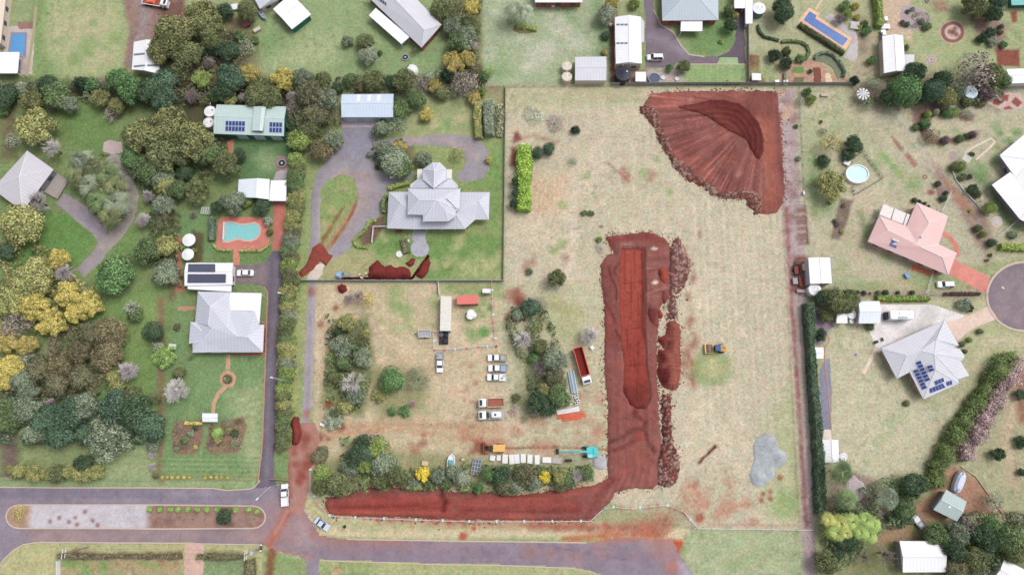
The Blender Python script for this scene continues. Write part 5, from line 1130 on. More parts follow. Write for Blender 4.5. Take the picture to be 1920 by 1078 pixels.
def leaf_mesh(name,v,f,tone,extra=None):
    me = bpy.data.meshes.new(name); V = v; F = [tuple(q) for q in f.tolist()]; T = list(tone)
    if extra:
        k = len(V); V = np.concatenate([V,np.array(extra[0])]); F += [tuple(i+k for i in q) for q in extra[1]]; T += [extra[2]]*len(extra[1])
    me.from_pydata(V.tolist(),[],F); at = me.attributes.new('tone','FLOAT','FACE'); at.data.foreach_set('value',T); me.materials.append(LEAF); me.update(); return me
def ico(c,r,g,sub=1):
    import bmesh
    bm = bmesh.new(); bmesh.ops.create_icosphere(bm,subdivisions=sub,radius=1); bm.verts.index_update()
    v = [tuple(np.array(x.co)*r*g.uniform(.85,1.1)+c) for x in bm.verts]; f = [tuple(y.index for y in x.verts) for x in bm.faces]; bm.free(); return v,f
def crown(name,seed,nl,lr,nleaf,ls,dome=.85,spread=.66,rag=.12,open_=0.0):
    """crown of unit radius: lobes on a dome, each covered with leaves; z from 0 to about 1"""
    g = np.random.default_rng(seed); lobes = []
    for i in range(nl):
        r = spread*math.sqrt((i+.4)/nl)*g.uniform(.85,1.12); a = i*2.39996+g.uniform(-.35,.35); R_ = g.uniform(*lr)*(1.05-.25*r)
        z = dome*(math.sqrt(max(0,1-(r*1.05)**2)))*.62+g.uniform(-.08,.08)
        lobes.append((np.array([r*math.cos(a),r*math.sin(a),max(z,R_*.7)]),R_,g.uniform(.25,.75)))
    cs,ns,tn = [],[],[]; per = int(nleaf/nl)
    for c,R_,tv in lobes:
        k = int(per*(R_/np.mean(lr))**2); d = g.normal(size=(k*2,3)); d /= np.linalg.norm(d,axis=1,keepdims=True); d = d[d[:,2] > -.35][:k]
        p = c+d*R_*(1+g.normal(size=(len(d),1))*rag)*np.array([1,1,.85]); keep = np.ones(len(d),bool)
        for c2,R2,_ in lobes:
            if c2 is not c: keep &= np.linalg.norm((p-c2)/np.array([1,1,.85]),axis=1) > R2*.86
        p = p[keep]; d = d[keep]; cs.append(p); n = d+g.normal(size=d.shape)*.45; ns.append(n/np.linalg.norm(n,axis=1,keepdims=True)); tn.append(np.clip(tv+g.normal(size=len(p))*.26,0,1))
    cs = np.concatenate(cs); ns = np.concatenate(ns); tn = np.concatenate(tn); v,f = quads(cs,ns,ls,g)
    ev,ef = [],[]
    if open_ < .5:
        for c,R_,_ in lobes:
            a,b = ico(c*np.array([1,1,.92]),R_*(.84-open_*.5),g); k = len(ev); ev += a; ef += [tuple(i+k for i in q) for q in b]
    return leaf_mesh(name,v,f,tn,(ev,ef,.22) if ev else None)  # dark core in each lobe puts shade between the leaves into the colour
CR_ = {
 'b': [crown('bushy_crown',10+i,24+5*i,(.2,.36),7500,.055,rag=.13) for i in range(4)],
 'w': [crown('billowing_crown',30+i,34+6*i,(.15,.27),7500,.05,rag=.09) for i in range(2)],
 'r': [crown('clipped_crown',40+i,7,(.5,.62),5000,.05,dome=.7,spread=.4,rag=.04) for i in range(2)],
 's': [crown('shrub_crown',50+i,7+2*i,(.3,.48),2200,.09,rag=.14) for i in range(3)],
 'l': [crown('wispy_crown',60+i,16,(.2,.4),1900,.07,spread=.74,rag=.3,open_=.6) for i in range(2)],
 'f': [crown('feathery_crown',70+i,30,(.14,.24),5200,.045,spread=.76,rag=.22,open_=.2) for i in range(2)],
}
def twigs(name,seed,n1=9,n2=7,n3=8,spread=1.0):
    """leafless crown: limbs, branches and twigs, unit radius"""
    g = random.Random(seed); v,f,t = [],[],[]
    def tube(a,b,r0,r1,tone):
        d = (b-a); u = d.cross(Vector((.3,.2,1))).normalized(); w = d.cross(u).normalized(); k = len(v)
        for p,r in ((a,r0),(b,r1)):
            for i in range(3): q = p+(u*math.cos(2.094*i)+w*math.sin(2.094*i))*r; v.append(tuple(q))
        for i in range(3): f.append((k+i,k+(i+1) % 3,k+3+(i+1) % 3,k+3+i)); t.append(tone)
    def jit(k): return Vector((g.uniform(-k,k),g.uniform(-k,k),g.uniform(-k,k)))
    for i in range(n1):
        a = i*2*math.pi/n1+g.uniform(-.3,.3); el = g.uniform(.25,1.2); L1 = g.uniform(.4,.55); p0 = Vector((0,0,.05)); d1 = Vector((math.cos(a)*math.cos(el),math.sin(a)*math.cos(el),math.sin(el)))
        p1 = p0+d1*L1; tube(p0,p1,.035,.02,.35)
        for j in range(n2):
            q0 = p0.lerp(p1,g.uniform(.35,1)); d2 = (d1+jit(.75)).normalized(); d2.z = abs(d2.z)*.6; q1 = q0+d2*g.uniform(.25,.42); tube(q0,q1,.016,.008,.5)
            for k in range(n3):
                s0 = q0.lerp(q1,g.uniform(.3,1)); d3 = (d2+jit(.9)).normalized(); d3.z = abs(d3.z)*.5; s1 = s0+d3*g.uniform(.12,.26)
                if math.hypot(s1.x,s1.y) > 1.02: continue
                tube(s0,s1,.007,.004,g.uniform(.5,.9))
    me = bpy.data.meshes.new(name); me.from_pydata(v,[],f); at = me.attributes.new('tone','FLOAT','FACE'); at.data.foreach_set('value',t); me.materials.append(TWIG); me.update(); return me
BARE = [twigs('bare_crown',80),twigs('bare_crown',81,11,8,9),twigs('bare_crown',82,8,9,10)]; BARED = [twigs('dense_bare_crown',83,14,11,12)]; BARESP = [twigs('sparse_bare_crown',84,7,5,6)]
def palm_mesh(seed,nf=20,lf=1.0):
    g = np.random.default_rng(seed); cs,vs,fs,tn = [],[],[],[]
    for i in range(nf):
        a = i*2.39996; up = g.uniform(.1,.9)*(1 if i < nf*.6 else .35); prev = None; L_ = lf*g.uniform(.8,1.05)*(.4 if i % 4 == 3 else 1); tone = g.uniform(.2,.9)
        for s in range(8):
            u = (s+1)/8; x = L_*u*math.cos(up*.6); z = L_*(up*u-.95*u*u); c = np.array([math.cos(a)*x,math.sin(a)*x,z]); wv = np.array([-math.sin(a),math.cos(a),0])*.24*max(math.sin(min(u*1.15+.12,1)*math.pi),0)**.6*(1.5 if u < .3 else 1)+np.array([0,0,0])
            if prev is not None:
                d = c-prev
                for sd_ in (-1,1):
                    for q in range(3):
                        o = prev+d*q/3; k = len(vs); tip = o+d*.9+wv*sd_+np.array([0,0,-.05]); vs += [tuple(o),tuple(o+d*.22),tuple(tip),tuple(tip-d*.12)]; fs.append((k,k+1,k+2,k+3)); tn.append(float(np.clip(tone+g.normal()*.15,0,1)))
            prev = c
    return leaf_mesh('palm_fronds',np.array(vs),np.array(fs),tn)
PALM = [palm_mesh(90,32),palm_mesh(91,38)]; PALMS = [palm_mesh(92,30)]
def trunk_mesh(name,n=4,seed=1):
    g = random.Random(seed); b = MB(); b.tube([(0,0,0),(.02,0,.5),(0,.01,1)],[.05,.036,.02],7)
    for i in range(n): a = i*2.4; b.tube([(0,0,.45+.1*i),(math.cos(a)*.25,math.sin(a)*.25,.8+.05*i)],[.024,.01],5)
    me = bpy.data.meshes.new(name); me.from_pydata(b.v,[],b.f); me.materials.append(BARK); return me
TRK = [trunk_mesh('tree_trunk',4,1),trunk_mesh('tree_trunk',3,2)]
PTRK = trunk_mesh('palm_trunk',0,3)
KINDS = dict(b='broadleaf_tree',w='wattle_tree',r='round_shrub',s='shrub',l='wispy_tree',f='feathery_tree',n='bare_tree',N='bare_tree',m='bare_tree',p='palm',q='palm')
COLS = dict(dg=(74,96,68),mg=(100,122,76),ol=(122,126,78),og=(108,116,74),yo=(146,148,88),ye=(184,173,86),by=(222,200,50),gg=(126,138,112),sg=(148,158,134),br=(114,114,82),ru=(120,112,80),pu=(142,130,124),ba=(186,176,176),bw=(204,198,194),
            lm=(132,152,76),ll=(144,176,92),bg=(84,110,86),dd=(56,74,58),gr=(96,132,78),go=(168,156,84),pk=(196,160,170),bt=(178,160,158),mv=(112,92,98))
FOL = 1.6
pr = random.Random(5)
def desat(c,f,gain,g):
    v = L(*c); m = .3*v[0]+.59*v[1]+.11*v[2]; q = gain*g.uniform(.92,1.08); return tuple(min(.85,(a*(1-f)+m*f)*q) for a in v)
def P(x,y,r,k,c,label,h=None,cat=None,group=None):
    """one plant: (x,y) photo position of the crown centre, r its radius in photo px, k its kind, c its colour"""
    s = S(x,y); R_ = r*s*(1.12 if k in 'bwf' else 1.4 if k == 'p' else 1.2 if k == 'q' else 1.0); small = k in 'rs' and R_ < 2.6 or (k in 'bwf' and R_ < 1.3)
    if h is None: h = R_*(1.15 if k in 'rs' else 1.9 if k in 'pq' else 1.55 if k in 'nNm' else 1.5)
    if k in 'pq': h = max(h,4.5)
    c0 = U(x,y,h*(.55 if k not in 'pq' else .95)); col = COLS[c] if isinstance(c,str) else c
    col = desat(col,.12,(FOL if k not in 'nNm' else .95)*(.8 if k in 'pq' else 1),pr); rz = pr.uniform(0,6.28)
    me = {'n': BARE,'N': BARED,'m': BARESP,'p': PALM,'q': PALMS}.get(k) or CR_[k]; me = me[pr.randrange(len(me))]
    nm = KINDS[k]
    cat = cat or ('shrub' if small or k in 'rs' else 'palm' if k in 'pq' else 'tree')
    if small:
        o = bpy.data.objects.new(nm if k in 'rs' else 'shrub',me); C.objects.link(o); o.location = (c0.x,c0.y,0); o.scale = (R_,R_,h); o.rotation_euler = (0,0,rz); o.color = (*col,1)
        return tag(o,label,cat,group)
    if k in 'rs': nm = 'tree' if r*s > 3.5 else nm
    root = empty(nm,(c0.x,c0.y,0),rz,label,cat,group)
    t = bpy.data.objects.new('trunk',PTRK if k in 'pq' else TRK[pr.randrange(2)]); C.objects.link(t); t.parent = root; tw = (2.4 if k in 'pq' else R_*.9)
    t.scale = (tw,tw,h*(.8 if k in 'pq' else .75))
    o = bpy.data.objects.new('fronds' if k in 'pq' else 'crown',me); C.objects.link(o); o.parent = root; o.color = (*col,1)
    if k in 'pq': o.location = (0,0,h*.95); o.scale = (R_,R_,R_*.9)
    elif k in 'nNm': o.location = (0,0,h*.3); o.scale = (R_,R_,h*.75)
    else: o.location = (0,0,h*.12); o.scale = (R_*pr.uniform(.94,1.06),R_*pr.uniform(.94,1.06),h*.88)
    return root
def hedge(label,pts,w,h,c,name='hedge',dens=30,ls=.28,cat='hedge',rag=.12,tone=.5,group=None):
    """clipped or growing hedge: leaves over a rounded ridge along a line of photo pixels; w in px"""
    W = Un(pts,0); n = len(W); s = S(*pts[n//2]); c0 = sum(W,Vector())/n; g = np.random.default_rng(int(pts[0][0]*7+pts[0][1])); ww = [((w[i] if isinstance(w,list) else w)*s/2) for i in range(n)]
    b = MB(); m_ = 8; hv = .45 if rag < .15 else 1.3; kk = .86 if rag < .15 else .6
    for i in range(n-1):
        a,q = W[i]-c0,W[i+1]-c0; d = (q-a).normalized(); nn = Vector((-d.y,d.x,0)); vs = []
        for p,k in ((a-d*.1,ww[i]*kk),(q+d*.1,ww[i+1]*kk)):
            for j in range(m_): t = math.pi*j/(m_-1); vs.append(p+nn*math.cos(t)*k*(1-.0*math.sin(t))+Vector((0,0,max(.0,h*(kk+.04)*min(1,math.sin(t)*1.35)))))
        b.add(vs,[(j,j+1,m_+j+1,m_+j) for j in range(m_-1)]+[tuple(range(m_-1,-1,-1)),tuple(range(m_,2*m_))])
    cs,ns,tt = [],[],[]
    for i in range(n-1):
        a,q = np.array(W[i]-c0),np.array(W[i+1]-c0); L_ = np.linalg.norm(q-a); d = (q-a)/L_; nn = np.array([-d[1],d[0],0]); k = int(L_*(ww[i]+ww[i+1]+1.6*h)*dens/ls*.34)
        u = g.uniform(-.1/L_,1+.1/L_,k); t = g.uniform(0,math.pi,k); wl = (ww[i]*(1-u)+ww[i+1]*u)*(1+hv*(fbm(u*L_*.45+i*7.3,u*0,3,3)-.5)); hh = h*(1+hv*(vnoise(u*L_*.5+i*3.1,u*0+5,4)-.5))
        j = 1+g.normal(size=k)*rag*.6; p = a+np.outer(u,q-a)+nn*(np.cos(t)*wl*j)[:,None]; p[:,2] = np.minimum(np.sin(t)*1.35,1)*hh*j
        nr = nn*np.cos(t)[:,None]+np.array([0,0,1])*np.sin(t)[:,None]+g.normal(size=(k,3))*.5; cs.append(p); ns.append(nr/np.linalg.norm(nr,axis=1,keepdims=True)); tt.append(np.clip(tone+g.normal(size=k)*.22+(vnoise(u*L_*.7+i*3,t*2,8)-.5)*.5,0,1))
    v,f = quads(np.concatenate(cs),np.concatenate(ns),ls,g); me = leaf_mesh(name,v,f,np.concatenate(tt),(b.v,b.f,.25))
    o = bpy.data.objects.new(name,me); C.objects.link(o); o.location = c0; col = COLS[c] if isinstance(c,str) else c; o.color = (*desat(col,.1,FOL,random.Random(1)),1)
    return tag(o,label,cat,group)
# ---- rows: x, y, radius, kind, colour, label, height (m)
T = [l.split('|') for l in '''
8,178,24|b|dg|dark green tree against the left edge below the blue pool pavilion|7
35,172,18|s|gg|small grey-green tree between the dark edge tree and the olive tree below the left pool|4
58,190,22|b|ol|smaller olive crown at the top of the big olive tree below the left pool|8
62,236,40|w|yo|big olive-yellow tree with a lumpy crown above the weathered grey homestead|10
25,262,18|l|sg|pale wispy shrub at the left edge above the homestead|4
4,205,16|s|mg|round mid green shrub touching the left edge above the homestead|3
104,178,27|b|mg|green tree in the row below the left lawn, left of the grey purple shrub|8
130,196,18|b|gg|grey-green tree right under the gap in the row below the left lawn|6
150,158,16|s|dd|very dark small tree in the row under the left lawn|5
88,158,20|b|dg|dark green tree directly below the left lawn corner|6
98,200,13|N|pu|purple-grey leafless shrub under the row of trees below the left lawn|3
172,160,17|s|gr|bright green small tree left of the purple shrub below the left lawn|4
188,156,14|l|pu|purplish wispy shrub at the bottom edge of the left lawn|3
186,184,20|b|ol|olive tree under the middle of the left lawn|6
219,196,17|b|ol|olive-brown tree right of the first olive tree under the left lawn|6
210,212,17|l|pu|purple leafy shrub hanging below the two olive trees|3.5
222,150,25|b|gr|green tree with bright crown just left of the white farm shed|8
246,170,29|b|gr|large green tree touching the left lawn corner below the farm shed|9
280,168,26|b|dg|dark green tree directly below the white farm shed|9
308,150,25|b|bg|blue-green tree right below the farm shed|8
306,186,26|b|bg|blue-green tree above the huge yellow-green tree|8
322,62,38|b|ol|large olive tree standing right of the farm shed|11
300,95,26|b|ol|olive-brown crown overhanging the right half of the farm shed roof|9
350,100,30|b|og|olive green tree between the big olive trees at the upper left|9
340,130,22|l|og|thin dull green tree in the shade of the upper left olive trees|7
378,32,40|w|ol|big olive tree with golden tips at the top beside the lilac house|11
398,72,24|b|og|lower olive green crown beneath the golden tipped tree at the top|8
420,20,18|s|dg|dark small tree between the golden tipped tree and the lilac house|5
462,20,21|b|og|olive green tree in front of the lilac white house|7
425,95,24|b|dg|dark green glossy tree at the left end of the top green lawn|6
395,95,15|s|dd|dark low shrub left of the glossy tree by the top lawn|4
461,90,20|l|gg|grey wispy shrub at the left edge of the top green lawn|3.5
450,66,15|s|mg|green shrub just below the beige box near the boat|3
478,75,9|s|mg|small green shrub right of the beige box near the boat|2
392,118,17|N|pu|pale purple leafless shrub on brown ground above the tanks|4
345,120,14|l|pu|purplish thin tree among the olive trees above the grey hut roof|5
378,148,19|b|lm|lime and green tree on the brown ground left of the two tanks|5
360,182,20|N|pu|purple-grey leafless shrub above the two white tanks|5
385,190,12|l|og|yellowish wispy bush just above the upper white tank|3
400,178,13|s|mg|small green tree immediately above the green roofed shed at its left|4
430,145,28|b|bg|dark blue-green tree above the middle of the green roofed shed|9
418,170,20|b|dg|dark tree touching the top edge of the green roofed shed|8
466,138,21|w|go|golden olive tree at the lower left of the top lawn|7
430,185,17|w|yo|yellow-green clump on the roof edge of the green roofed shed|4
455,183,12|N|ba|pale grey leafless shrub above the green roofed shed|4
480,175,27|b|og|olive green tree right above the raised gable of the green roofed shed|8
505,182,24|b|og|olive round tree overlapping the right part of the green shed roof edge|8
530,146,23|w|ye|bright golden tree at the lower edge of the top lawn|8
545,180,13|N|ba|small grey leafless shrub below the bright golden tree|4
568,145,20|b|gg|grey-green tree right of the bright golden tree|6
605,150,18|b|og|brown-green tree at the lower edge of the top lawn|6
585,175,28|b|br|brownish grey-green tree between the green shed and the blue shed|9
612,185,24|b|gg|grey-green tree touching the left end of the blue shed|8
592,215,26|b|br|brown-green tree below the grey-green ones between the two sheds|8
625,222,17|l|br|brownish thin tree by the lower left corner of the blue shed|6
548,200,14|l|pu|purple-brown shrub at the right end of the green roofed shed|5
632,166,13|s|dg|dark green shrub above the left end of the blue shed|4
560,262,22|b|lm|yellow-green tree below the right end of the green roofed shed|7
600,282,23|b|ru|rusty brown leafed tree beside the gravel driveway bend|6
625,262,20|b|gg|grey-green tree between the rusty tree and the blue shed apron|6
580,245,18|b|og|olive tree above the rusty brown tree|7
545,235,14|s|dg|dark shrub at the lower right corner of the green roofed shed|4
650,77,13|s|gg|round grey-green tree on the top lawn left of the brick house|3
684,78,17|b|og|olive tree with a golden right side on the top lawn under the brick house|5
690,104,20|b|sg|pale grey-green tree on the top lawn, lowest of its clump|5
712,100,6|s|mg|little shrub at the right foot of the clump on the top lawn|1.5
776,97,9|l|br|small brownish shrub just below the tip of the brick house|2
655,150,14|b|mg|green tree above the left end of the blue shed in the garden boundary|5
674,162,12|s|ru|small rusty shrub above the blue shed|4
700,150,22|b|og|olive green tree above the middle of the blue shed|6
735,152,14|b|dg|dark green tree above the right end of the blue shed|5
758,150,26|b|og|large striped olive tree beside the white dome on the top lawn edge|8
790,158,17|l|pu|purplish pale tree right of the white dome|5
802,145,14|l|sg|pale green wispy tree right of the white dome|5
815,160,15|w|go|golden topped shrub in the boundary row below the brick house|5
826,175,16|b|og|dark olive shrub below the golden topped shrub in the boundary row|4
780,185,20|b|mg|green tree at the upper right corner of the grey house grounds|6
752,205,20|b|mg|green shrub against the right end wall of the blue shed|5
735,190,12|s|dd|very dark shrub at the upper right corner of the blue shed|4
800,215,15|w|ye|small bright orange-yellow tree on the lawn right of the blue shed|4
745,236,20|l|gg|grey-green wispy tree below the right end of the blue shed|5
713,242,17|b|gg|grey-green tree on the driveway edge directly below the blue shed|5
718,222,9|s|mg|small green tree in front of the blue shed doors|3
830,18,26|b|og|olive tree right of the brick house at the top|7
848,48,20|b|gg|grey-green tree between the brick house and the golden tree at the top|6
885,12,19|w|ye|golden leafed tree at the top left of the middle lawn|5
882,45,20|b|og|olive brown tree below the golden tree at the top|6
870,70,26|b|gg|grey-green tree right of the tip of the brick house|8
858,78,22|b|mg|dense green tree right of the brick house tip, left of the grey one|8
885,85,17|N|ba|pale grey leafless tree at the left edge of the middle lawn|5
850,115,24|w|go|golden olive tree at the lower left of the middle lawn, left one|7
876,110,18|w|go|golden olive tree at the lower left of the middle lawn, right one|7
870,155,30|l|pu|large purple-brown thin tree above the corner of the paddock fence|7
840,140,15|s|dd|dark green tree left of the large purple-brown tree|5
858,175,16|m|pu|purple leafless shrub below the large purple-brown tree|4
888,182,15|w|go|golden olive shrub near the paddock fence corner|4
905,145,14|s|mg|small green tree beside the red garden bed near the fence corner|4
918,135,11|l|lm|pale lime shrub on the middle lawn corner|2.5
903,172,11|s|lm|yellow-green shrub between the purple tree and the fence corner|3
965,15,24|q|gg|grey-green palm clump at the top left of the middle lawn|7
985,20,20|q|sg|pale grey-green palm beside the curved garden bed at the top|6
960,38,12|l|og|low grassy shrub beneath the palms at the top|2
1137,25,19|b|sg|pale grey-green tree left of the long white shed at the top|7
1148,5,14|w|go|golden green tree cut by the top edge left of the driveway|5
1135,68,10|s|dg|dark shrub by the side of the long white shed|2
1133,98,7|s|go|small yellow shrub by the corner of the silver shed|1.5
1190,8,12|s|lm|green shrub at the top beside the asphalt driveway|3
1255,127,8|s|gr|round green shrub on the sandy yard, left of the pair|2.5
1282,125,14|b|og|round olive tree on the sandy yard, right of the pair|4
1352,78,6|s|lm|tiny palm-like shrub on the small lawn|1
1367,20,12|s|mg|green tree by the blue-grey house, upper one|4
1378,28,8|s|go|small golden shrub between the two trees by the blue-grey house|2
1370,47,14|b|dg|dark green tree by the blue-grey house, lower one|5
1468,19,24|b|dg|large round dark green tree between the ribbed tank and the lap pool|8
1453,104,13|s|dg|round dark tree, left of three above the vegetable garden|4
1475,97,10|s|og|olive tree, top of three above the vegetable garden|4
1476,118,13|s|dg|dark green tree, right of three above the vegetable garden|4
1500,110,10|s|gr|green shrub inside the small curved hedge|2
1520,134,5|s|gr|little green bush between the vegetable beds|1.5
1586,10,12|s|gr|green shrub at the top right of the lap pool garden|3
1589,25,11|s|lm|lime shrub beside the lap pool table|3
1605,12,8|s|ye|yellow shrub, upper of two by the light green hedge|2
1608,32,7|s|ye|yellow shrub, lower of two by the light green hedge|2
1612,52,6|s|ye|yellow bush left of the round green tree below the light green hedge|1.5
1575,35,16|N|pu|purple leafless shrub on the gravel beside the lap pool|3
1627,57,10|s|gr|round green tree below the end of the light green hedge|3
1622,45,9|s|mg|green bush at the foot of the light green hedge|2
1637,112,10|s|gr|round green tree left of the white shed on the tan yard|3
1602,150,10|s|dd|dark round shrub at the right end of the timber fence|3
1636,155,14|l|gg|grey-green wispy shrub below the white shed on the tan yard|3
1625,195,15|l|gg|grey-green shrub under the white gazebo roof|3
1634,188,9|s|mg|small green shrub right of the grey-green one under the gazebo|2
1515,172,9|s|gr|green shrub just under the timber fence by the gravel strip|2.5
1522,185,11|s|lm|yellow-green shrub below the one under the timber fence|2.5
1499,190,10|l|gg|pale blue-grey bush at the top of the gravel strip|2.5
1540,228,4|s|mg|tiny shrub on the lawn right of the red pad|1
1543,247,8|l|gg|thin grey-green bush on the lawn right of the red pad|2
1560,270,21|l|go|thin golden tree above the oval pool, upper one|6
1602,270,19|b|dg|dark green tree above the oval pool pen|5
1590,290,14|s|dg|dark bush at the left of the oval pool pen|3
1545,300,14|s|dg|dark green low tree left of the dark bush above the golden tree|3
1558,346,31|f|yo|round golden-tipped tree left of the oval pool|7
1556,380,5|s|mg|small weed bush on the edge of the gravel strip|1
1493,237,5|s|mg|small green bush in the gravel strip, upper one|1
1497,297,6|s|gg|small grey bush in the gravel strip, lower one|1
1738,50,10|s|mg|olive bush on the pale gravel bed|2
1728,40,7|s|gg|grey bush on the pale gravel bed|1.5
1703,22,5|s|bg|small blue-green bush at the left of the pale gravel bed|1
1693,42,6|s|mv|dark purple bush in the pale gravel bed|1.5
1701,46,6|s|bg|dark green bush beside the purple one on the pale gravel bed|1.5
1712,17,5|s|gg|round grey bush at the top of the pale gravel bed|1
1698,90,8|s|og|olive bush beside the right wall of the white shed annexe|1.5
1830,8,24|b|og|large olive grey tree at the top near the corner|8
1862,25,20|b|dg|dark green tree at the top right beside the teal structure|7
1870,5,16|b|bg|blue-green tree cut by the top edge near the corner|6
1830,28,6|s|bg|small dark bush under the large olive grey tree|1.5
1842,72,11|s|dg|round dark clipped bush below the large olive grey tree|3
1858,60,11|s|bg|blue-grey bush right of the round dark clipped one|3
1862,78,11|s|sg|silver-grey bush left of the green one above the red bed|2.5
1883,84,8|s|gr|bright green small bush above the red vegetable bed|2
1877,60,6|s|ru|orange-brown bush near the top right|1.5
1877,50,6|s|bg|small dark green bush above the orange-brown one|1.5
1716,135,23|b|dg|dark green tree below the annexe of the white shed|7
1697,168,37|r|gr|biggest dense round green tree of the group under the tan yard shed|10
1672,180,20|b|dg|dark tree at the left flank of the biggest round green tree|7
1750,172,24|r|bg|dense round blue-green tree right of the biggest round one|8
1768,150,20|b|dg|dark green tree between the round trees and the grey thin tree|7
1775,180,20|b|yo|golden green tree below the dense round trees|6
1832,128,40|l|pu|very large thin grey tree on the lawn above the pale blue tank|9
1800,170,15|l|gg|grey-green wispy tree left of the pale blue tank|5
1862,138,22|b|og|olive tree right of the very large thin grey tree|7
1882,150,15|b|mg|green tree left of the white shed at the right edge|5
1848,175,16|s|mv|dark purple bush right of the pale blue tank|4
1813,192,12|s|og|olive bush below the pale blue tank|3
1840,194,9|s|ru|rusty small bush below and right of the pale blue tank|2
1740,214,9|r|lm|light green clipped ball in the row below the round trees|2.5
1755,210,8|r|sg|grey-green clipped ball in the row below the round trees|2.5
1778,210,12|r|gr|large green clipped ball in the row below the round trees|3
1791,211,10|r|lm|yellow-green clipped ball in the row below the round trees|3
1814,216,12|l|gg|grey feathery bush at the right end of the clipped ball row|2
1736,232,12|s|gr|dark green bush below the light green clipped ball|3
1718,239,8|s|mg|mid green bush at the left end of the purple bed|2
1773,263,10|r|mv|dark purple clipped dome, left of the dome row|2.5
1800,260,10|r|mg|olive clipped dome in the middle of the dome row|2.5
1811,256,7|r|dg|small green clipped dome in the dome row|2
1823,252,9|r|mv|dark grey-purple clipped dome at the right end of the dome row|2.5
1745,255,18|l|ru|reddish feathery shrub at the bottom of the purple bed|3
1759,345,7|r|dg|dark round bush at the top of the curved bed above the pink house|2
1769,372,8|r|dg|dark round bush at the bottom of the curved bed above the pink house|2
1774,362,5|r|dg|small dark bush in the middle of the curved bed above the pink house|1.5
1715,375,6|r|dg|dark bush, nearest to the top corner of the pink roof|1.5
1724,378,5|r|dg|second dark bush along the top edge of the pink roof|1.5
1733,382,5|r|dg|third dark bush along the top edge of the pink roof|1.5
1741,387,4|r|dg|smallest dark bush in the row on the top edge of the pink roof|1.2
1792,312,11|r|og|olive ball shrub, left of two near the garden arch|3
1803,312,10|r|lm|yellow-green ball shrub, right of two near the garden arch|3
1806,332,9|s|og|olive bush below the pair near the garden arch|2
1819,331,6|s|mv|dark red bush in the bed along the white garden edge|1.5
1823,290,6|s|og|small olive bush inside the garden arch|1.5
1826,355,12|s|dg|dark green tree in the bed along the white garden edge|3
1833,365,9|s|og|olive bush next to the dark tree in the bed along the white garden edge|2
1857,390,14|r|lm|large bright yellow-green ball beside the big white house|4
1838,378,10|m|ba|small grey leafless bush left of the large yellow-green ball|2
1834,428,9|r|og|brown-green cone, top of three in the bed left of the cul-de-sac|2.5
1844,439,8|r|lm|yellow-green cone, middle of three in the bed left of the cul-de-sac|2.5
1860,455,10|r|dg|dark pointed cone, lowest of three in the bed left of the cul-de-sac|2.5
1900,441,9|s|gg|grey-green bush in the brick edged bed under the big white house|2
1820,395,4|s|ye|tiny yellow bush in the purple bed|1
1858,478,4|s|og|tiny olive bush at the end of the bed by the cul-de-sac|1
1852,488,4|s|og|tiny bush just above the cul-de-sac kerb|1
1583,385,5|s|br|brown bush at the top of the dark border bed|1
1570,420,6|s|mv|purple bush in the middle of the dark border bed|1
1579,434,5|s|ye|bright yellow bush at the bottom of the dark border bed|1
1565,415,5|s|dg|dark green bush in the dark border bed|1
1566,563,27|b|og|dark olive tree, left crown over the white round tank|8
1590,563,25|b|og|dark olive tree, right crown beside the gabled garage|8
1545,560,18|b|dg|dark green tree at the top of the long dark hedge|6
1548,592,14|b|og|olive green bush on the gravel bed below the dark olive trees|4
1538,628,14|s|dg|dark green bush at the bottom of the looped gravel bed|3
1608,548,5|r|dg|first dark ball from the left under the fence below the pink house|1.3
1621,549,6|r|dg|second dark ball from the left under the fence below the pink house|1.4
1632,550,3|r|br|tiny brown ball in the row under the fence below the pink house|.8
1647,549,6|r|og|olive ball in the row under the fence below the pink house|1.4
1661,548,7|r|dg|largest dark ball in the row under the fence below the pink house|1.6
1684,549,5|r|dg|dark ball just right of the largest in the row under the fence|1.2
1711,549,6|r|dg|last dark ball at the right end of the row under the fence|1.4
1811,570,14|s|sg|pale grey-green round bush near the cul-de-sac|3
1820,578,8|s|dg|dark bush at the lower right foot of the pale round bush|2
1632,612,9|s|mg|green bush at the lower left corner of the gabled garage|2
1838,621,7|r|br|brown ball shrub nearest the cul-de-sac on the pink path|1.6
1818,637,7|r|lm|yellow-green ball, upper right of three by the solar house|1.6
1804,645,7|r|og|olive ball, upper left of three by the solar house|1.6
1809,659,6|r|og|dull ball, lowest of three by the solar house|1.5
1699,756,6|r|mg|round bush with a pale lamp on the lawn below the solar house|1.5
1875,851,14|s|dg|single dark green tree on the sparse lawn at the right|4
1865,940,20|l|sg|pale grey-green wispy tree across the white yard edging at lower right|5
1712,910,24|b|dg|dark green tree at the lower end of the diagonal hedge|7
1697,955,22|r|mg|round green tree beside the trailer at lower right|6
1728,905,18|b|mg|mid green tree between the dark tree and the diagonal hedge|6
1668,935,22|p|gg|big grey-green palm in the gravel garden at lower right|8
1580,885,24|p|mg|palm with dark fronds below the white shed tank|8
1590,935,22|p|mg|palm above the bright yellow-green tree|8
1590,970,20|b|dg|dark green tree just above the bright yellow-green tree|5
1590,1012,24|b|dg|dark tree beneath the bright yellow-green tree|6
1550,1055,23|b|og|dark olive tree at the bottom by the paddock corner|7
1570,1040,14|b|dg|small dark tree right above the bottom olive tree|5
1660,1040,30|m|pu|large grey leafless tree left of the notched white shed|7
1622,1045,20|m|pu|purple-grey leafless tree left of the larger one by the notched shed|5
1757,1002,23|b|mg|green round tree in front of the notched white shed|7
1795,1000,24|b|gg|grey-green tree between the sage shed and the bottom hedge|7
1815,985,20|l|pu|purplish tree below the sage green shed|5
1790,1030,24|b|dg|dark green tree right of the notched white shed|8
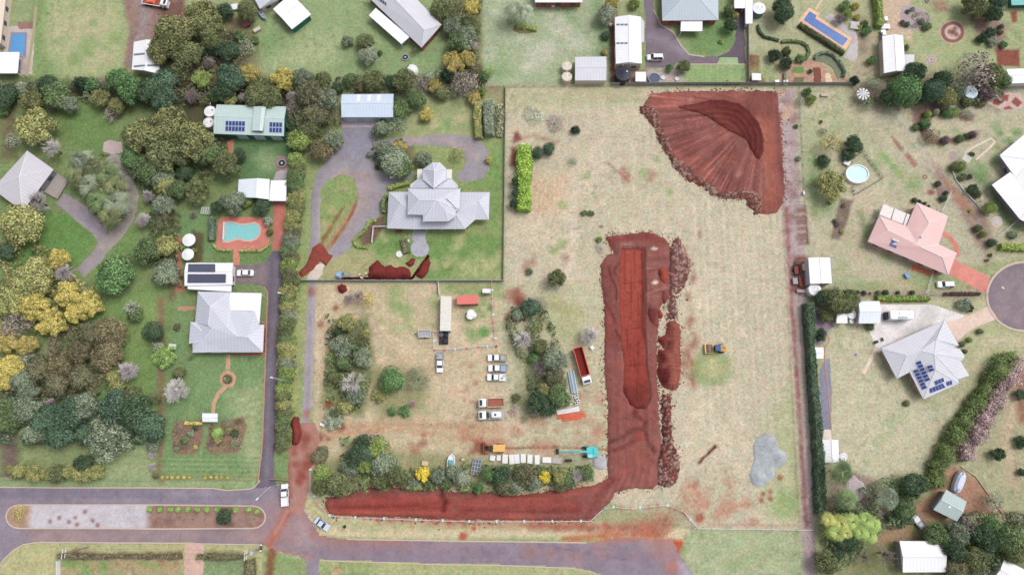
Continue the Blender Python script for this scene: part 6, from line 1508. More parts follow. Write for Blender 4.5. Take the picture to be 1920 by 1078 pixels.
1830,1050,26|b|og|olive brown tree near the bottom right corner|8
1795,1068,22|b|br|brownish tree at the bottom edge right of the notched shed|7
1850,1010,28|b|dg|dark green tree in the lower right thicket|8
1890,1010,28|b|mg|green tree in the lower right thicket near the right edge|8
1905,1035,22|b|og|olive tree above the white roof in the bottom right corner|7
1860,985,20|b|gr|bright green tree at the top of the lower right thicket|6
1840,1075,20|l|gg|grey wispy tree at the bottom edge left of the corner roof|5
1915,740,12|b|bg|blue-green shrub cut by the right edge beside the long lawn|3
1916,885,8|s|dg|dark shrub at the right edge beside the tan lawn|2
1918,830,14|s|dg|dark green shrub in the red edged bed at the right edge|3
'''.strip().splitlines()]
T += [l.split('|') for l in '''
270,252,40|w|ol|left crown of the huge yellow-green tree mass at upper left|11
318,235,42|w|ol|top crown of the huge yellow-green tree mass at upper left|12
362,262,42|w|ol|right crown of the huge yellow-green tree mass at upper left|12
310,285,42|w|og|lower middle crown of the huge yellow-green tree mass|11
245,295,22|b|gr|bright green tree at the lower left foot of the huge tree mass|6
275,318,30|b|mg|dark green crown at the bottom of the huge tree mass|8
392,290,26|b|mg|green crown at the lower right of the huge tree mass|8
300,330,24|b|gg|grey-green crown below the huge tree mass|7
425,310,28|b|og|olive green tree left of the sunken lawn below the green shed|8
448,290,14|b|dg|dark tree at the left edge of the sunken lawn|5
385,325,8|l|ru|small reddish bush between the olive tree and the round grey tree|3
366,358,27|f|og|round feathery grey-olive tree on the lawn above the pools|6
272,300,14|s|yo|small yellow-green crown left of the bottom of the huge tree mass|4
330,355,20|b|mg|green tree left of the round feathery tree|7
345,325,16|b|dg|dark green tree between the huge mass and the feathery tree|6
100,278,27|n|bw|white leafless tree at the top right corner of the grey homestead|7
72,378,30|n|ba|pale leafless tree overlapping the bottom of the grey homestead roof|7
38,420,43|b|yo|large lumpy yellow-olive tree below the grey homestead|9
10,470,20|b|dg|dark green tree at the left edge below the yellow-olive one|5
269,412,20|N|ba|grey leafless tree right of the curved gravel driveway, lower one|6
278,368,16|N|ba|grey leafless tree right of the curved gravel driveway, upper one|5
305,385,22|b|gg|grey-green tree between the two grey leafless trees and the lawn|6
310,350,22|b|yo|yellow-olive crown above the grey-green tree beside the pool lawn|7
300,415,16|l|br|brown thin tree left of the pool lawn|5
275,470,26|b|mg|green tree left of the two white shade umbrellas|7
310,460,22|b|yo|olive tree left of the two white shade umbrellas, right one|6
310,510,25|b|gg|grey-green dense tree left of the garage|7
213,515,38|b|gr|large fresh green tree right of the big yellow trees|8
235,490,16|l|br|brownish thin tree above the large fresh green tree|5
110,485,22|w|ye|upper yellow crown of the big wattle group at left|8
60,520,42|w|yo|upper left grey-yellow crown of the big wattle group|9
20,560,36|w|yo|left edge crown of the big wattle group|8
120,512,26|n|ba|pale leafless branches on top of the big wattle group|8
62,575,30|w|ye|golden crown in the middle of the big wattle group|9
95,602,30|w|ye|brightest golden crown at the lower edge of the big wattle group|8
140,585,22|w|ye|golden crown right of the brightest one in the wattle group|7
165,568,28|w|ye|rightmost golden crown of the big wattle group|7
125,550,26|w|ye|golden crown just under the pale leafless branches of the wattle group|8
30,610,30|l|pu|purplish twiggy crown left of the brightest golden crown|7
12,640,26|w|go|dull gold crown at the left edge under the wattle group|7
50,647,22|w|go|crescent shaped golden crown below the purplish twiggy crown|6
15,690,30|w|ye|golden tree at the left edge above the long rusty hedge trees|7
8,715,20|w|ye|lowest golden crown at the left edge|6
48,672,16|s|sg|pale green bush right of the lowest golden trees|4
245,575,22|m|bw|white leafless magnolia on the green lawn|6
252,588,18|s|mg|round green shrub below the white leafless magnolia|4
286,622,25|r|dg|dense dark green clipped tree at the right of the left lawn|6
294,650,12|s|sg|small silver-green shrub below the dense dark clipped tree|3
307,668,22|f|ll|bright lime green tree by the small white cart|5
240,695,26|N|ba|pale leafless tree on the left lawn, rounded and thin twigged|6
330,733,31|N|bw|silvery white leafless tree beside the formal lawn|7
335,700,14|b|og|olive tree above the silvery white leafless tree|4
210,702,17|w|yo|yellow-green shrub left of the rounded leafless tree|4
218,722,17|w|yo|yellow-olive shrub below the first at the rounded leafless tree|4
205,625,34|b|ru|big rusty green dome, upper part of the rusty tree group|7
200,665,34|b|ru|big rusty green dome, lower part of the rusty tree group|7
170,625,20|b|br|brownish crown on the upper left shoulder of the rusty dome|6
150,660,24|b|ru|rusty crown in the middle of the long rusty tree line|7
150,705,26|b|br|brown-green crown at the right end of the long rusty tree line|7
110,690,28|b|ru|rusty crown in the long rusty tree line, third from its right end|7
105,720,24|b|br|olive-brown crown low in the long rusty tree line|7
70,690,26|b|br|brown-green crown towards the left of the long rusty tree line|7
42,715,24|b|gg|grey-green crown at the left end of the long rusty tree line|7
55,735,20|b|gg|small grey-green crown beneath the left end of the rusty tree line|6
95,755,12|N|pk|small pinkish leafless shrub in the dark wood at lower left|5
12,770,22|b|mg|green tree at the left edge of the lower wood|7
50,770,28|b|gg|grey-green crown in the lower wood, left part|8
85,785,30|b|bg|blue-green crown in the lower wood, left middle|9
130,775,32|b|bg|blue-green crown in the lower wood, centre|9
60,815,24|b|gg|grey-green crown at the bottom of the lower wood|8
110,815,28|b|bg|dark blue-green crown at the lower edge of the lower wood|8
20,790,20|b|mg|mid green crown near the left edge of the lower wood|7
160,760,26|b|gg|grey-green crown right of centre in the lower wood|8
200,820,44|f|gg|large open grey-green tree with visible branches in the lower wood|9
215,760,34|b|bg|blue-green crown left of the largest dark tree in the lower wood|9
255,775,38|b|dg|largest dark green tree at the right of the lower wood|10
280,800,30|b|bg|blue-green tree at the right end of the lower wood|9
245,750,26|b|og|olive green crown at the top right of the lower wood|8
160,815,22|b|bg|dark crown beneath the open grey-green tree|7
290,745,14|l|br|brownish thin shrub beside the silvery white leafless tree|4
285,835,14|s|gg|grey shrub at the garden fence left of the flower beds|3
285,853,11|N|ba|upper pale leafless shrub at the garden fence corner|2.5
286,876,11|N|ba|lower pale leafless shrub at the garden fence corner|2.5
291,892,7|s|og|olive shrub at the garden fence corner by the road|1.5
18,880,9|b|yo|low yellow-green bush at the left end of the roadside row|3
35,884,16|b|yo|first big yellow-green bush of the roadside row|5
62,886,18|b|yo|second big yellow-green bush of the roadside row|5
88,888,14|b|yo|third yellow-green bush of the roadside row, a small one|5
105,888,19|b|og|fourth yellow-green bush of the roadside row, the darker one|5
132,884,14|b|yo|fifth yellow-green bush of the roadside row|5
155,886,20|b|yo|sixth yellow-green bush of the roadside row, the widest|5
180,885,14|b|yo|last yellow-green bush at the right end of the roadside row|5
155,868,18|b|dg|dark tree behind the right end of the roadside row|6
420,969,17|b|dg|round dark green tree in the planted road island|5
34,963,16|l|go|sparse yellow shrub at the round end of the gravel island|1.5
362,402,10|N|pu|pale purple bush on the round bed beside the lattice table|2
440,380,24|b|gg|grey-green tree above the pool paving, left of the yellow-green shrub|7
420,378,12|b|gg|grey tree at the left of the grey-green one above the pool|5
462,378,12|s|lm|bright yellow-green shrub above the pool paving|3
407,388,14|b|dg|dark green tree at the upper left corner of the pool paving|5
490,388,20|b|dg|dark green shrub between the pool and the white shed|4
502,412,11|s|sg|silvery shrub at the right edge of the pool paving|3
505,435,7|s|og|small olive shrub on the right edge of the pool paving|2
345,462,9|s|ll|bright green shrub between the two white shade umbrellas|2
365,470,6|s|lm|little lime shrub right of the white shade umbrellas|1.5
331,613,8|s|br|small brown shrub on the lawn left of the grey hip roof|1.5
357,671,6|l|br|small brown shrub below the left corner of the grey hip roof|1
426,711,7|s|og|low planting around the white pedestal in the ring path|.8
736,300,34|b|gg|grey-green tree with pale tips in the island of the gravel loop|7
752,312,24|b|mg|dark green tree overlapping the gravel loop, lower one|6
748,278,18|w|go|golden tree at the top of the gravel loop group|5
720,280,18|b|gg|grey-green tree at the left of the gravel loop group|6
692,290,7|r|gg|small pale round shrub at the left tip of the loop bed|1.5
705,292,8|s|bg|small conifer at the left tip of the loop bed|3
707,314,5|s|dg|dark small shrub on the loop bed edge|1.5
794,297,17|b|gg|round grey-green tree above the homestead tower|5
856,290,16|l|yo|thin yellowish tree at the right end of the oval island|3
916,300,8|s|ye|small golden ball shrub at the right side of the gravel loop|2
915,205,8|s|lm|lime shrub left of the dark column hedge|2
1007,286,13|r|bg|dark blue-green round tree, left of the pair beside the bright hedge|4
1029,278,14|r|bg|dark blue-green round tree, right of the pair beside the bright hedge|4
1078,243,10|s|dd|isolated very dark round shrub in the upper paddock|2.5
1075,303,9|l|gg|thin grey shrub in the upper paddock|2
1000,215,22|l|sg|low grey scrub patch in the upper paddock, left part|1
1040,232,20|l|pu|low purple-grey scrub patch in the upper paddock, right part|1
1096,399,7|s|mg|small round shrub, left of a pair in the paddock|1.5
1109,400,7|s|mg|small round shrub, right of a pair in the paddock|1.5
1124,449,7|s|lm|small yellow-green shrub at the upper left corner of the earth cut|1.5
1128,424,4|l|br|tiny brown shrub above the yellow-green one near the earth cut|.8
1126,465,11|l|bt|pale grey dead shrub at the upper left corner of the earth cut|1
993,509,8|s|gg|grey-green shrub in the paddock left of the round tree|2
1044,521,20|b|og|round olive-grey tree standing alone in the paddock|6
970,360,12|b|bg|dark tree squeezed between the fence and the bright hedge|4
964,382,10|b|dg|dark lower tree between the fence and the bright hedge|4
967,340,9|b|dg|dark upper tree between the fence and the bright hedge|4
995,575,19|b|bg|dark blue-green tree beside the red soil stain in the middle|6
970,588,14|b|gg|grey-green tree left of the dark blue-green one in the middle|4
1015,572,16|l|pu|purple-brown thin bush right of the dark blue-green tree|3
982,636,26|n|bw|white leafless tree beside the middle tree belt|7
1106,628,24|N|bw|silvery leafless tree left of the trench|6
1008,615,12|s|yo|yellow-green shrub in the middle belt, upper one|2.5
1015,650,15|b|og|olive brown tree in the middle belt beside the white leafless tree|4
1000,672,13|s|gr|bright green bush in the middle belt|3
1040,675,24|b|gg|grey-green tree in the middle belt left of the red tipper truck|6
1012,690,18|l|mv|dark purple thin tree in the middle belt|4
1040,705,20|b|br|brown-green tree in the middle belt left of the steel pipes|5
1019,730,14|b|yo|golden green shrub in the middle of the belt|4
1048,742,24|b|mg|green tree in the belt just above the orange pipes|6
1010,755,24|b|dg|dark green tree at the lower left of the middle belt|6
1005,772,14|N|bt|grey leafless shrub at the bottom of the middle belt|3
1030,765,16|b|dg|dark bush between the lower trees of the middle belt|4
968,745,10|s|og|olive bush beside the parked trucks|2
965,770,13|l|bt|thin grey bush right of the white tanker truck|2
985,785,9|l|gg|grey-green bush at the bottom left of the middle belt|1.5
735,712,29|r|gr|large dense round dark green tree in the compound|7
783,710,24|l|gg|thin grey-green tree right of the large round one|5
712,738,17|w|yo|yellow-olive bush below the large dense round tree|3
735,772,10|s|gr|green bush, left of two at the bottom of the compound clump|2
758,770,13|s|gr|green bush, right of two at the bottom of the compound clump|2
774,756,9|N|pk|pink blossoming small shrub in the compound|2
655,560,14|N|bt|purplish leafless tree by the red pile inside the boundary fence|4
672,555,18|n|bt|pale leafless tree by the boundary fence|5
688,562,17|l|ye|yellow flowering thin tree by the boundary fence|4
650,605,20|w|yo|yellow-green tree at the top of the left thicket|5
635,622,11|s|dg|dark shrub beside the small brown loader|3
640,650,24|b|gg|grey-green tree in the left thicket|6
672,635,20|l|br|brown twiggy tree in the left thicket|5
682,628,12|s|yo|yellow-olive crown at the right of the left thicket|4
625,655,9|s|go|golden shrub at the left edge of the left thicket, upper one|2
624,668,8|s|go|golden shrub at the left edge of the left thicket, lower one|2
663,650,14|b|gr|bright green tree in the left thicket|4
680,670,20|b|gg|pale grey-green tree at the right side of the left thicket|5
640,680,16|b|mg|green tree in the middle of the left thicket|5
624,708,12|b|og|olive shrub at the left edge below the golden ones|3
660,717,31|n|bw|large white leafless tree in the left thicket|8
668,742,20|b|gg|grey-green tree below the large white leafless tree|5
648,762,17|w|yo|yellow-green bush at the bottom of the left thicket|4
628,775,12|b|og|dark olive bush at the bottom left of the left thicket|3
625,785,20|f|sg|pale olive round bush by the site entrance|3
600,853,17|b|br|brown-green bush by the entrance track|3
605,890,19|b|lm|bright green tree by the corner of the barrier fence|4
600,912,18|b|og|dark olive tree inside the corner of the barrier fence|5
633,908,24|b|og|large olive tree inside the corner of the barrier fence|6
665,860,22|b|dg|dark green tree at the left of the bottom clump|6
682,835,22|b|dg|dark tree at the top of the bottom clump|6
655,875,20|b|gg|grey-purple tree at the lower left of the bottom clump|5
690,850,20|b|bg|blue-green tree in the middle of the bottom clump|6
706,840,20|b|lm|light green tree at the top right of the bottom clump|6
684,872,17|w|lm|yellow-green tree in the centre of the bottom clump|6
718,872,27|b|gg|large grey-green tree at the right of the bottom clump|7
738,890,22|b|og|olive tree at the lower right of the bottom clump|6
712,900,18|b|og|olive shrub along the lower edge of the bottom clump|5
690,822,12|l|pu|purple thin bush at the top of the bottom clump|4
758,905,12|s|og|olive bush between the bottom clump and the bright wattle|3
792,888,16|w|by|brilliant yellow wattle beside the haul road|5
802,905,11|s|og|olive bush at the foot of the brilliant yellow wattle|3
775,905,12|s|gg|grey bush left of the foot of the brilliant yellow wattle|3
822,890,17|b|gg|grey-green tree right of the brilliant yellow wattle|5
850,885,16|b|gg|grey-green tree below the white boat trailer|5
835,908,14|s|mg|green shrub on the haul road edge below the grey-green trees|3
866,898,17|b|sg|pale grey-green tree left of the dark mesh crates|5
895,915,13|s|gr|bright green shrub on the haul road edge|3
915,889,15|b|gr|green tree under the smallest white slabs|5
942,893,20|b|dg|dark green tree below the row of white slabs|6
948,905,22|b|br|brown-green bush overhanging the haul road|5
985,891,22|b|br|large brownish tree overlapping the white slabs|7
968,908,18|b|gg|grey-green bush between the brown trees|5
1000,905,17|b|gg|grey bush below the large brownish tree|4
1022,894,12|w|by|narrow bright yellow wattle in the haul road hedge|5
1050,894,16|w|yo|gold and grey tree right of the narrow bright wattle|5
1052,908,15|b|og|olive shrub below the gold and grey tree|4
1082,892,16|N|ba|grey leafless tree in front of the excavator|5
1070,900,16|b|mg|green bush at the foot of the grey leafless tree by the excavator|4
1100,888,15|b|mg|last green tree of the haul road hedge near the grey gravel|4
'''.strip().splitlines()]
for row in T:
    if len(row) < 4: continue
    x,y,r = map(float,row[0].split(',')); P(x,y,r,row[1],row[2],row[3],float(row[4]) if len(row) > 4 else None)
# palms of the big clump by the old homestead
for i,(x,y,r) in enumerate([(150,300,22),(175,315,24),(140,330,18),(200,325,22),(165,345,22),(190,350,22),(215,350,22),(180,375,22),(215,378,24),(205,402,20)]):
    P(x,y,r*1.15,'p',['gg','og','og','mg'][i % 4],['top left palm of the clump beside the curved driveway','second palm from the top of the clump beside the curved driveway','palm on the left side of the clump nearest the homestead deck','upper right palm of the clump beside the curved driveway','yellowish palm in the left middle of the driveway clump',
       'palm in the very middle of the driveway clump','palm on the right rim of the driveway clump','palm at the lower left of the driveway clump','palm at the lower right of the driveway clump','lowest palm of the driveway clump with yellow fronds'][i],6.5,group='palms in the driveway clump')
# ferny bright tree, lower right: three rosettes
for i,(x,y) in enumerate([(1560,978),(1580,985),(1603,980),(1622,975),(1645,982),(1570,1000),(1592,1003),(1615,998),(1636,1000)]):
    P(x+pr.uniform(-7,7),y+pr.uniform(-5,5),pr.uniform(17,26),'q',(158+pr.randrange(-20,12),168,84),ORD[i]+' yellow-green feathery rosette above the bottom right trees, upper row first',pr.uniform(4.5,6),'feathery plant',group='yellow-green feathery plants')
# row of trees and shrubs along the black driveway
for i in range(36):
    y = 300+i*15.3; x = 553-(y-300)*.047+pr.uniform(-5,5); x = 549+(x-549) if y > 500 else x+pr.uniform(-4,6)
    if 826 < y: x = 528
    c = pr.choice(['og','yo','mg','og','lm','gg','yo','br' if y < 520 else 'mg'])
    P(x,y,pr.uniform(15,19),'b',c,f'{ORD[i]} shrub from the top in the long row along the black driveway',pr.uniform(3.2,5),'shrub','shrubs in the row along the black driveway')
for i in range(14):
    y = 470+i*28; x = (535 if y < 560 else 532-(y-560)*.045)
    P(x,y+pr.uniform(-4,4),pr.uniform(8,10),'s',pr.choice(['dg','bg','mg']),f'{ORD[i]} low dark bush from the top at the driveway side of the long shrub row',1.8,'shrub','low bushes beside the black driveway')
# road island shrubs
for i,x in enumerate((280,300,320,334,352,370,388,408,441,465,481)):
    P(x,955 if x < 470 else 959,7.5,'r','ll',f'{ORD[i]} lime green clipped bush from the left in the road island',1.4,'bush','lime bushes in the road island')
for i,x in enumerate((288,306,325,345,362,382,448,462,476)):
    P(x,973,7,'m','bt',f'{ORD[i]} dry grey tussock from the left in the road island',.8,'tussock','dry tussocks in the road island')
for i,x in enumerate((304,313,322,333,344,355,385,395,405,415,426)):
    P(x,895,4.6,'r','ye',f'{ORD[i]} golden ball bush from the left in the roadside border of the formal garden',.9,'bush','golden balls in the roadside border')
for i in range(15):
    P(1286+i*7.0,157.5,2.6,'s','dd',f'{ORD[i]} tiny dark bush from the left along the timber fence above the red pad',.9,'bush','tiny bushes along the timber fence')
# garden bed planting
for i,(x,y,r,k,c,l) in enumerate([(335,805,9,'l','pu','purple twiggy bush at the top left of the left flower bed'),(358,812,8,'s','gg','grey-green bush in the left flower bed'),(366,802,7,'s','dg','dark green bush in the left flower bed'),(345,825,9,'s','mg','round green bush in the left flower bed'),(332,842,6,'s','gg','small grey bush at the foot of the left flower bed'),
        (366,838,5,'s','ye','small yellow bush in the left flower bed'),(406,811,14,'r','ll','large lime green ball in the right flower bed'),(410,824,9,'s','yo','yellow-olive bush under the lime ball'),(440,812,9,'s','dg','dark green bush in the right flower bed'),(428,804,5,'s','lm','small lime bush in the right flower bed'),
        (440,832,9,'l','gg','grey bush at the lower right of the right flower bed'),(395,832,7,'l','mv','mauve bush at the lower left of the right flower bed'),(446,790,6,'s','ru','orange-brown bush at the top right of the right flower bed'),(425,790,9,'l','gg','grey wispy bush at the top of the right flower bed'),(388,779,5,'s','gr','green bush beside the white gate shelter')]):
    P(x,y,r,k,c,l,r*.15)
hedge('clipped yellow flower edge along the top of the left flower bed',[(349,793),(365,793.5),(380,794)],6,.6,'ye','flower_border',cat='flower border')
# hedges
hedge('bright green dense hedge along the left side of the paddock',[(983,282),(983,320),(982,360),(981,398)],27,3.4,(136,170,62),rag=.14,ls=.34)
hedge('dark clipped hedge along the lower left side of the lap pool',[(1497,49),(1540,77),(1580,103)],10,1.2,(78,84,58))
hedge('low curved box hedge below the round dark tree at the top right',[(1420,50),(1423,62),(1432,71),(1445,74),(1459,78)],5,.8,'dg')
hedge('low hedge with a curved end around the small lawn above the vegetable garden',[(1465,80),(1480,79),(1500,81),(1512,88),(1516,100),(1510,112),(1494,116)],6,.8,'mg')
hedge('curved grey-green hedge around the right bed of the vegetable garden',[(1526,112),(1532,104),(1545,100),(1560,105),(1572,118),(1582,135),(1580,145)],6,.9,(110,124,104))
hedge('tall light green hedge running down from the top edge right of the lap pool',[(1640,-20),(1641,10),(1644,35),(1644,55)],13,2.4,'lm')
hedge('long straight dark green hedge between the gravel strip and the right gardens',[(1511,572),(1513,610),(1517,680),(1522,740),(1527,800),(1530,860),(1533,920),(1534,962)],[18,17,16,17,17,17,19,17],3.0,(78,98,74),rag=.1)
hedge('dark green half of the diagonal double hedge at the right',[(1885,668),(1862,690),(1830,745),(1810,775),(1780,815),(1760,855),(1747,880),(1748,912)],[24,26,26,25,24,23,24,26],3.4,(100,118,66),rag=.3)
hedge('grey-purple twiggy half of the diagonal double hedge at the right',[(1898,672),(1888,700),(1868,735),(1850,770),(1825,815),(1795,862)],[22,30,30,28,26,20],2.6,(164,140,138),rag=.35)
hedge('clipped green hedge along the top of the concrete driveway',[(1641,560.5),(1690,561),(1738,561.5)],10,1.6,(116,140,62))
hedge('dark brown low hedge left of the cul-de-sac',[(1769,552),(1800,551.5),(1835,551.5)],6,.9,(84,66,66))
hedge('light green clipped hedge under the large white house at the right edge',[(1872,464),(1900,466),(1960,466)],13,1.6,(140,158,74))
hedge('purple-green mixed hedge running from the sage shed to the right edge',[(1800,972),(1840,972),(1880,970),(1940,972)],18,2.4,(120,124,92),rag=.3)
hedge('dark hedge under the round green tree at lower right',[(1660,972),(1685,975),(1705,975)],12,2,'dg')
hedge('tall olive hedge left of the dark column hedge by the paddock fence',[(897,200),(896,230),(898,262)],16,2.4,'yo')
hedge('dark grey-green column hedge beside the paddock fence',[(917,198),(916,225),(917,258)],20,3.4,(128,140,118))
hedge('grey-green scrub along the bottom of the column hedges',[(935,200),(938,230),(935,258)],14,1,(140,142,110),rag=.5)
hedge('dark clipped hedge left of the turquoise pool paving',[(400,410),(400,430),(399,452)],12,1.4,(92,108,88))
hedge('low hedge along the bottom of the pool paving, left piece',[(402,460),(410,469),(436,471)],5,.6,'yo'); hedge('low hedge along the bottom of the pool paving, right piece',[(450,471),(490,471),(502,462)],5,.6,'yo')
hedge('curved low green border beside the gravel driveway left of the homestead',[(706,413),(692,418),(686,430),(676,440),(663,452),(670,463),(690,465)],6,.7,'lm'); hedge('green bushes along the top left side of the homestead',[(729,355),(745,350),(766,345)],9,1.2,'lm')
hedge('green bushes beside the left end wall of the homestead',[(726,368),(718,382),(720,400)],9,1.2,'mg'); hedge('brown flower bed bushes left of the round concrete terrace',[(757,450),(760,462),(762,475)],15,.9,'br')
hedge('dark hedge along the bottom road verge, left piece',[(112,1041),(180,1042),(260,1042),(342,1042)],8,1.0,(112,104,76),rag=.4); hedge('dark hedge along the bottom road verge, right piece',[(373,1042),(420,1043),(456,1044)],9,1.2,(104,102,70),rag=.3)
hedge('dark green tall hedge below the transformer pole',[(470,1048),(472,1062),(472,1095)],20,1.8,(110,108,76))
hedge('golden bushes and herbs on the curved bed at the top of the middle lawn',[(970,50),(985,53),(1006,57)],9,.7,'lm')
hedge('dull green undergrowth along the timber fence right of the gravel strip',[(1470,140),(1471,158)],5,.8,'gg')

def thicket(P,h,c,seed,dens=7,ls=.42,name='undergrowth'):
    """tangle of low bushes under and between the trees"""
    g = np.random.default_rng(seed); W = Un(P); x0 = min(p.x for p in W); x1 = max(p.x for p in W); y0 = min(p.y for p in W); y1 = max(p.y for p in W)
    n = int((x1-x0)*(y1-y0)*dens); x = g.uniform(x0,x1,n); y = g.uniform(y0,y1,n); px,py = proj(x,y); d = sdist(px,py,P)+(fbm(x*.4,y*.4,seed)-.5)*14
    b = np.clip((fbm(x*.33,y*.33,seed+1,3)-.42)*5,0,1)*np.clip(d/6,0,1); k = (d > 0) & (b > .02); x,y,b = x[k],y[k],b[k]; z = h*b**.5*g.uniform(.75,1.08,len(x))
    nr = np.stack([g.normal(size=len(x))*.5,g.normal(size=len(x))*.5,np.ones(len(x))],1); nr /= np.linalg.norm(nr,axis=1,keepdims=True); t = np.clip((fbm(x*.5,y*.5,seed+3,3)-.5)*1.6+.45+g.normal(size=len(x))*.25,0,1)
    v,f = quads(np.stack([x,y,z],1),nr,ls,g); o = bpy.data.objects.new(name,leaf_mesh(name,v,f,t)); C.objects.link(o); o.color = (*desat(c,.12,FOL,random.Random(2)),1); return tag(o,kind='stuff')
UG = [([(0,158),(330,150),(330,205),(230,200),(150,195),(0,200)],2.2,(84,98,66)),([(300,60),(450,60),(470,150),(620,160),(630,240),(560,300),(535,260),(540,195),(400,195),(330,200),(300,140)],2.5,(92,98,68)),([(230,240),(400,230),(440,300),(400,340),(340,380),(345,540),(285,530),(280,380),(240,320)],2.5,(86,100,66)),
      ([(0,440),(60,440),(180,540),(170,580),(60,650),(40,720),(0,740)],3,(128,124,74)),([(20,660),(150,610),(240,590),(235,690),(190,740),(60,750),(10,745)],3,(104,94,72)),([(0,735),(100,745),(230,735),(310,750),(310,815),(230,850),(150,830),(0,835)],3.5,(78,98,76)),
      ([(560,150),(905,130),(905,190),(640,178),(600,240),(560,240)],2.5,(98,104,74)),([(835,-20),(905,-10),(900,140),(840,150),(845,90)],2.2,(102,108,74)),([(612,590),(690,600),(700,700),(680,770),(605,770),(612,680)],2.2,(92,108,64)),([(940,570),(1025,580),(1060,680),(1068,760),(1000,785),(985,700),(950,620)],2.2,(92,104,68)),
      ([(640,820),(720,815),(755,870),(1110,872),(1112,900),(940,925),(760,920),(600,930),(585,880),(640,880)],2,(94,112,64)),([(1540,940),(1700,880),(1720,920),(1700,990),(1640,1000),(1560,1090),(1540,1090)],2.2,(88,104,70)),([(1770,985),(1925,965),(1925,1040),(1860,1090),(1780,1090),(1775,1030)],2.8,(86,102,68)),
      ([(1660,150),(1800,150),(1880,140),(1880,195),(1800,200),(1680,205)],2.2,(84,100,70)),([(700,265),(760,262),(770,325),(720,330),(695,300)],1.5,(96,106,76)),([(135,290),(200,290),(235,340),(235,415),(190,420),(150,370)],1.2,(110,112,74)),([(1690,15),(1745,25),(1745,50),(1700,55)],.5,(120,116,96)),([(1716,225),(1745,235),(1770,262),(1735,268)],.7,(120,92,84)),([(325,790),(380,790),(375,845),(325,845)],.5,(112,104,78)),([(392,795),(460,785),(455,845),(390,845)],.5,(118,108,80)),
      ([(545,290),(575,290),(560,560),(550,840),(520,840),(525,560)],2.4,(112,122,66))]
for i,(p_,h_,c_) in enumerate(UG): thicket(p_,h_,c_,200+i,9 if h_ > 1 else 12,.42 if h_ > 1 else .25)
# ================================================================ VEHICLES
PW_ = mat('white_paint',L(244,244,246),.3,noise=.02,spec=.5); PLB = mat('pale_blue_paint',L(206,216,234),.3,noise=.02,spec=.5); TRAY = mat('grey_tray',L(176,176,180),.6,noise=.2)
CHS = mat('dark_chassis',(.03,.03,.032),.7); RST = mat('rust_red',L(150,78,66),.9,noise=.3,nscale=4); YEL = mat('machine_yellow',L(236,190,110),.5,noise=.15); TEAL = mat('machine_teal',L(84,204,204),.4,noise=.12); TEALP = mat('pale_teal',L(150,220,224),.5)
ORG = mat('orange_plastic',L(244,118,84),.6); BLU = mat('blue_plastic',L(120,160,210),.5); PCON = mat('pale_concrete',L(242,241,240),.8,noise=.08); LMP = mat('lamp_lens',L(250,246,236),.2); SOILR = mat('red_soil_load',L(122,44,38),.95,noise=.3,nscale=5)
def vroot(x,y,ang,name,label,cat,group=None):
    """ang: heading in the photo, degrees anticlockwise from right"""
    c = U(x,y,0.6); return empty(name,(c.x,c.y,0),R(ang),label,cat,group)
def wheels(root,xs,w,r=.36,t=.25):
    for x in xs:
        for s in (-1,1):
            b = MB(); b.cyl((x,s*(w/2-t),r),(x,s*(w/2),r),r,n=16); b.build('wheel',BLK,root)
def cabin(root,x0,x1,w,z0,z1,paint,rake=.55,back=.3):
    """greenhouse: glass all round with a painted roof and pillars"""
    b = MB(); wl = w/2; wt = w/2-.2; X = [x0,x1,x1-rake,x0+back]
    v = [(x0,-wl,z0),(x1,-wl,z0),(x1,wl,z0),(x0,wl,z0),(X[3],-wt,z1),(X[2],-wt,z1),(X[2],wt,z1),(X[3],wt,z1)]
    b.add(v,[(0,1,5,4),(2,3,7,6),(3,2,1,0)]); b.build('side_windows',GLS,root)
    b = MB(); b.add([v[1],v[2],v[6],v[5]],[(0,1,2,3)]); b.build('windscreen',GLS,root)
    b = MB(); b.add([v[3],v[0],v[4],v[7]],[(0,1,2,3)]); b.build('rear_window',GLS,root)
    b = MB(); b.rbox(((X[3]+X[2])/2,0,z1+.02),(X[2]-X[3]+.06,2*wt+.08,.07),.1)
    for p,q in ((0,4),(1,5),(2,6),(3,7)): b.cyl(v[p],v[q],.045,n=5)
    xm = (x0+x1)/2
    for s in (-1,1): b.cyl((xm,s*wl,z0),((X[2]+X[3])/2,s*wt,z1),.05,n=5)
    b.build('roof',paint,root)
def lights(root,x,w,z=.7):
    for s in (-1,1): b = MB(); b.rbox((x,s*(w/2-.28),z),(.12,.34,.18),.04); b.build('headlight',LMP,root)
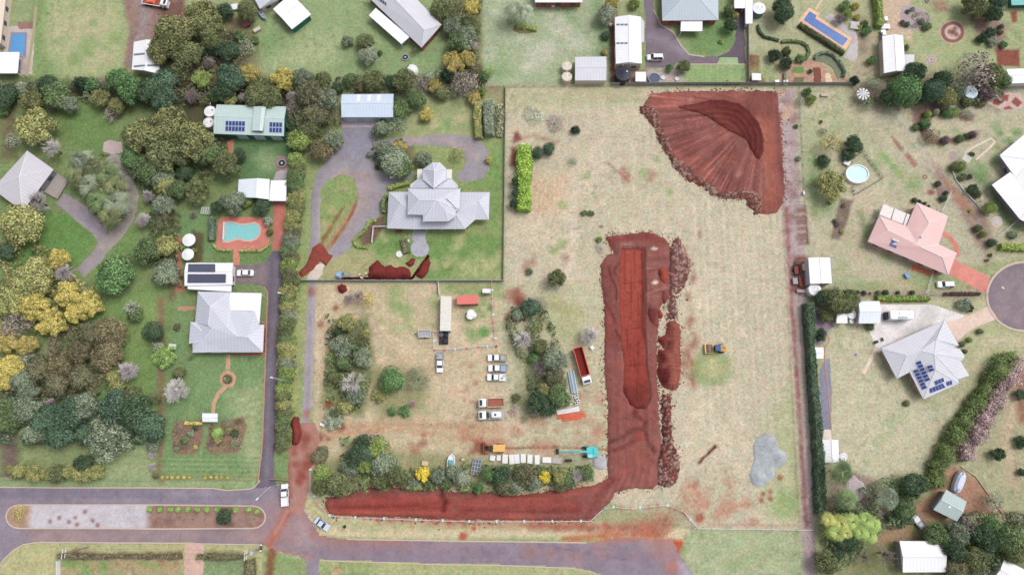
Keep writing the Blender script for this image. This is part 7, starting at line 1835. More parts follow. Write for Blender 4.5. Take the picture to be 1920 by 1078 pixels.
def ute(x,y,ang,label,tray='flat',load=None,L_=5.2,paint=PW_,canopy=False,group=None,trm=None):
    r = vroot(x,y,ang,'utility_truck',label,'ute',group); w = 1.85; f = L_/2
    b = MB(); b.rbox((f-1.75,0,.72),(3.4,w,.62),.3); b.rbox((f-.75,0,1.02),(1.3,w-.2,.16),.15); b.build('body',paint,r)
    cabin(r,f-3.3,f-1.15,w-.1,1.02,1.68,paint,.75,.2); wheels(r,(f-.95,-f+1.1),w); lights(r,f-.02,w)
    tl = L_-3.35; b = MB(); tx = -f+tl/2
    if canopy: b.rbox((tx,0,1.1),(tl,w,1.15),.2)
    else:
        b.box((tx,0,.82),(tl,w+.05,.1))
        for s in (-1,1): b.box((tx,s*(w/2+.0),1.0),(tl,.06,.3))
        b.box((-f+.04,0,1.0),(.06,w-.08,.3)); b.box((-f+tl-.04,0,1.15),(.06,w-.08,.6))
    b.build('canopy' if canopy else 'tray',(paint if canopy else trm or TRAY),r)
    b = MB(); b.box((-.2,0,.5),(L_-.6,.9,.2)); b.build('chassis',CHS,r)
    for s in (-1,1): b = MB(); b.box((f-1.45,s*(w/2+.1),1.15),(.12,.22,.16)); b.build('mirror',BLK,r)
    if load: b = MB(); load(b,tx); b.build('tool_box',MET if not isinstance(load,tuple) else CHS,r)
    return r
def car(x,y,ang,label,name='car',cat='car',wagon=False,paint=PW_,L_=4.7,w=1.85,h=1.45):
    r = vroot(x,y,ang,name,label,cat); f = L_/2
    b = MB(); b.rbox((0,0,.62),(L_,w,.6),.4); b.rbox((f-.85,0,.92),(1.4,w-.25,.12),.2)
    if not wagon: b.rbox((-f+.55,0,.93),(.9,w-.25,.12),.2)
    b.build('body',paint,r); cabin(r,-f+(.15 if wagon else .75),f-1.15,w-.12,.92,h,paint,.75,.3 if wagon else .6)
    wheels(r,(f-.9,-f+.9),w,.33,.22); lights(r,f-.05,w,.7)
    if wagon:
        for s in (-1,1): b = MB(); b.cyl((f-2.2,s*.62,h+.1),(-f+.6,s*.62,h+.1),.04,n=6); b.build('roof_rail',CHS,r)
    for s in (-1,1): b = MB(); b.box((f-1.5,s*(w/2+.08),.98),(.14,.2,.14)); b.build('mirror',paint,r)
    return r
G1 = 'white utes parked in a row beside the tree belt'
ute(932,671,180,'top white ute of the row of three, facing left, with a brown loaded tray',group=G1,trm=mat('muddy_tray',L(190,176,166),.9,noise=.3),load=lambda b,x: (b.box((x+.3,0,1.0),(.7,1.2,.25)),b.box((x-.5,.3,.95),(.3,.8,.2))))
ute(933,690.5,180,'middle white ute of the row of three with a ribbed blue-grey tray',group=G1,trm=mat('blue_grey_tray',L(160,176,200),.5,noise=.15)); ute(931,707.5,180,'bottom white ute of the row of three with a black load in its tray',group=G1,trm=PW_,load=lambda b,x: (b.rbox((x+.1,.2,1.15),(.6,.5,.5),.1),b.box((x-.4,-.4,1),(.5,.3,.2))))
ute(825,680,270,'lone white ute parked nose down in the open compound',L_=5.4,load=lambda b,x: (b.box((x+.5,0,1.25),(.5,1.7,.6)),b.box((x-.4,-.6,1.1),(.6,.5,.4))))
ute(534.5,927.5,96,'long white ute driving out at the road junction',L_=5.6,canopy=False,trm=PW_)
car(604,982,-33,'pale blue-white hatchback parked on the grass verge outside the barrier fence',paint=PLB,L_=4.3)
car(460,512,180,'white sedan on the driveway beside the garage with solar sheets'); car(1228,108.5,180,'white four wheel drive wagon on the asphalt beside the long white shed','wagon','wagon',True,L_=5,h=1.8)
car(1772.5,533.5,180,'white car on the grass above the dark low hedge near the cul-de-sac',wagon=True)
def truck(x,y,ang,label,kind,L_=7.2,w=2.4,cabm=PW_,bodym=TRAY,group=None,loadm=None,hz=1.0):
    r = vroot(x,y,ang,{'tip': 'tipper_truck','tank': 'tanker_truck','flat': 'flatbed_truck'}[kind],label,'truck',group); f = L_/2; cl = 2.0
    b = MB(); b.rbox((f-cl/2,0,1.35),(cl,w-.1,1.9),.25,top=.9); b.build('cab',cabm,r)
    b = MB(); b.add([(f+.01,-w/2+.3,1.45),(f+.01,w/2-.3,1.45),(f-.22,w/2-.35,2.33),(f-.22,-w/2+.35,2.33)],[(0,1,2,3)]); b.add([(f-.25,-w/2+.35,2.32),(f-.25,w/2-.35,2.32),(f-.95,w/2-.4,2.36),(f-.95,-w/2+.4,2.36)],[(0,1,2,3)]); b.build('windscreen',GLS,r)
    wheels(r,(f-1,-f+1.2,-f+2.5) if L_ > 7 else (f-1,-f+1.3),w,.48,.3); b = MB(); b.box((0,0,.75),(L_-.3,.9,.25)); b.build('chassis',CHS,r); lights(r,f-.02,w,.8)
    bl = L_-cl-.25; bx = -f+bl/2
    for s in (-1,1): b = MB(); b.box((f-.35,s*(w/2+.18),1.7),(.12,.25,.4)); b.build('mirror',CHS,r)
    if kind == 'tip':
        b = MB()
        for s in (-1,1): b.box((bx,s*(w/2-.05),1.0+hz/2),(bl,.1,hz)); b.box((bx,s*(w/2-.02),1.0+hz),(bl,.18,.1))
        b.box((bx-bl/2+.05,0,1+hz/2),(.1,w-.22,hz)); b.box((bx+bl/2-.05,0,1+hz/2+.1),(.1,w-.22,hz+.2)); b.box((bx,0,1.0),(bl-.02,w-.12,.1)); b.build('tipping_body',bodym,r)
        b = MB(); b.box((bx,0,1.06),(bl-.25,w-.25,.06)); b.build('load_floor',loadm or SOILR,r)
    else:
        b = MB(); b.box((bx,0,1.0),(bl,w,.1)); b.build('deck',MET,r); b = MB(); b.rbox((bx-.2,0,1.7),(bl*.62,w*.72,1.3),.5); b.build('tank',PW_,r); b = MB(); b.cyl((bx,0,2.3),(bx,0,2.5),.3); b.build('manhole',CHS,r); b = MB(); b.box((bx+bl/2-.3,0,1.5),(.35,w*.7,.8)); b.build('pump_box',CHS,r)
    return r
truck(1091.5,686,-75.5,'red tipper truck with a long muddy tray and white cab beside the pipe stacks','tip',10.0,2.5,PW_,mat('tipper_orange_red',L(232,104,82),.5),hz=1.2)
truck(921.5,755,182,'small white tipper truck with a rusty red tray, upper of two trucks','tip',6.7,2.3,bodym=mat('dusty_tray',L(214,190,176),.8),loadm=mat('rusty_floor',L(164,104,84),.9,noise=.3),hz=.5); truck(921,778,182,'white tanker truck with a rounded tank, lower of two trucks','tank',6.6,2.3)
r = truck(293,7,-10,'white truck with a red deck cut by the top edge on the brown yard','tip',8.2,2.3,bodym=PW_,loadm=mat('red_deck',L(156,84,74),.8),hz=.3)
b = MB(); b.box((-1.2,0,1.5),(2.6,1.5,.15)); b.box((-1.2,0,1.7),(1.6,1.1,.5)); b.build('load_crate',ORG,r)
# excavator
r = vroot(1109,847,0,'excavator','teal excavator with its long boom stretched to the left beside the haul road','excavator')
for s in (-1,1): b = MB(); b.rbox((-.6,s*1.15,.45),(3.6,.55,.85),.25); [b.box((-.6+q*.36-1.6,s*1.15,.9),(.12,.56,.06)) for q in range(10)]; b.build('track',CHS,r)
b = MB(); b.cyl((0,0,.9),(0,0,1.1),.8,n=20); n = 22; b.prism([(1.75*math.cos(R(-120+q*12)),1.55*math.sin(R(-120+q*12))) for q in range(21)]+[(-1.5,1.2),(-1.5,-1.2)],1.1,2.1,k=.95); b.box((.9,.3,2.2),(1.1,1.4,.3)); b.build('upper_body',TEAL,r)
b = MB(); b.box((-.6,-1.0,1.9),(1.6,1.0,1.7),tx=.9,ty=.85); b.build('cab',GLS,r); b = MB(); b.rbox((-.6,-1.0,2.8),(1.35,.85,.08),.1); b.build('cab_roof',TEALP,r)
b = MB()
for A_,B_,w_ in (((-.3,.1,1.6),(-3.6,.1,3.6),.55),((-3.5,.1,3.6),(-6.2,.1,3.2),.5)):
    b.add([(A_[0],A_[1]-w_/2,A_[2]-.35),(A_[0],A_[1]+w_/2,A_[2]-.35),(A_[0],A_[1]+w_/2,A_[2]+.35),(A_[0],A_[1]-w_/2,A_[2]+.35),(B_[0],B_[1]-w_/2,B_[2]-.3),(B_[0],B_[1]+w_/2,B_[2]-.3),(B_[0],B_[1]+w_/2,B_[2]+.3),(B_[0],B_[1]-w_/2,B_[2]+.3)],[(3,2,1,0),(4,5,6,7),(0,1,5,4),(1,2,6,5),(2,3,7,6),(3,0,4,7)])
b.build('boom',TEAL,r); b = MB(); b.cyl((-5.8,.1,3.5),(-8.6,.1,1.2),.28,.2,n=8); b.build('dipper_arm',TEALP,r); b = MB(); b.cyl((-1.4,.1,2.8),(-3.8,.1,4.1),.09,n=8); b.cyl((-4.2,.1,4.1),(-6.3,.1,3.8),.09,n=8); b.build('hydraulic_ram',MET,r)
b = MB(); b.box((-8.9,.1,.7),(.7,1.3,1.0),tx=.7); [b.box((-9.2,.1-.5+q*.25,.15),(.3,.08,.15)) for q in range(5)]; b.build('bucket',CHS,r)
r = vroot(638,517,0,'mini_excavator','small pale blue excavator digging the narrow trench by the boundary fence','excavator')
for s in (-1,1): b = MB(); b.rbox((0,s*.65,.3),(2.0,.35,.55),.15); b.build('track',CHS,r)
b = MB(); b.prism([(.95*math.cos(R(60+q*15)),.9*math.sin(R(60+q*15))) for q in range(17)],.6,1.3,k=.95); b.build('upper_body',mat('pale_violet_blue',L(176,184,226),.4),r); b = MB(); b.rbox((-.1,0,2.3),(1.1,1.1,.1),.15); [b.box((q,s_,1.75),(.06,.06,1.1)) for q in (-.55,.35) for s_ in (-.45,.45)]; b.build('canopy',mat('sky_blue',L(132,190,236),.5),r); b = MB(); b.tube([(.5,.2,1.0),(1.6,.2,2.1),(2.6,.2,1.2),(2.8,.2,.3)],[.14,.12,.1,.12],6); b.build('boom',mat('sky_blue',(0,0,0)),r)
# roller and loader
r = vroot(1341,653.5,0,'road_roller','yellow soil roller with a dark drum standing beside the bare green ring','roller')
b = MB(); b.cyl((-1.8,-1.05,.75),(-1.8,1.05,.75),.75,n=24); b.build('drum',mat('dusty_steel',L(136,116,110),.7),r); b = MB(); b.box((-1.8,1.22,.8),(2.0,.14,.35)); b.box((-1.8,-1.22,.8),(2.0,.14,.35)); b.box((-2.75,0,.8),(.35,2.55,.4)); b.box((-.75,0,.8),(.25,2.5,.4)); b.build('drum_frame',YEL,r)
b = MB(); b.rbox((1.9,0,1.2),(2.0,1.7,.9),.2); b.build('engine_cover',YEL,r); b = MB(); [b.box((1.5+q*.25,0,1.68),(.08,1.1,.04)) for q in range(5)]; b.build('grille',CHS,r); b = MB(); b.box((.3,0,1.6),(1.4,1.6,1.5),tx=.92,ty=.92); b.build('cab',GLS,r); b = MB(); b.rbox((.3,0,2.42),(1.5,1.7,.1),.1); b.build('cab_roof',mat('navy_blue_roof',L(58,82,140),.5),r); wheels(r,(1.6,),2.3,.7,.5)
r = vroot(925,840,180,'soil_compactor','yellow pad-foot compactor with a dusty engine deck on the red tracks','compactor')
b = MB(); b.box((2.55,0,.8),(.35,2.9,1.3)); b.build('blade',RST,r)
for xx in (1.5,-1.9):
    for s in (-1,1): b = MB(); b.cyl((xx,s*.55,.75),(xx,s*1.3,.75),.75,n=18); [b.box((xx+.78*math.cos(q*.7),s*.92,.75+.78*math.sin(q*.7)),(.14,.6,.14)) for q in range(9)]; b.build('wheel',mat('wheel_steel',L(176,116,84),.7),r)
b = MB(); b.rbox((-1.5,0,1.5),(3.2,1.9,1.0),.2); [b.box((-2.6+q*.5,((q*7) % 3-1)*.5,2.03),(.3,.4,.05)) for q in range(6)]; b.build('engine_deck',YEL,r); b = MB(); b.box((.9,0,1.5),(1.2,1.4,1.3),tx=.9,ty=.9); b.build('cab',GLS,r); b = MB(); [b.box((.9+q,s_,2.2),(.1,.1,.1)) for q in (-.5,.5) for s_ in (-.6,.6)]; b.box((.9,0,2.28),(1.0,1.2,.06)); b.build('cab_roof',CHS,r)
r = vroot(617.5,628,78,'small_loader','small rusty red loader with a grey seat deck left of the thicket','loader')
b = MB(); b.rbox((0,0,.75),(1.9,1.3,.7),.15); b.build('body',RST,r); b = MB(); b.rbox((-.35,0,1.7),(1.1,1.0,.08),.1); [b.box((-.35+q,s_,1.35),(.06,.06,.7)) for q in (-.45,.45) for s_ in (-.4,.4)]; b.build('canopy',mat('grey_canopy',L(176,180,190),.6),r); b = MB(); b.box((1.35,0,.45),(.5,1.5,.5),tx=.6); b.build('bucket',RST,r); wheels(r,(.55,-.6),1.6,.35,.25)
# caravan, covered boat, boats and trailers
def trailer(x,y,ang,label,name,cat,l,w,bodym,decor=None,h=.9,wl=(0,)):
    r = vroot(x,y,ang,name,label,cat); b = MB(); b.box((0,0,.55),(l,w,.1))
    for s in (-1,1): b.box((0,s*w/2,.55+h*.2),(l,.06,h*.4)); b.box((s*l/2,0,.55+h*.2),(.06,w-.08,h*.4))
    b.build('tray',bodym,r); b = MB(); b.tube([(l/2,w*.35,.5),(l/2+1.1,0,.5),(l/2,-w*.35,.5)],.06,5); b.cyl((l/2+1.1,0,.15),(l/2+1.1,0,.8),.06); b.build('drawbar',CHS,r); wheels(r,wl,w+.4,.33,.2)
    if decor: decor(r)
    return r
r = vroot(1683,593,0,'caravan','long white caravan on the concrete driveway with roof solar panels','caravan')
b = MB(); b.rbox((0,0,1.7),(6.4,2.4,2.3),.3); b.build('body',PW_,r); b = MB(); b.box((.7,-.7,2.9),(1.4,.7,.05)); b.build('solar_panel',mat('grey_solar',L(150,162,184),.3),r); b = MB(); b.box((-.7,-.7,2.9),(1.2,.7,.05)); b.build('solar_panel',mat('grey_solar',(0,0,0)),r); b = MB(); b.rbox((-.5,.4,2.95),(.6,.6,.2),.1); b.build('roof_hatch',ALU,r); b = MB(); b.rbox((2.3,.1,2.95),(.5,.7,.15),.1); b.build('roof_hatch',ALU,r)
b = MB(); b.box((-3.6,0,1.2),(.7,2.0,1.3)); b.build('rear_box',CHS,r); b = MB(); b.tube([(3.2,.8,.5),(4.6,0,.5),(3.2,-.8,.5)],.07,5); b.build('drawbar',CHS,r); b = MB(); b.box((0,-1.21,1.9),(1.2,.04,.6)); b.build('window',GLS,r); wheels(r,(-.4,.5),2.35,.35,.22)
r = vroot(1795,903,62,'covered_boat','long boat under a pale blue and white cover standing beside the sage shed','covered boat')
b = MB(); n = 14; ring = [(-2.9,.5),(-2.6,.9),(-1.0,1.15),(1.0,1.15),(2.3,.9),(2.9,.3)]; P_ = [(x,y) for x,y in ring]+[(x,-y) for x,y in ring[::-1]]; b.prism(P_,.5,1.8,k=.95); b.prism([(x*.95,y*.95) for x,y in P_],1.8,2.35,k=.6); b.build('cover',mat('boat_cover',L(214,222,240),.6),r)
b = MB(); b.prism([(x*.93,.15+y*.5) for x,y in P_],1.83,2.2,k=.8); b.build('cover_panel',mat('blue_cover_panel',L(150,168,210),.6),r); b = MB(); b.box((0,0,.4),(5.4,1.6,.12)); b.build('trailer',CHS,r); wheels(r,(-.3,),2.1,.33,.2)
def boat(x,y,ang,l,w,label,m):
    r = vroot(x,y,ang,'boat',label,'boat'); P_ = [(-l/2,w*.42),(0,w/2),(l*.3,w*.36),(l/2,0),(l*.3,-w*.36),(0,-w/2),(-l/2,-w*.42)]; b = MB(); b.prism(P_[::-1],.5,.55); vs = [(x_,y_,1.1) for x_,y_ in P_]+[(x_*.88,y_*.82,1.1) for x_,y_ in P_]+[(x_*.85,y_*.78,.7) for x_,y_ in P_]+[(x_*.9,y_*.8,.5) for x_,y_ in P_]; n = 7
    b.add(vs,[(i,(i+1) % n,n+(i+1) % n,n+i) for i in range(n)]+[(n+i,n+(i+1) % n,2*n+(i+1) % n,2*n+i) for i in range(n)]+[(i,3*n+i,3*n+(i+1) % n,(i+1) % n) for i in range(n)]+[tuple(range(2*n,3*n))]); b.build('hull',m,r)
    b = MB(); b.box((0,0,.95),(.35,w*.8,.08)); b.box((-l*.3,0,.95),(.35,w*.8,.08)); b.build('seat',ALU,r); b = MB(); b.box((-l/2-.2,0,1.1),(.4,.4,.8)); b.build('outboard_motor',CHS,r); b = MB(); b.tube([(-l*.3,0,.35),(l*.7,0,.4)],.06,5); b.build('trailer',MET,r); return r
boat(492.5,29,-55,3.6,1.5,'small aluminium dinghy with a pointed bow between the house and the open shed',mat('aluminium_hull',L(186,192,206),.4,.2)); r = boat(846,864,84,4.0,2.1,'white and teal boat on a trailer facing up beside the dark mesh crates',PW_)
b = MB(); b.rbox((-.3,0,1.45),(1.2,1.2,.6),.2); b.build('cabin',mat('teal_glass',L(110,180,190),.2),r); b = MB(); b.box((-1.9,0,.8),(.8,1.8,.2)); b.build('tail_board',mat('tan_board',L(226,196,166),.8),r)
def cage(r):
    b = MB(); [b.cyl((x_,s*.95,.6),(x_,s*.95,1.7),.04,n=5) for x_ in (-1.6,0,1.6) for s in (-1,1)]; [b.box((0,s*.95,z_),(3.3,.06,.06)) for s in (-1,1) for z_ in (1.2,1.7)]; [b.box((x_,0,1.7),(.08,1.9,.08)) for x_ in (-1.65,1.65)]; [b.box((x_,0,1.72),(.03,1.9,.03)) for x_ in (-1.2,-.8,-.4,0,.4,.8,1.2)]; b.build('cage',MTR,r)
trailer(796.5,626,180,'small cage trailer with white rails and an orange drawbar left of the site office','cage_trailer','trailer',3.3,1.9,TRAY,cage)
trailer(1722,977,128,'flat grey trailer with white lids parked below the sage shed','trailer','trailer',3.6,1.9,TRAY,lambda r: (MB().box((.6,0,.75),(1.3,1.5,.1)).build('lid',MTR,r),MB().box((-1.0,.2,.72),(.8,.9,.1)).build('lid',ALU,r)))
trailer(1493.5,506,92,'old open trailer with a rusty red bed left of the square white shed','trailer','trailer',2.7,1.6,CHS,lambda r: MB().box((0,0,.64),(2.1,1.1,.05)).build('load_floor',RST,r))
trailer(463,45,30,'small red and white trailer by the garden fence left of the beige box','trailer','trailer',2.4,1.4,mat('pink_red_tray',L(190,110,120),.8))
# ---------------------------------------------------------------- site goods
def slab(x,y,w,h,ang,m,label,name='concrete_slab',cat='slab',group=None,t=.25,z=.35,sub=True):
    s = S(x,y); c = U(x,y,z); r = empty(name,(c.x,c.y,0),R(ang),label,cat,group); b = MB(); b.rbox((0,0,z),(w*s,h*s,t),.06); b.build('panel',m,r)
    if sub:
        for q in (-.32,.32): b = MB(); b.box((w*s*q,0,(z-t/2)/2),(.12,h*s*.9,z-t/2-.01)); b.build('timber_bearer',WOOD,r)
    return r
SL = [(923.5,858.5,10,9.5,-12),(935,858,8,10,-4),(947,860,10.5,16.5,-3),(959.5,861,10,17.5,4),(969.5,860,9.5,17,4),(981,859,10,16,0),(993.5,860.5,9.5,16,-2),(1007,861.5,9.5,17,0),(1025.5,862,17,10.5,-3),(1043.5,863.5,17,10,-4)]
for i,(x,y,w,h,a) in enumerate(SL): slab(x,y,w,h,a,PCON if i != 9 else mat('grey_concrete',L(190,186,180),.9),ORD[i]+' white concrete panel from the left in the row between the compactor and the excavator',group='white concrete panels in a row')
r = slab(893,875,17,29,-9,mat('dark_mesh',L(110,112,124),.7),'dark mesh crate rack with a pale grid frame beside the white boat','mesh_rack','rack',t=.3,z=.5); b = MB()
for q in range(5): b.box((0,-1.95+q*.97,.69),(2.3,.08,.06))
for q in range(4): b.box((-1.1+q*.73,0,.72),(.08,4.0,.06))
b.build('grid_frame',ALU,r)
def bundle(name,label,cat,segs,rad,m,ends=None,z=.15):
    c = U(*segs[0][0]); root = empty(name,(c.x,c.y,0),0,label,cat)
    for i,(p,q) in enumerate(segs):
        b = MB(); zz = z+rad+(i % 3 == 2)*rad*1.6; b.cyl(U(*p)-c+Vector((0,0,zz)),U(*q)-c+Vector((0,0,zz)),rad,n=10); b.build('pipe',m if not ends else ends[i % len(ends)],root)
    b = MB(); a0 = U(*segs[0][0])-c; a1 = U(*segs[-1][0])-c; b0 = U(*segs[0][1])-c; b1 = U(*segs[-1][1])-c
    b.tube([a0.lerp(b0,.2)+Vector((0,0,.07)),a1.lerp(b1,.2)+Vector((0,0,.07))],.07,4); b.tube([a0.lerp(b0,.8)+Vector((0,0,.07)),a1.lerp(b1,.8)+Vector((0,0,.07))],.07,4); b.build('timber_bearer',WOOD,root); return root
PBL = mat('pale_blue_pipe',L(206,226,236),.5); GBL = mat('blue_grey_pipe',L(158,176,192),.5)
bundle('pipe_stack','long stack of pale blue and grey pipes lying left of the red tipper truck','pipes',[((1064.5+i*1.75,697.5-i*.5),(1071.5+i*1.9,737+i*.2)) for i in range(7)],.14,PBL,[GBL,PBL,GBL,PBL,PBL,GBL,PBL])
bundle('pipe_stack','white pipe bundle lying across above the orange pipes','pipes',[((1043.2+i*.4,770.5+i*1.25),(1084.5+i*.4,762.5+i*1.3)) for i in range(7)],.12,MTR)
bundle('pipe_stack','spread of bright orange pipes below the white pipe bundle','pipes',[((1040,779),(1094,770)),((1046,780),(1096,774.5)),((1044,783),(1097,777.5)),((1050,784),(1099,779.5)),((1053,787),(1097,780)),((1055,789),(1090,783)),((1046,786),(1082,776))],.13,ORG)
for i,(x,y) in enumerate([(1075.5,744),(1081.5,742),(1081.8,747.5),(1085.3,752),(1081,755.5)]):
    c = U(x,y,.6); r = empty('concrete_pit',(c.x,c.y,0),R(12),['pit box left of the others','top right pit box','middle pit box','right lower pit box','bottom pit box with the darkest opening'][i]+' in the cluster below the pale blue pipes','pit box','square concrete pit boxes'); b = MB()
    for s in (-1,1): b.box((s*.3,0,.35),(.14,.74,.7)); b.box((0,s*.3,.35),(.46,.14,.7))
    b.build('frame',PCON,r); b = MB(); b.box((0,0,.3),(.45,.45,.04)); b.build('opening',DARK,r)
slab(1110.5,651.5,7,7,38,MTR,'small white square table top under the silvery leafless tree left of the trench','site_table','table',t=.06,z=.75)
r = slab(832,634,17,23,0,CHS,'black generator and pump set fenced in below the site office','generator_set','generator',t=.3,z=.4)
b = MB(); b.cyl((-.6,.9,.5),(-.6,.9,1.3),.65,n=18); b.build('round_tank',mat('slate_plastic',L(88,104,116),.5),r); b = MB(); b.rbox((.6,-.9,1.0),(1.1,1.2,.9),.1); b.build('engine_box',mat('dark_navy',L(40,44,60),.5),r); b = MB(); b.rbox((.7,.8,.9),(.8,1.2,.8),.1); b.build('engine_box',CHS,r)
r = slab(883,590,15,13,-12,MTR,'white cross shaped folding camper or table set on the grass right of the site office','camper_trailer','camper',t=.9,z=1.1); b = MB(); b.box((0,0,1.62),(1.3,2.7,.1)); b.box((.3,0,1.7),(2.6,1.0,.1)); b.build('lid',PCON,r)
for (x,y,w,h,a,m,l,nm,ct_) in [(797,868.5,12,8,-6,mat('tan_board',L(226,196,166),.8),'small tan topped box just above the brilliant yellow wattle','wooden_box','box'),(868,861,6,5,15,mat('beige',L(206,190,170),.8),'little beige equipment box right of the boat on its trailer','equipment_box','box'),
        (1066,863,13,5,0,CHS,'dark pump set on the grass below the excavator boom','pump','pump'),(482,56,14,7,32,mat('beige_lid',L(214,200,184),.8),'beige lidded box at the left edge of the top lawn','storage_box','box'),(439,14,14,12,10,MTR,'white and blue box stack by the lilac roofed house','storage_box','box'),(1418,145,17,14,-2,MTR,'white square cubby roof on the red bed by the timber fence','cubby_house','cubby'),
        (1457,155,8,9,0,ALU,'left grey garden bin on the timber fence','garden_bin','bin'),(1473,155,8,9,0,ALU,'right grey garden bin on the timber fence','garden_bin','bin'),(323,650,13,10,-4,MTR,'small white cart on the lawn beside the bright lime tree','garden_cart','cart'),(1588,305,11,11,-30,MTR,'white filter box at the upper left of the oval pool','filter_box','box'),
        (1507,362,3,7,0,MTR,'tiny white post box on the edge of the gravel strip','marker_box','box'),(1507,501,5,13,0,mat('tan_board',(0,0,0)),'tan crate standing at the left wall of the square white shed','crate','crate'),(1491,527,9,12,2,mat('galv',L(170,164,172),.6),'pale metal sheet stack left of the square white shed','metal_stack','stack'),(1500,528,4,18,2,RST,'narrow rusty frame left of the square white shed','rusty_frame','frame'),
        (1505,546,22,6,-4,WOOD,'pile of pale timber lengths by the white round tank','timber_pile','timber'),(1701,517,7,10,30,BLU,'small blue sun lounger on the grass below the pink house','sun_lounger','lounger'),(748,433,12,5,0,RST,'red and yellow play box under the veranda edge of the homestead','play_box','play box'),(1661,36,7,9,0,MTR,'upper white appliance on the tan gravel yard','white_box','box'),(1660,50,18,10,0,MTR,'wide white table on the tan gravel yard','work_table','table'),(1656,62,9,11,5,ALU,'grey metal rack between the white table and the white shed','metal_rack','rack'),
        (1547,178,15,6,0,mat('pinkish_slab',L(206,180,170),.9),'pinkish stone bench on the lawn under the timber fence','stone_bench','bench'),(1643,641,7,5,20,CHS,'dark barbecue at the lower left corner of the concrete driveway','barbecue','barbecue'),(1655,636,3,7,15,CHS,'thin dark board leaning on the concrete driveway','board','board'),(604,796,9,5,-20,MTR,'white and red sign board lying by the entrance bush','sign_board','sign'),
        (646,987,5,5,30,CHS,'dark bag lying on the road verge right of the pale hatchback','bag','bag'),(1648,568,5,4,10,ORG,'small orange bin at the corner of the gabled garage','bin','bin'),(1753,509,5,6,10,mat('play_red',L(214,60,66),.6),'little red toy car at the tip of the pink roof','toy_car','toy'),(1037,11.5,6,4,0,MTR,'white air conditioner at the wall of the brick building at the top','air_conditioner','air conditioner'),(1145,47,5,5,0,MTR,'tiny white meter box beside the long white shed','meter_box','box')]:
    slab(x,y,w,h,a,m,l,nm,ct_,t=.5 if ct_ not in ('table','bench','board','sign') else .08,z=.6 if ct_ != 'cubby' else 1.6)
# round shade umbrellas, gazebos, dome, lattice table
def parasol(x,y,r,m,label,name='shade_umbrella',cat='umbrella',h=2.6,n=12,open_=False):
    s = S(x,y)*.985; c = U(x,y,h); root = empty(name,(c.x,c.y,0),0,label,cat); b = MB(); rm = r*s
    vs = [(0,0,h+rm*.22)]+[(rm*math.cos(2*math.pi*i/n),rm*math.sin(2*math.pi*i/n),h) for i in range(n)]+[(rm*math.cos(2*math.pi*i/n),rm*math.sin(2*math.pi*i/n),h-.15) for i in range(n)]
    b.add(vs,([(0,i+1,(i+1) % n+1) for i in range(0,n,2 if open_ else 1)])+[(i+1,n+i+1,n+(i+1) % n+1,(i+1) % n+1) for i in range(n)]); b.build('canopy',m,root)
    if open_: b = MB(); [b.cyl((0,0,h+rm*.22),(rm*math.cos(2*math.pi*i/n),rm*math.sin(2*math.pi*i/n),h),.06,n=4) for i in range(n)]; b.build('rafters',MTR,root)
    b = MB(); b.cyl((0,0,0),(0,0,h+.2),.06); b.build('pole',ALU,root); b = MB(); b.cyl((0,0,0),(0,0,.12),.5,.35); b.build('base',MET,root); return root
parasol(354,450,12.5,MTR,'upper white round shade umbrella left of the garden by the garage'); parasol(352,477,11.5,MTR,'lower white round shade umbrella left of the garden by the garage')
parasol(1618.5,176.5,12,MTR,'white round gazebo roof with open slats below the end of the timber fence','gazebo','gazebo',open_=True,n=20); r = tank(1820.5,173,12.5,2.4,mat('pale_blue_tank',L(206,226,234),.5),'pale blue round tank among the trees at the upper right')
c = U(772.5,135); r = empty('garden_dome',(c.x,c.y,0),0,'white half dome with a dark hatch at the lower edge of the top lawn','dome'); b = MB(); rings = [(2.0,0),(1.95,.8),(1.6,1.4),(1.0,1.85),(.05,2.05)]; n = 18; vs = [(q*math.cos(2*math.pi*i/n),q*math.sin(2*math.pi*i/n),z) for q,z in rings for i in range(n)]; b.add(vs,[(k*n+i,k*n+(i+1) % n,(k+1)*n+(i+1) % n,(k+1)*n+i) for k in range(4) for i in range(n)]); b.build('shell',MTR,r); b = MB(); b.box((-.9,.8,1.55),(.7,.6,.3),.6); b.build('hatch',CHS,r)
def lattice(x,y,w,h,ang,label,name='lattice_table',cat='garden table',z=.8,n=4):
    s = S(x,y); c = U(x,y,z); r = empty(name,(c.x,c.y,0),R(ang),label,cat); b = MB(); W_,H_ = w*s,h*s
    for i in range(n+1): b.box((-W_/2+W_*i/n,0,z),(.12,H_,.08))
    for i in range(n): b.box((0,-H_/2+H_*i/(n-1),z+.05),(W_,.12,.06))
    b.build('lattice',MTR,r)
    for a in (-1,1):
        for q in (-1,1): b = MB(); b.cyl((a*W_*.42,q*H_*.42,0),(a*W_*.42,q*H_*.42,z-.04),.06); b.build('leg',MTR,r)
    return r
lattice(386,395,17,12,-5,'white lattice garden table on the lawn above the left pool');

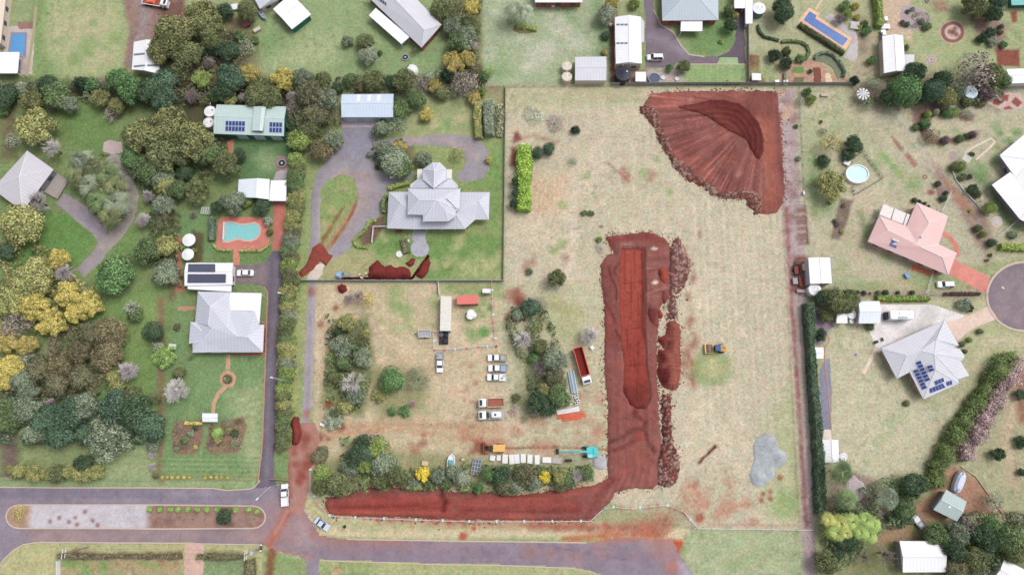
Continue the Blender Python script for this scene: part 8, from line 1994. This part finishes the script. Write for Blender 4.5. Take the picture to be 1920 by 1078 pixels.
lattice(1813,297,13,12,-35,'white slatted garden arch at the end of the white edged bed','garden_arch','arch',2.0,5); lattice(1603,48,15,14,-10,'white square table beside the gravel end of the lap pool',n=7)
for x,y,rr_,l in ((1739,3,4,'dark tyre planter at the top edge right of the gravel bed'),(760,109,7,'round metal fire pit on the top lawn below the brick house'),(749,477,6,'round pale stone fountain left of the concrete terrace'),(765,452,4,'small grey stone bird bath beside the homestead path'),(425,711.5,4.2,'white pedestal fountain in the centre of the ring path'),(529,307,8.5,'round brick edged fish pond above the brick driveway'),(1699,755,3,'white ball lamp in the round bush bed'),(1243,147,4,'white round pot on the sandy yard'),(1269,149,4,'second white pot on the sandy yard')):
    c = U(x,y); s = S(x,y); r = empty('garden_fountain' if 'fountain' in l else 'planter',(c.x,c.y,0),0,l,l.split()[-1] if False else ('fountain' if 'fountain' in l else 'garden ornament')); n = 20; b = MB(); R_ = rr_*s
    vs = [(q*math.cos(2*math.pi*i/n),q*math.sin(2*math.pi*i/n),z) for q,z in ((R_,0),(R_,.4),(R_*.8,.4),(R_*.78,.25)) for i in range(n)]; b.add(vs,[(k*n+i,k*n+(i+1) % n,(k+1)*n+(i+1) % n,(k+1)*n+i) for k in range(3) for i in range(n)]); b.build('rim',PCON if 'white' in l or 'pale' in l else MET,r)
    b = MB(); b.cyl((0,0,0),(0,0,.27),R_*.78,n=20); b.build('basin',CHS if 'dark' in l or 'pond' in l or 'fire' in l else PCON,r); b = MB(); b.cyl((0,0,.27),(0,0,.6),R_*.25,R_*.15,n=10); b.build('finial',MTR,r)
# ---------------------------------------------------------------- fences, walls
def fence(label,pts,h=1.2,style='wire',m=None,step=3.0,cat='fence',name='fence',w=.06):
    W = Un(pts); c = W[0]; root = empty(name,(c.x,c.y,0),0,label,cat); m = m or WOOD; rail = MB(); cnt = 0; tot = sum((W[i+1]-W[i]).length for i in range(len(W)-1)); step = max(step,tot/90)
    for i in range(len(W)-1):
        a,q = W[i]-c,W[i+1]-c; L_ = (q-a).length; d = (q-a)/L_; rz = math.atan2(d.y,d.x); mid = (a+q)/2; k = max(1,round(L_/step))
        for j in range(k+(i == len(W)-2)):
            p = a+d*(L_*j/k); b = MB()
            if style == 'barrier':
                odd = (cnt % 3 == 1); b.box((p.x,p.y,.12),(.45,.7,.24),rz); b.build('foot_block',MTR if odd else ORG,root); b = MB(); b.cyl((p.x,p.y,.2),(p.x,p.y,h),.035,n=6); b.build('post',ALU,root)
            else: b.box((p.x,p.y,h/2),(w*2,w*2,h+.1),rz); b.build('post',m,root)
            cnt += 1
        if style in ('solid',): rail.box((mid.x,mid.y,h/2),(L_,.05,h),rz); rail.box((mid.x,mid.y,h+.02),(L_,.11,.05),rz)
        elif style == 'paling':
            rail.box((mid.x,mid.y,h/2),(L_,.03,h-.04),rz); n_ = int(L_/.5)
            for j in range(n_): p = a+d*(L_*(j+.5)/n_); rail.box((p.x,p.y,h/2),(.4,.07,h+.06*(j % 2)),rz)
        else:
            for z in ((.3,.7,h) if style == 'wire' else (.15,h*.5,h)): rail.box((mid.x,mid.y,z),(L_,.035 if style == 'wire' else .06,.035 if style == 'wire' else .06),rz)
            if style == 'barrier':
                for j in range(int(L_/.35)): p = a+d*(j*.35); rail.cyl((p.x,p.y,.15),(p.x,p.y,h),.012,n=3)
    rail.build('rail' if style in ('wire','pool','barrier') else 'panel',ALU if style == 'barrier' else m,root); return root
DF = mat('dark_fence_steel',L(146,150,150),.6); GF = mat('weathered_paling',L(158,152,154),.9,noise=.2,nscale=3)
fence('dark steel fence between the grey homestead lot and the paddock',[(948,165),(946,340),(944,527)],1.2,'solid',DF,2.4); fence('pale capped steel fence along the bottom of the grey homestead lot',[(555,527),(750,527.5),(944,527.5)],1.5,'solid',mat('blue_grey_fence',L(160,166,180),.6),2.4)
fence('long grey timber paling fence along the top of the paddock',[(1145,160.5),(1300,160),(1460,160),(1600,160)],1.7,'paling',GF,3); fence('low pinkish wire and batten fence above the paddock at the left',[(905,163),(1020,163),(1142,162)],1.0,'wire',mat('pink_batten',L(196,172,166),.9),3)
fence('timber fence between the top houses and the vegetable garden',[(1400,-10),(1401,60),(1402,158)],1.4,'paling',GF,3); fence('thin dark edging fence along the gravel strip',[(1498,165),(1508,360),(1516,458)],.5,'wire',WOOD,4)
fence('grey fence running down beside the white shed on the tan yard',[(1650,66),(1652,145)],1.5,'paling',GF,3); fence('black pool pen fence round the oval pool',[(1582,306),(1616,286),(1653,336),(1600,367),(1596,352)],1.2,'pool',mat('black_fence',L(64,78,70),.6),1.6)
fence('white panel fence around the corner of the homestead garden',[(728,426),(701,427),(698,456)],1.2,'solid',MTR,2); fence('low white curving edge wall below the big white house',[(1785,322),(1792,340),(1810,362),(1832,385),(1848,402),(1856,405)],.4,'solid',PCON,4,name='edge_wall',cat='edging')
fence('pale wire fence between the pink house and its upper neighbour',[(1764,397),(1775,375),(1782,360)],1,'wire',MTR,2.5); fence('thin pale fence beside the pink driveway house corner',[(1735,551),(1748,508)],1.1,'wire',MTR,2); fence('thin pale fence crossing the path above the light hedge',[(1869,445),(1908,412)],1.1,'wire',MTR,2.5)
fence('dark fence under the row of clipped balls',[(1500,553),(1600,553.5),(1700,554),(1768,553)],1.2,'wire',DF,3); fence('white timber yard edging beside the covered boat',[(1800,874),(1829,893),(1852,926),(1880,964)],.3,'solid',mat('cream_edge',L(226,206,186),.9),5,name='yard_edging',cat='edging')
fence('fence line with pale posts along the bottom of the paddock',[(1300,990),(1400,991),(1524,993)],.9,'wire',PCON,4); fence('brown fence on the boundary beside the bottom paddock strip',[(1524,993),(1530,1100)],1,'wire',mat('brown_fence',L(120,96,92),.9),3)
fence('white site fence dropping from the boundary right of the portable toilet',[(922,529),(925,590),(930,649)],1.8,'barrier',step=2.4); fence('white site fence along the bottom of the office enclosure',[(930,649),(897,650),(853,655),(815,656),(813,622),(824,622)],1.8,'barrier',step=2.8); fence('short white fence from the boundary to the site office',[(822,529),(824,554)],1.2,'solid',MTR,2)
fence('long barrier fence with white and orange feet curving round the haul road',[(590,872),(582,880),(582,918),(596,942),(618,966),(649,969),(700,971),(780,974),(880,977),(1000,977),(1107,976),(1131,953)],1.1,'barrier',step=2.5); fence('barrier fence with orange feet winding from the haul road corner to the paddock',[(1131,953),(1150,950),(1183,953),(1217,949),(1234,947),(1252,947),(1283,960),(1294,974),(1308,990)],1.1,'barrier',step=2.5)
fence('wire fence with pale posts along the left gardens above the road',[(0,899),(100,899),(290,900)],1,'wire',MET,4); fence('white picket and post front fence of the formal garden',[(292,899),(380,899),(476,899)],.7,'pool',mat('beige_posts',L(206,184,164),.9),2.2)
fence('low brick gate wall at the foot of the black driveway',[(508,898),(520,898),(542,900)],.9,'solid',mat('brick_edge',(0,0,0)),2,name='gate_wall',cat='wall'); fence('pale fence between the left pool garden and the lawn',[(70,15),(66,60),(60,100),(52,145)],1.1,'paling',mat('tan_fence',L(206,192,166),.9),3); fence('tall pale pole frame at the bottom edge under the power pole',[(113,1050),(113,1090)],1.6,'solid',MTR,2)
fence('cream block wall sign lying beside the road in the bottom left corner',[(8,1066),(24,1045)],.8,'solid',mat('cream_block',L(236,224,206),.9),3,name='entry_wall',cat='wall')
# ---------------------------------------------------------------- poles, lamps, wires
PWD = mat('pole_timber',L(150,146,138),.9); WIREM = mat('wire_alloy',L(120,124,128),.5)
def pole(x,y,h,label,az=0,tr=False):
    c = U(x,y); r = empty('power_pole',(c.x,c.y,0),R(az),label,'power pole'); b = MB(); b.cyl((0,0,0),(0,0,h),.19,.13,n=10); b.build('pole',PWD,r)
    for z in (h-.3,h-1.5): b = MB(); b.box((0,0,z),(.12,2.4,.14)); b.build('crossarm',MTR,r)
    for s in (-1,0,1): b = MB(); b.cyl((0,s*1.05,h-.2),(0,s*1.05,h+.1),.06,n=8); b.build('insulator',MTR,r)
    if tr: b = MB(); b.cyl((.55,0,h-4.6),(.55,0,h-3.2),.45,n=14); b.build('transformer',ALU,r)
    return r
hp = 10.5
p1,p2 = U(115,1038,hp),U(458,1041,hp)
pole(*proj(p1.x,p1.y),hp,'timber power pole with crossarms at the lower left, without a transformer'); pole(*proj(p2.x,p2.y),hp,'power pole with a grey transformer beside the road junction',0,True)
for k,s in enumerate((-1.05,0,1.05)):
    b = MB(); n = 14; b.tube([Vector((p1.x+(p2.x-p1.x)*i/n,p1.y+(p2.y-p1.y)*i/n+s,hp+.1-1.3*4*(i/n)*(1-i/n))) for i in range(n+1)],.022,4); tag(b.build('power_line',WIREM),['lower','middle','upper'][k]+' of the three overhead wires between the two power poles','power line','overhead wires between the power poles')
def lamp(x0,y0,x1,y1,h,label,arm=1.6):
    """lamp post: foot pixel and lamp-head pixel"""
    a = U(x0,y0); q = U(x1,y1,h); r = empty('street_lamp',a,0,label,'street lamp'); d = q-a; b = MB(); b.cyl((0,0,0),(0,0,h-.3),.11,.07,n=8); b.build('post',ALU,r)
    b = MB(); e_ = Vector((d.x,d.y,h)); b.tube([(0,0,h-.3),(e_.x*.5,e_.y*.5,h),e_],.06,6); b.build('arm',ALU,r); b = MB(); b.rbox(e_,(.8,.35,.16),.1,math.atan2(d.y,d.x)); b.build('lamp_head',MTR,r)
lamp(527,908,482,935,8.5,'street lamp reaching over the road beside the gate of the black driveway'); lamp(1853,551,1880.5,539.5,6.5,'street lamp leaning over the cul-de-sac'); lamp(539,715,509,707.5,4.5,'garden lamp post over the black driveway beside the shrub row'); lamp(541,557,523,549,4.0,'short pale lamp arm over the black driveway near the parking area')
c = U(491,1026); r = empty('letterbox_stand',(c.x,c.y,0),0,'dark letterbox stand on the verge at the road junction','letterbox'); b = MB(); b.box((0,0,.6),(.5,2.0,.1)); [b.box((0,s,.3),(.1,.1,.6)) for s in (-.8,.8)]; b.build('frame',CHS,r); [MB().rbox((0,s,.8),(.45,.4,.3),.08).build('letterbox',MTR if s else RST,r) for s in (-.7,0,.7)]
# ---------------------------------------------------------------- people
SKIN = mat('skin',L(206,160,130),.6); HIV = mat('orange_vest',L(246,130,80),.7); YVS = mat('pale_vest',L(236,214,190),.7); NVY = mat('navy_cloth',L(50,56,92),.9); HAT = mat('white_hat',L(240,232,226),.7)
def person(x,y,ang,label,top,bottom,bend=0.0,z0=0.0):
    r = vroot(x,y,ang,'person',label,'person'); r.location.z = z0; cb,sb = math.cos(bend),math.sin(bend)
    T_ = lambda v: (v[0]*cb+(v[2]-.95)*sb,v[1],.95+(v[2]-.95)*cb-v[0]*sb) if v[2] > .95 else v
    J = [((0,0,.95),.15),((0,0,1.2),.14),((0,0,1.42),.15),((0,0,1.52),.06),((0,0,1.66),.105),((0,0,1.75),.08)]; E = [(0,1),(1,2),(2,3),(3,4),(4,5)]
    for s in (-1,1):
        k = len(J); J += [((0,s*.19,1.4),.07),((.08,s*.25,1.13),.05),((.28,s*.2,1.0),.038),((.36,s*.19,1.0),.035)]; E += [(2,k),(k,k+1),(k+1,k+2),(k+2,k+3)]
        for f_ in range(5): J.append(((.44-.01*abs(f_-2),s*(.19-.03+.016*f_),.985),.01)); E.append((k+3,len(J)-1))
        k = len(J); J += [((0,s*.1,.88),.1),((.05,s*.11,.48),.07),((0,s*.11,.09),.045),((.14,s*.12,.04),.04)]; E += [(0,k),(k,k+1),(k+1,k+2),(k+2,k+3)]
    me = bpy.data.meshes.new('person_body'); me.from_pydata([T_(v) for v,_ in J],E,[]); o = bpy.data.objects.new('body',me); C.objects.link(o); o.parent = r
    m = o.modifiers.new('skin','SKIN'); o.modifiers.new('sub','SUBSURF').levels = 1
    for i,(_,q) in enumerate(J): me.skin_vertices[0].data[i].radius = (q,q); me.skin_vertices[0].data[i].use_root = (i == 0)
    me.materials.append(SKIN)
    b = MB(); b.tube([T_((0,0,.93)),T_((0,0,1.2)),T_((0,0,1.46))],[.2,.19,.17],12); [b.cyl(T_((0,s*.17,1.42)),T_((.08,s*.25,1.13)),.1,.075,n=8) for s in (-1,1)]; b.build('shirt',top,r)
    b = MB(); [b.tube([(0,s*.1,.97),(.05,s*.11,.48),(0,s*.11,.1)],[.13,.1,.075],8) for s in (-1,1)]; b.build('trousers',bottom,r)
    b = MB(); h_ = T_((0,0,1.72)); b.cyl(h_,(h_[0],h_[1],h_[2]+.02),.24,n=14); b.cyl(h_,(h_[0],h_[1],h_[2]+.14),.13,.1,n=12); b.build('hat',HAT,r); return r
person(677,516,200,'person in an orange vest standing at the edge of the narrow trench',HIV,NVY,.2); person(688,513.5,250,'person in a pale vest standing beside the red spoil heap',YVS,NVY,.1); person(681,523,150,'person with a pale pink top bending over inside the narrow trench',mat('pink_vest',L(240,170,160),.7),NVY,.7)
person(1071,754,250,'person in navy clothes and a white hat bending next to the concrete pit boxes',NVY,NVY,.6)
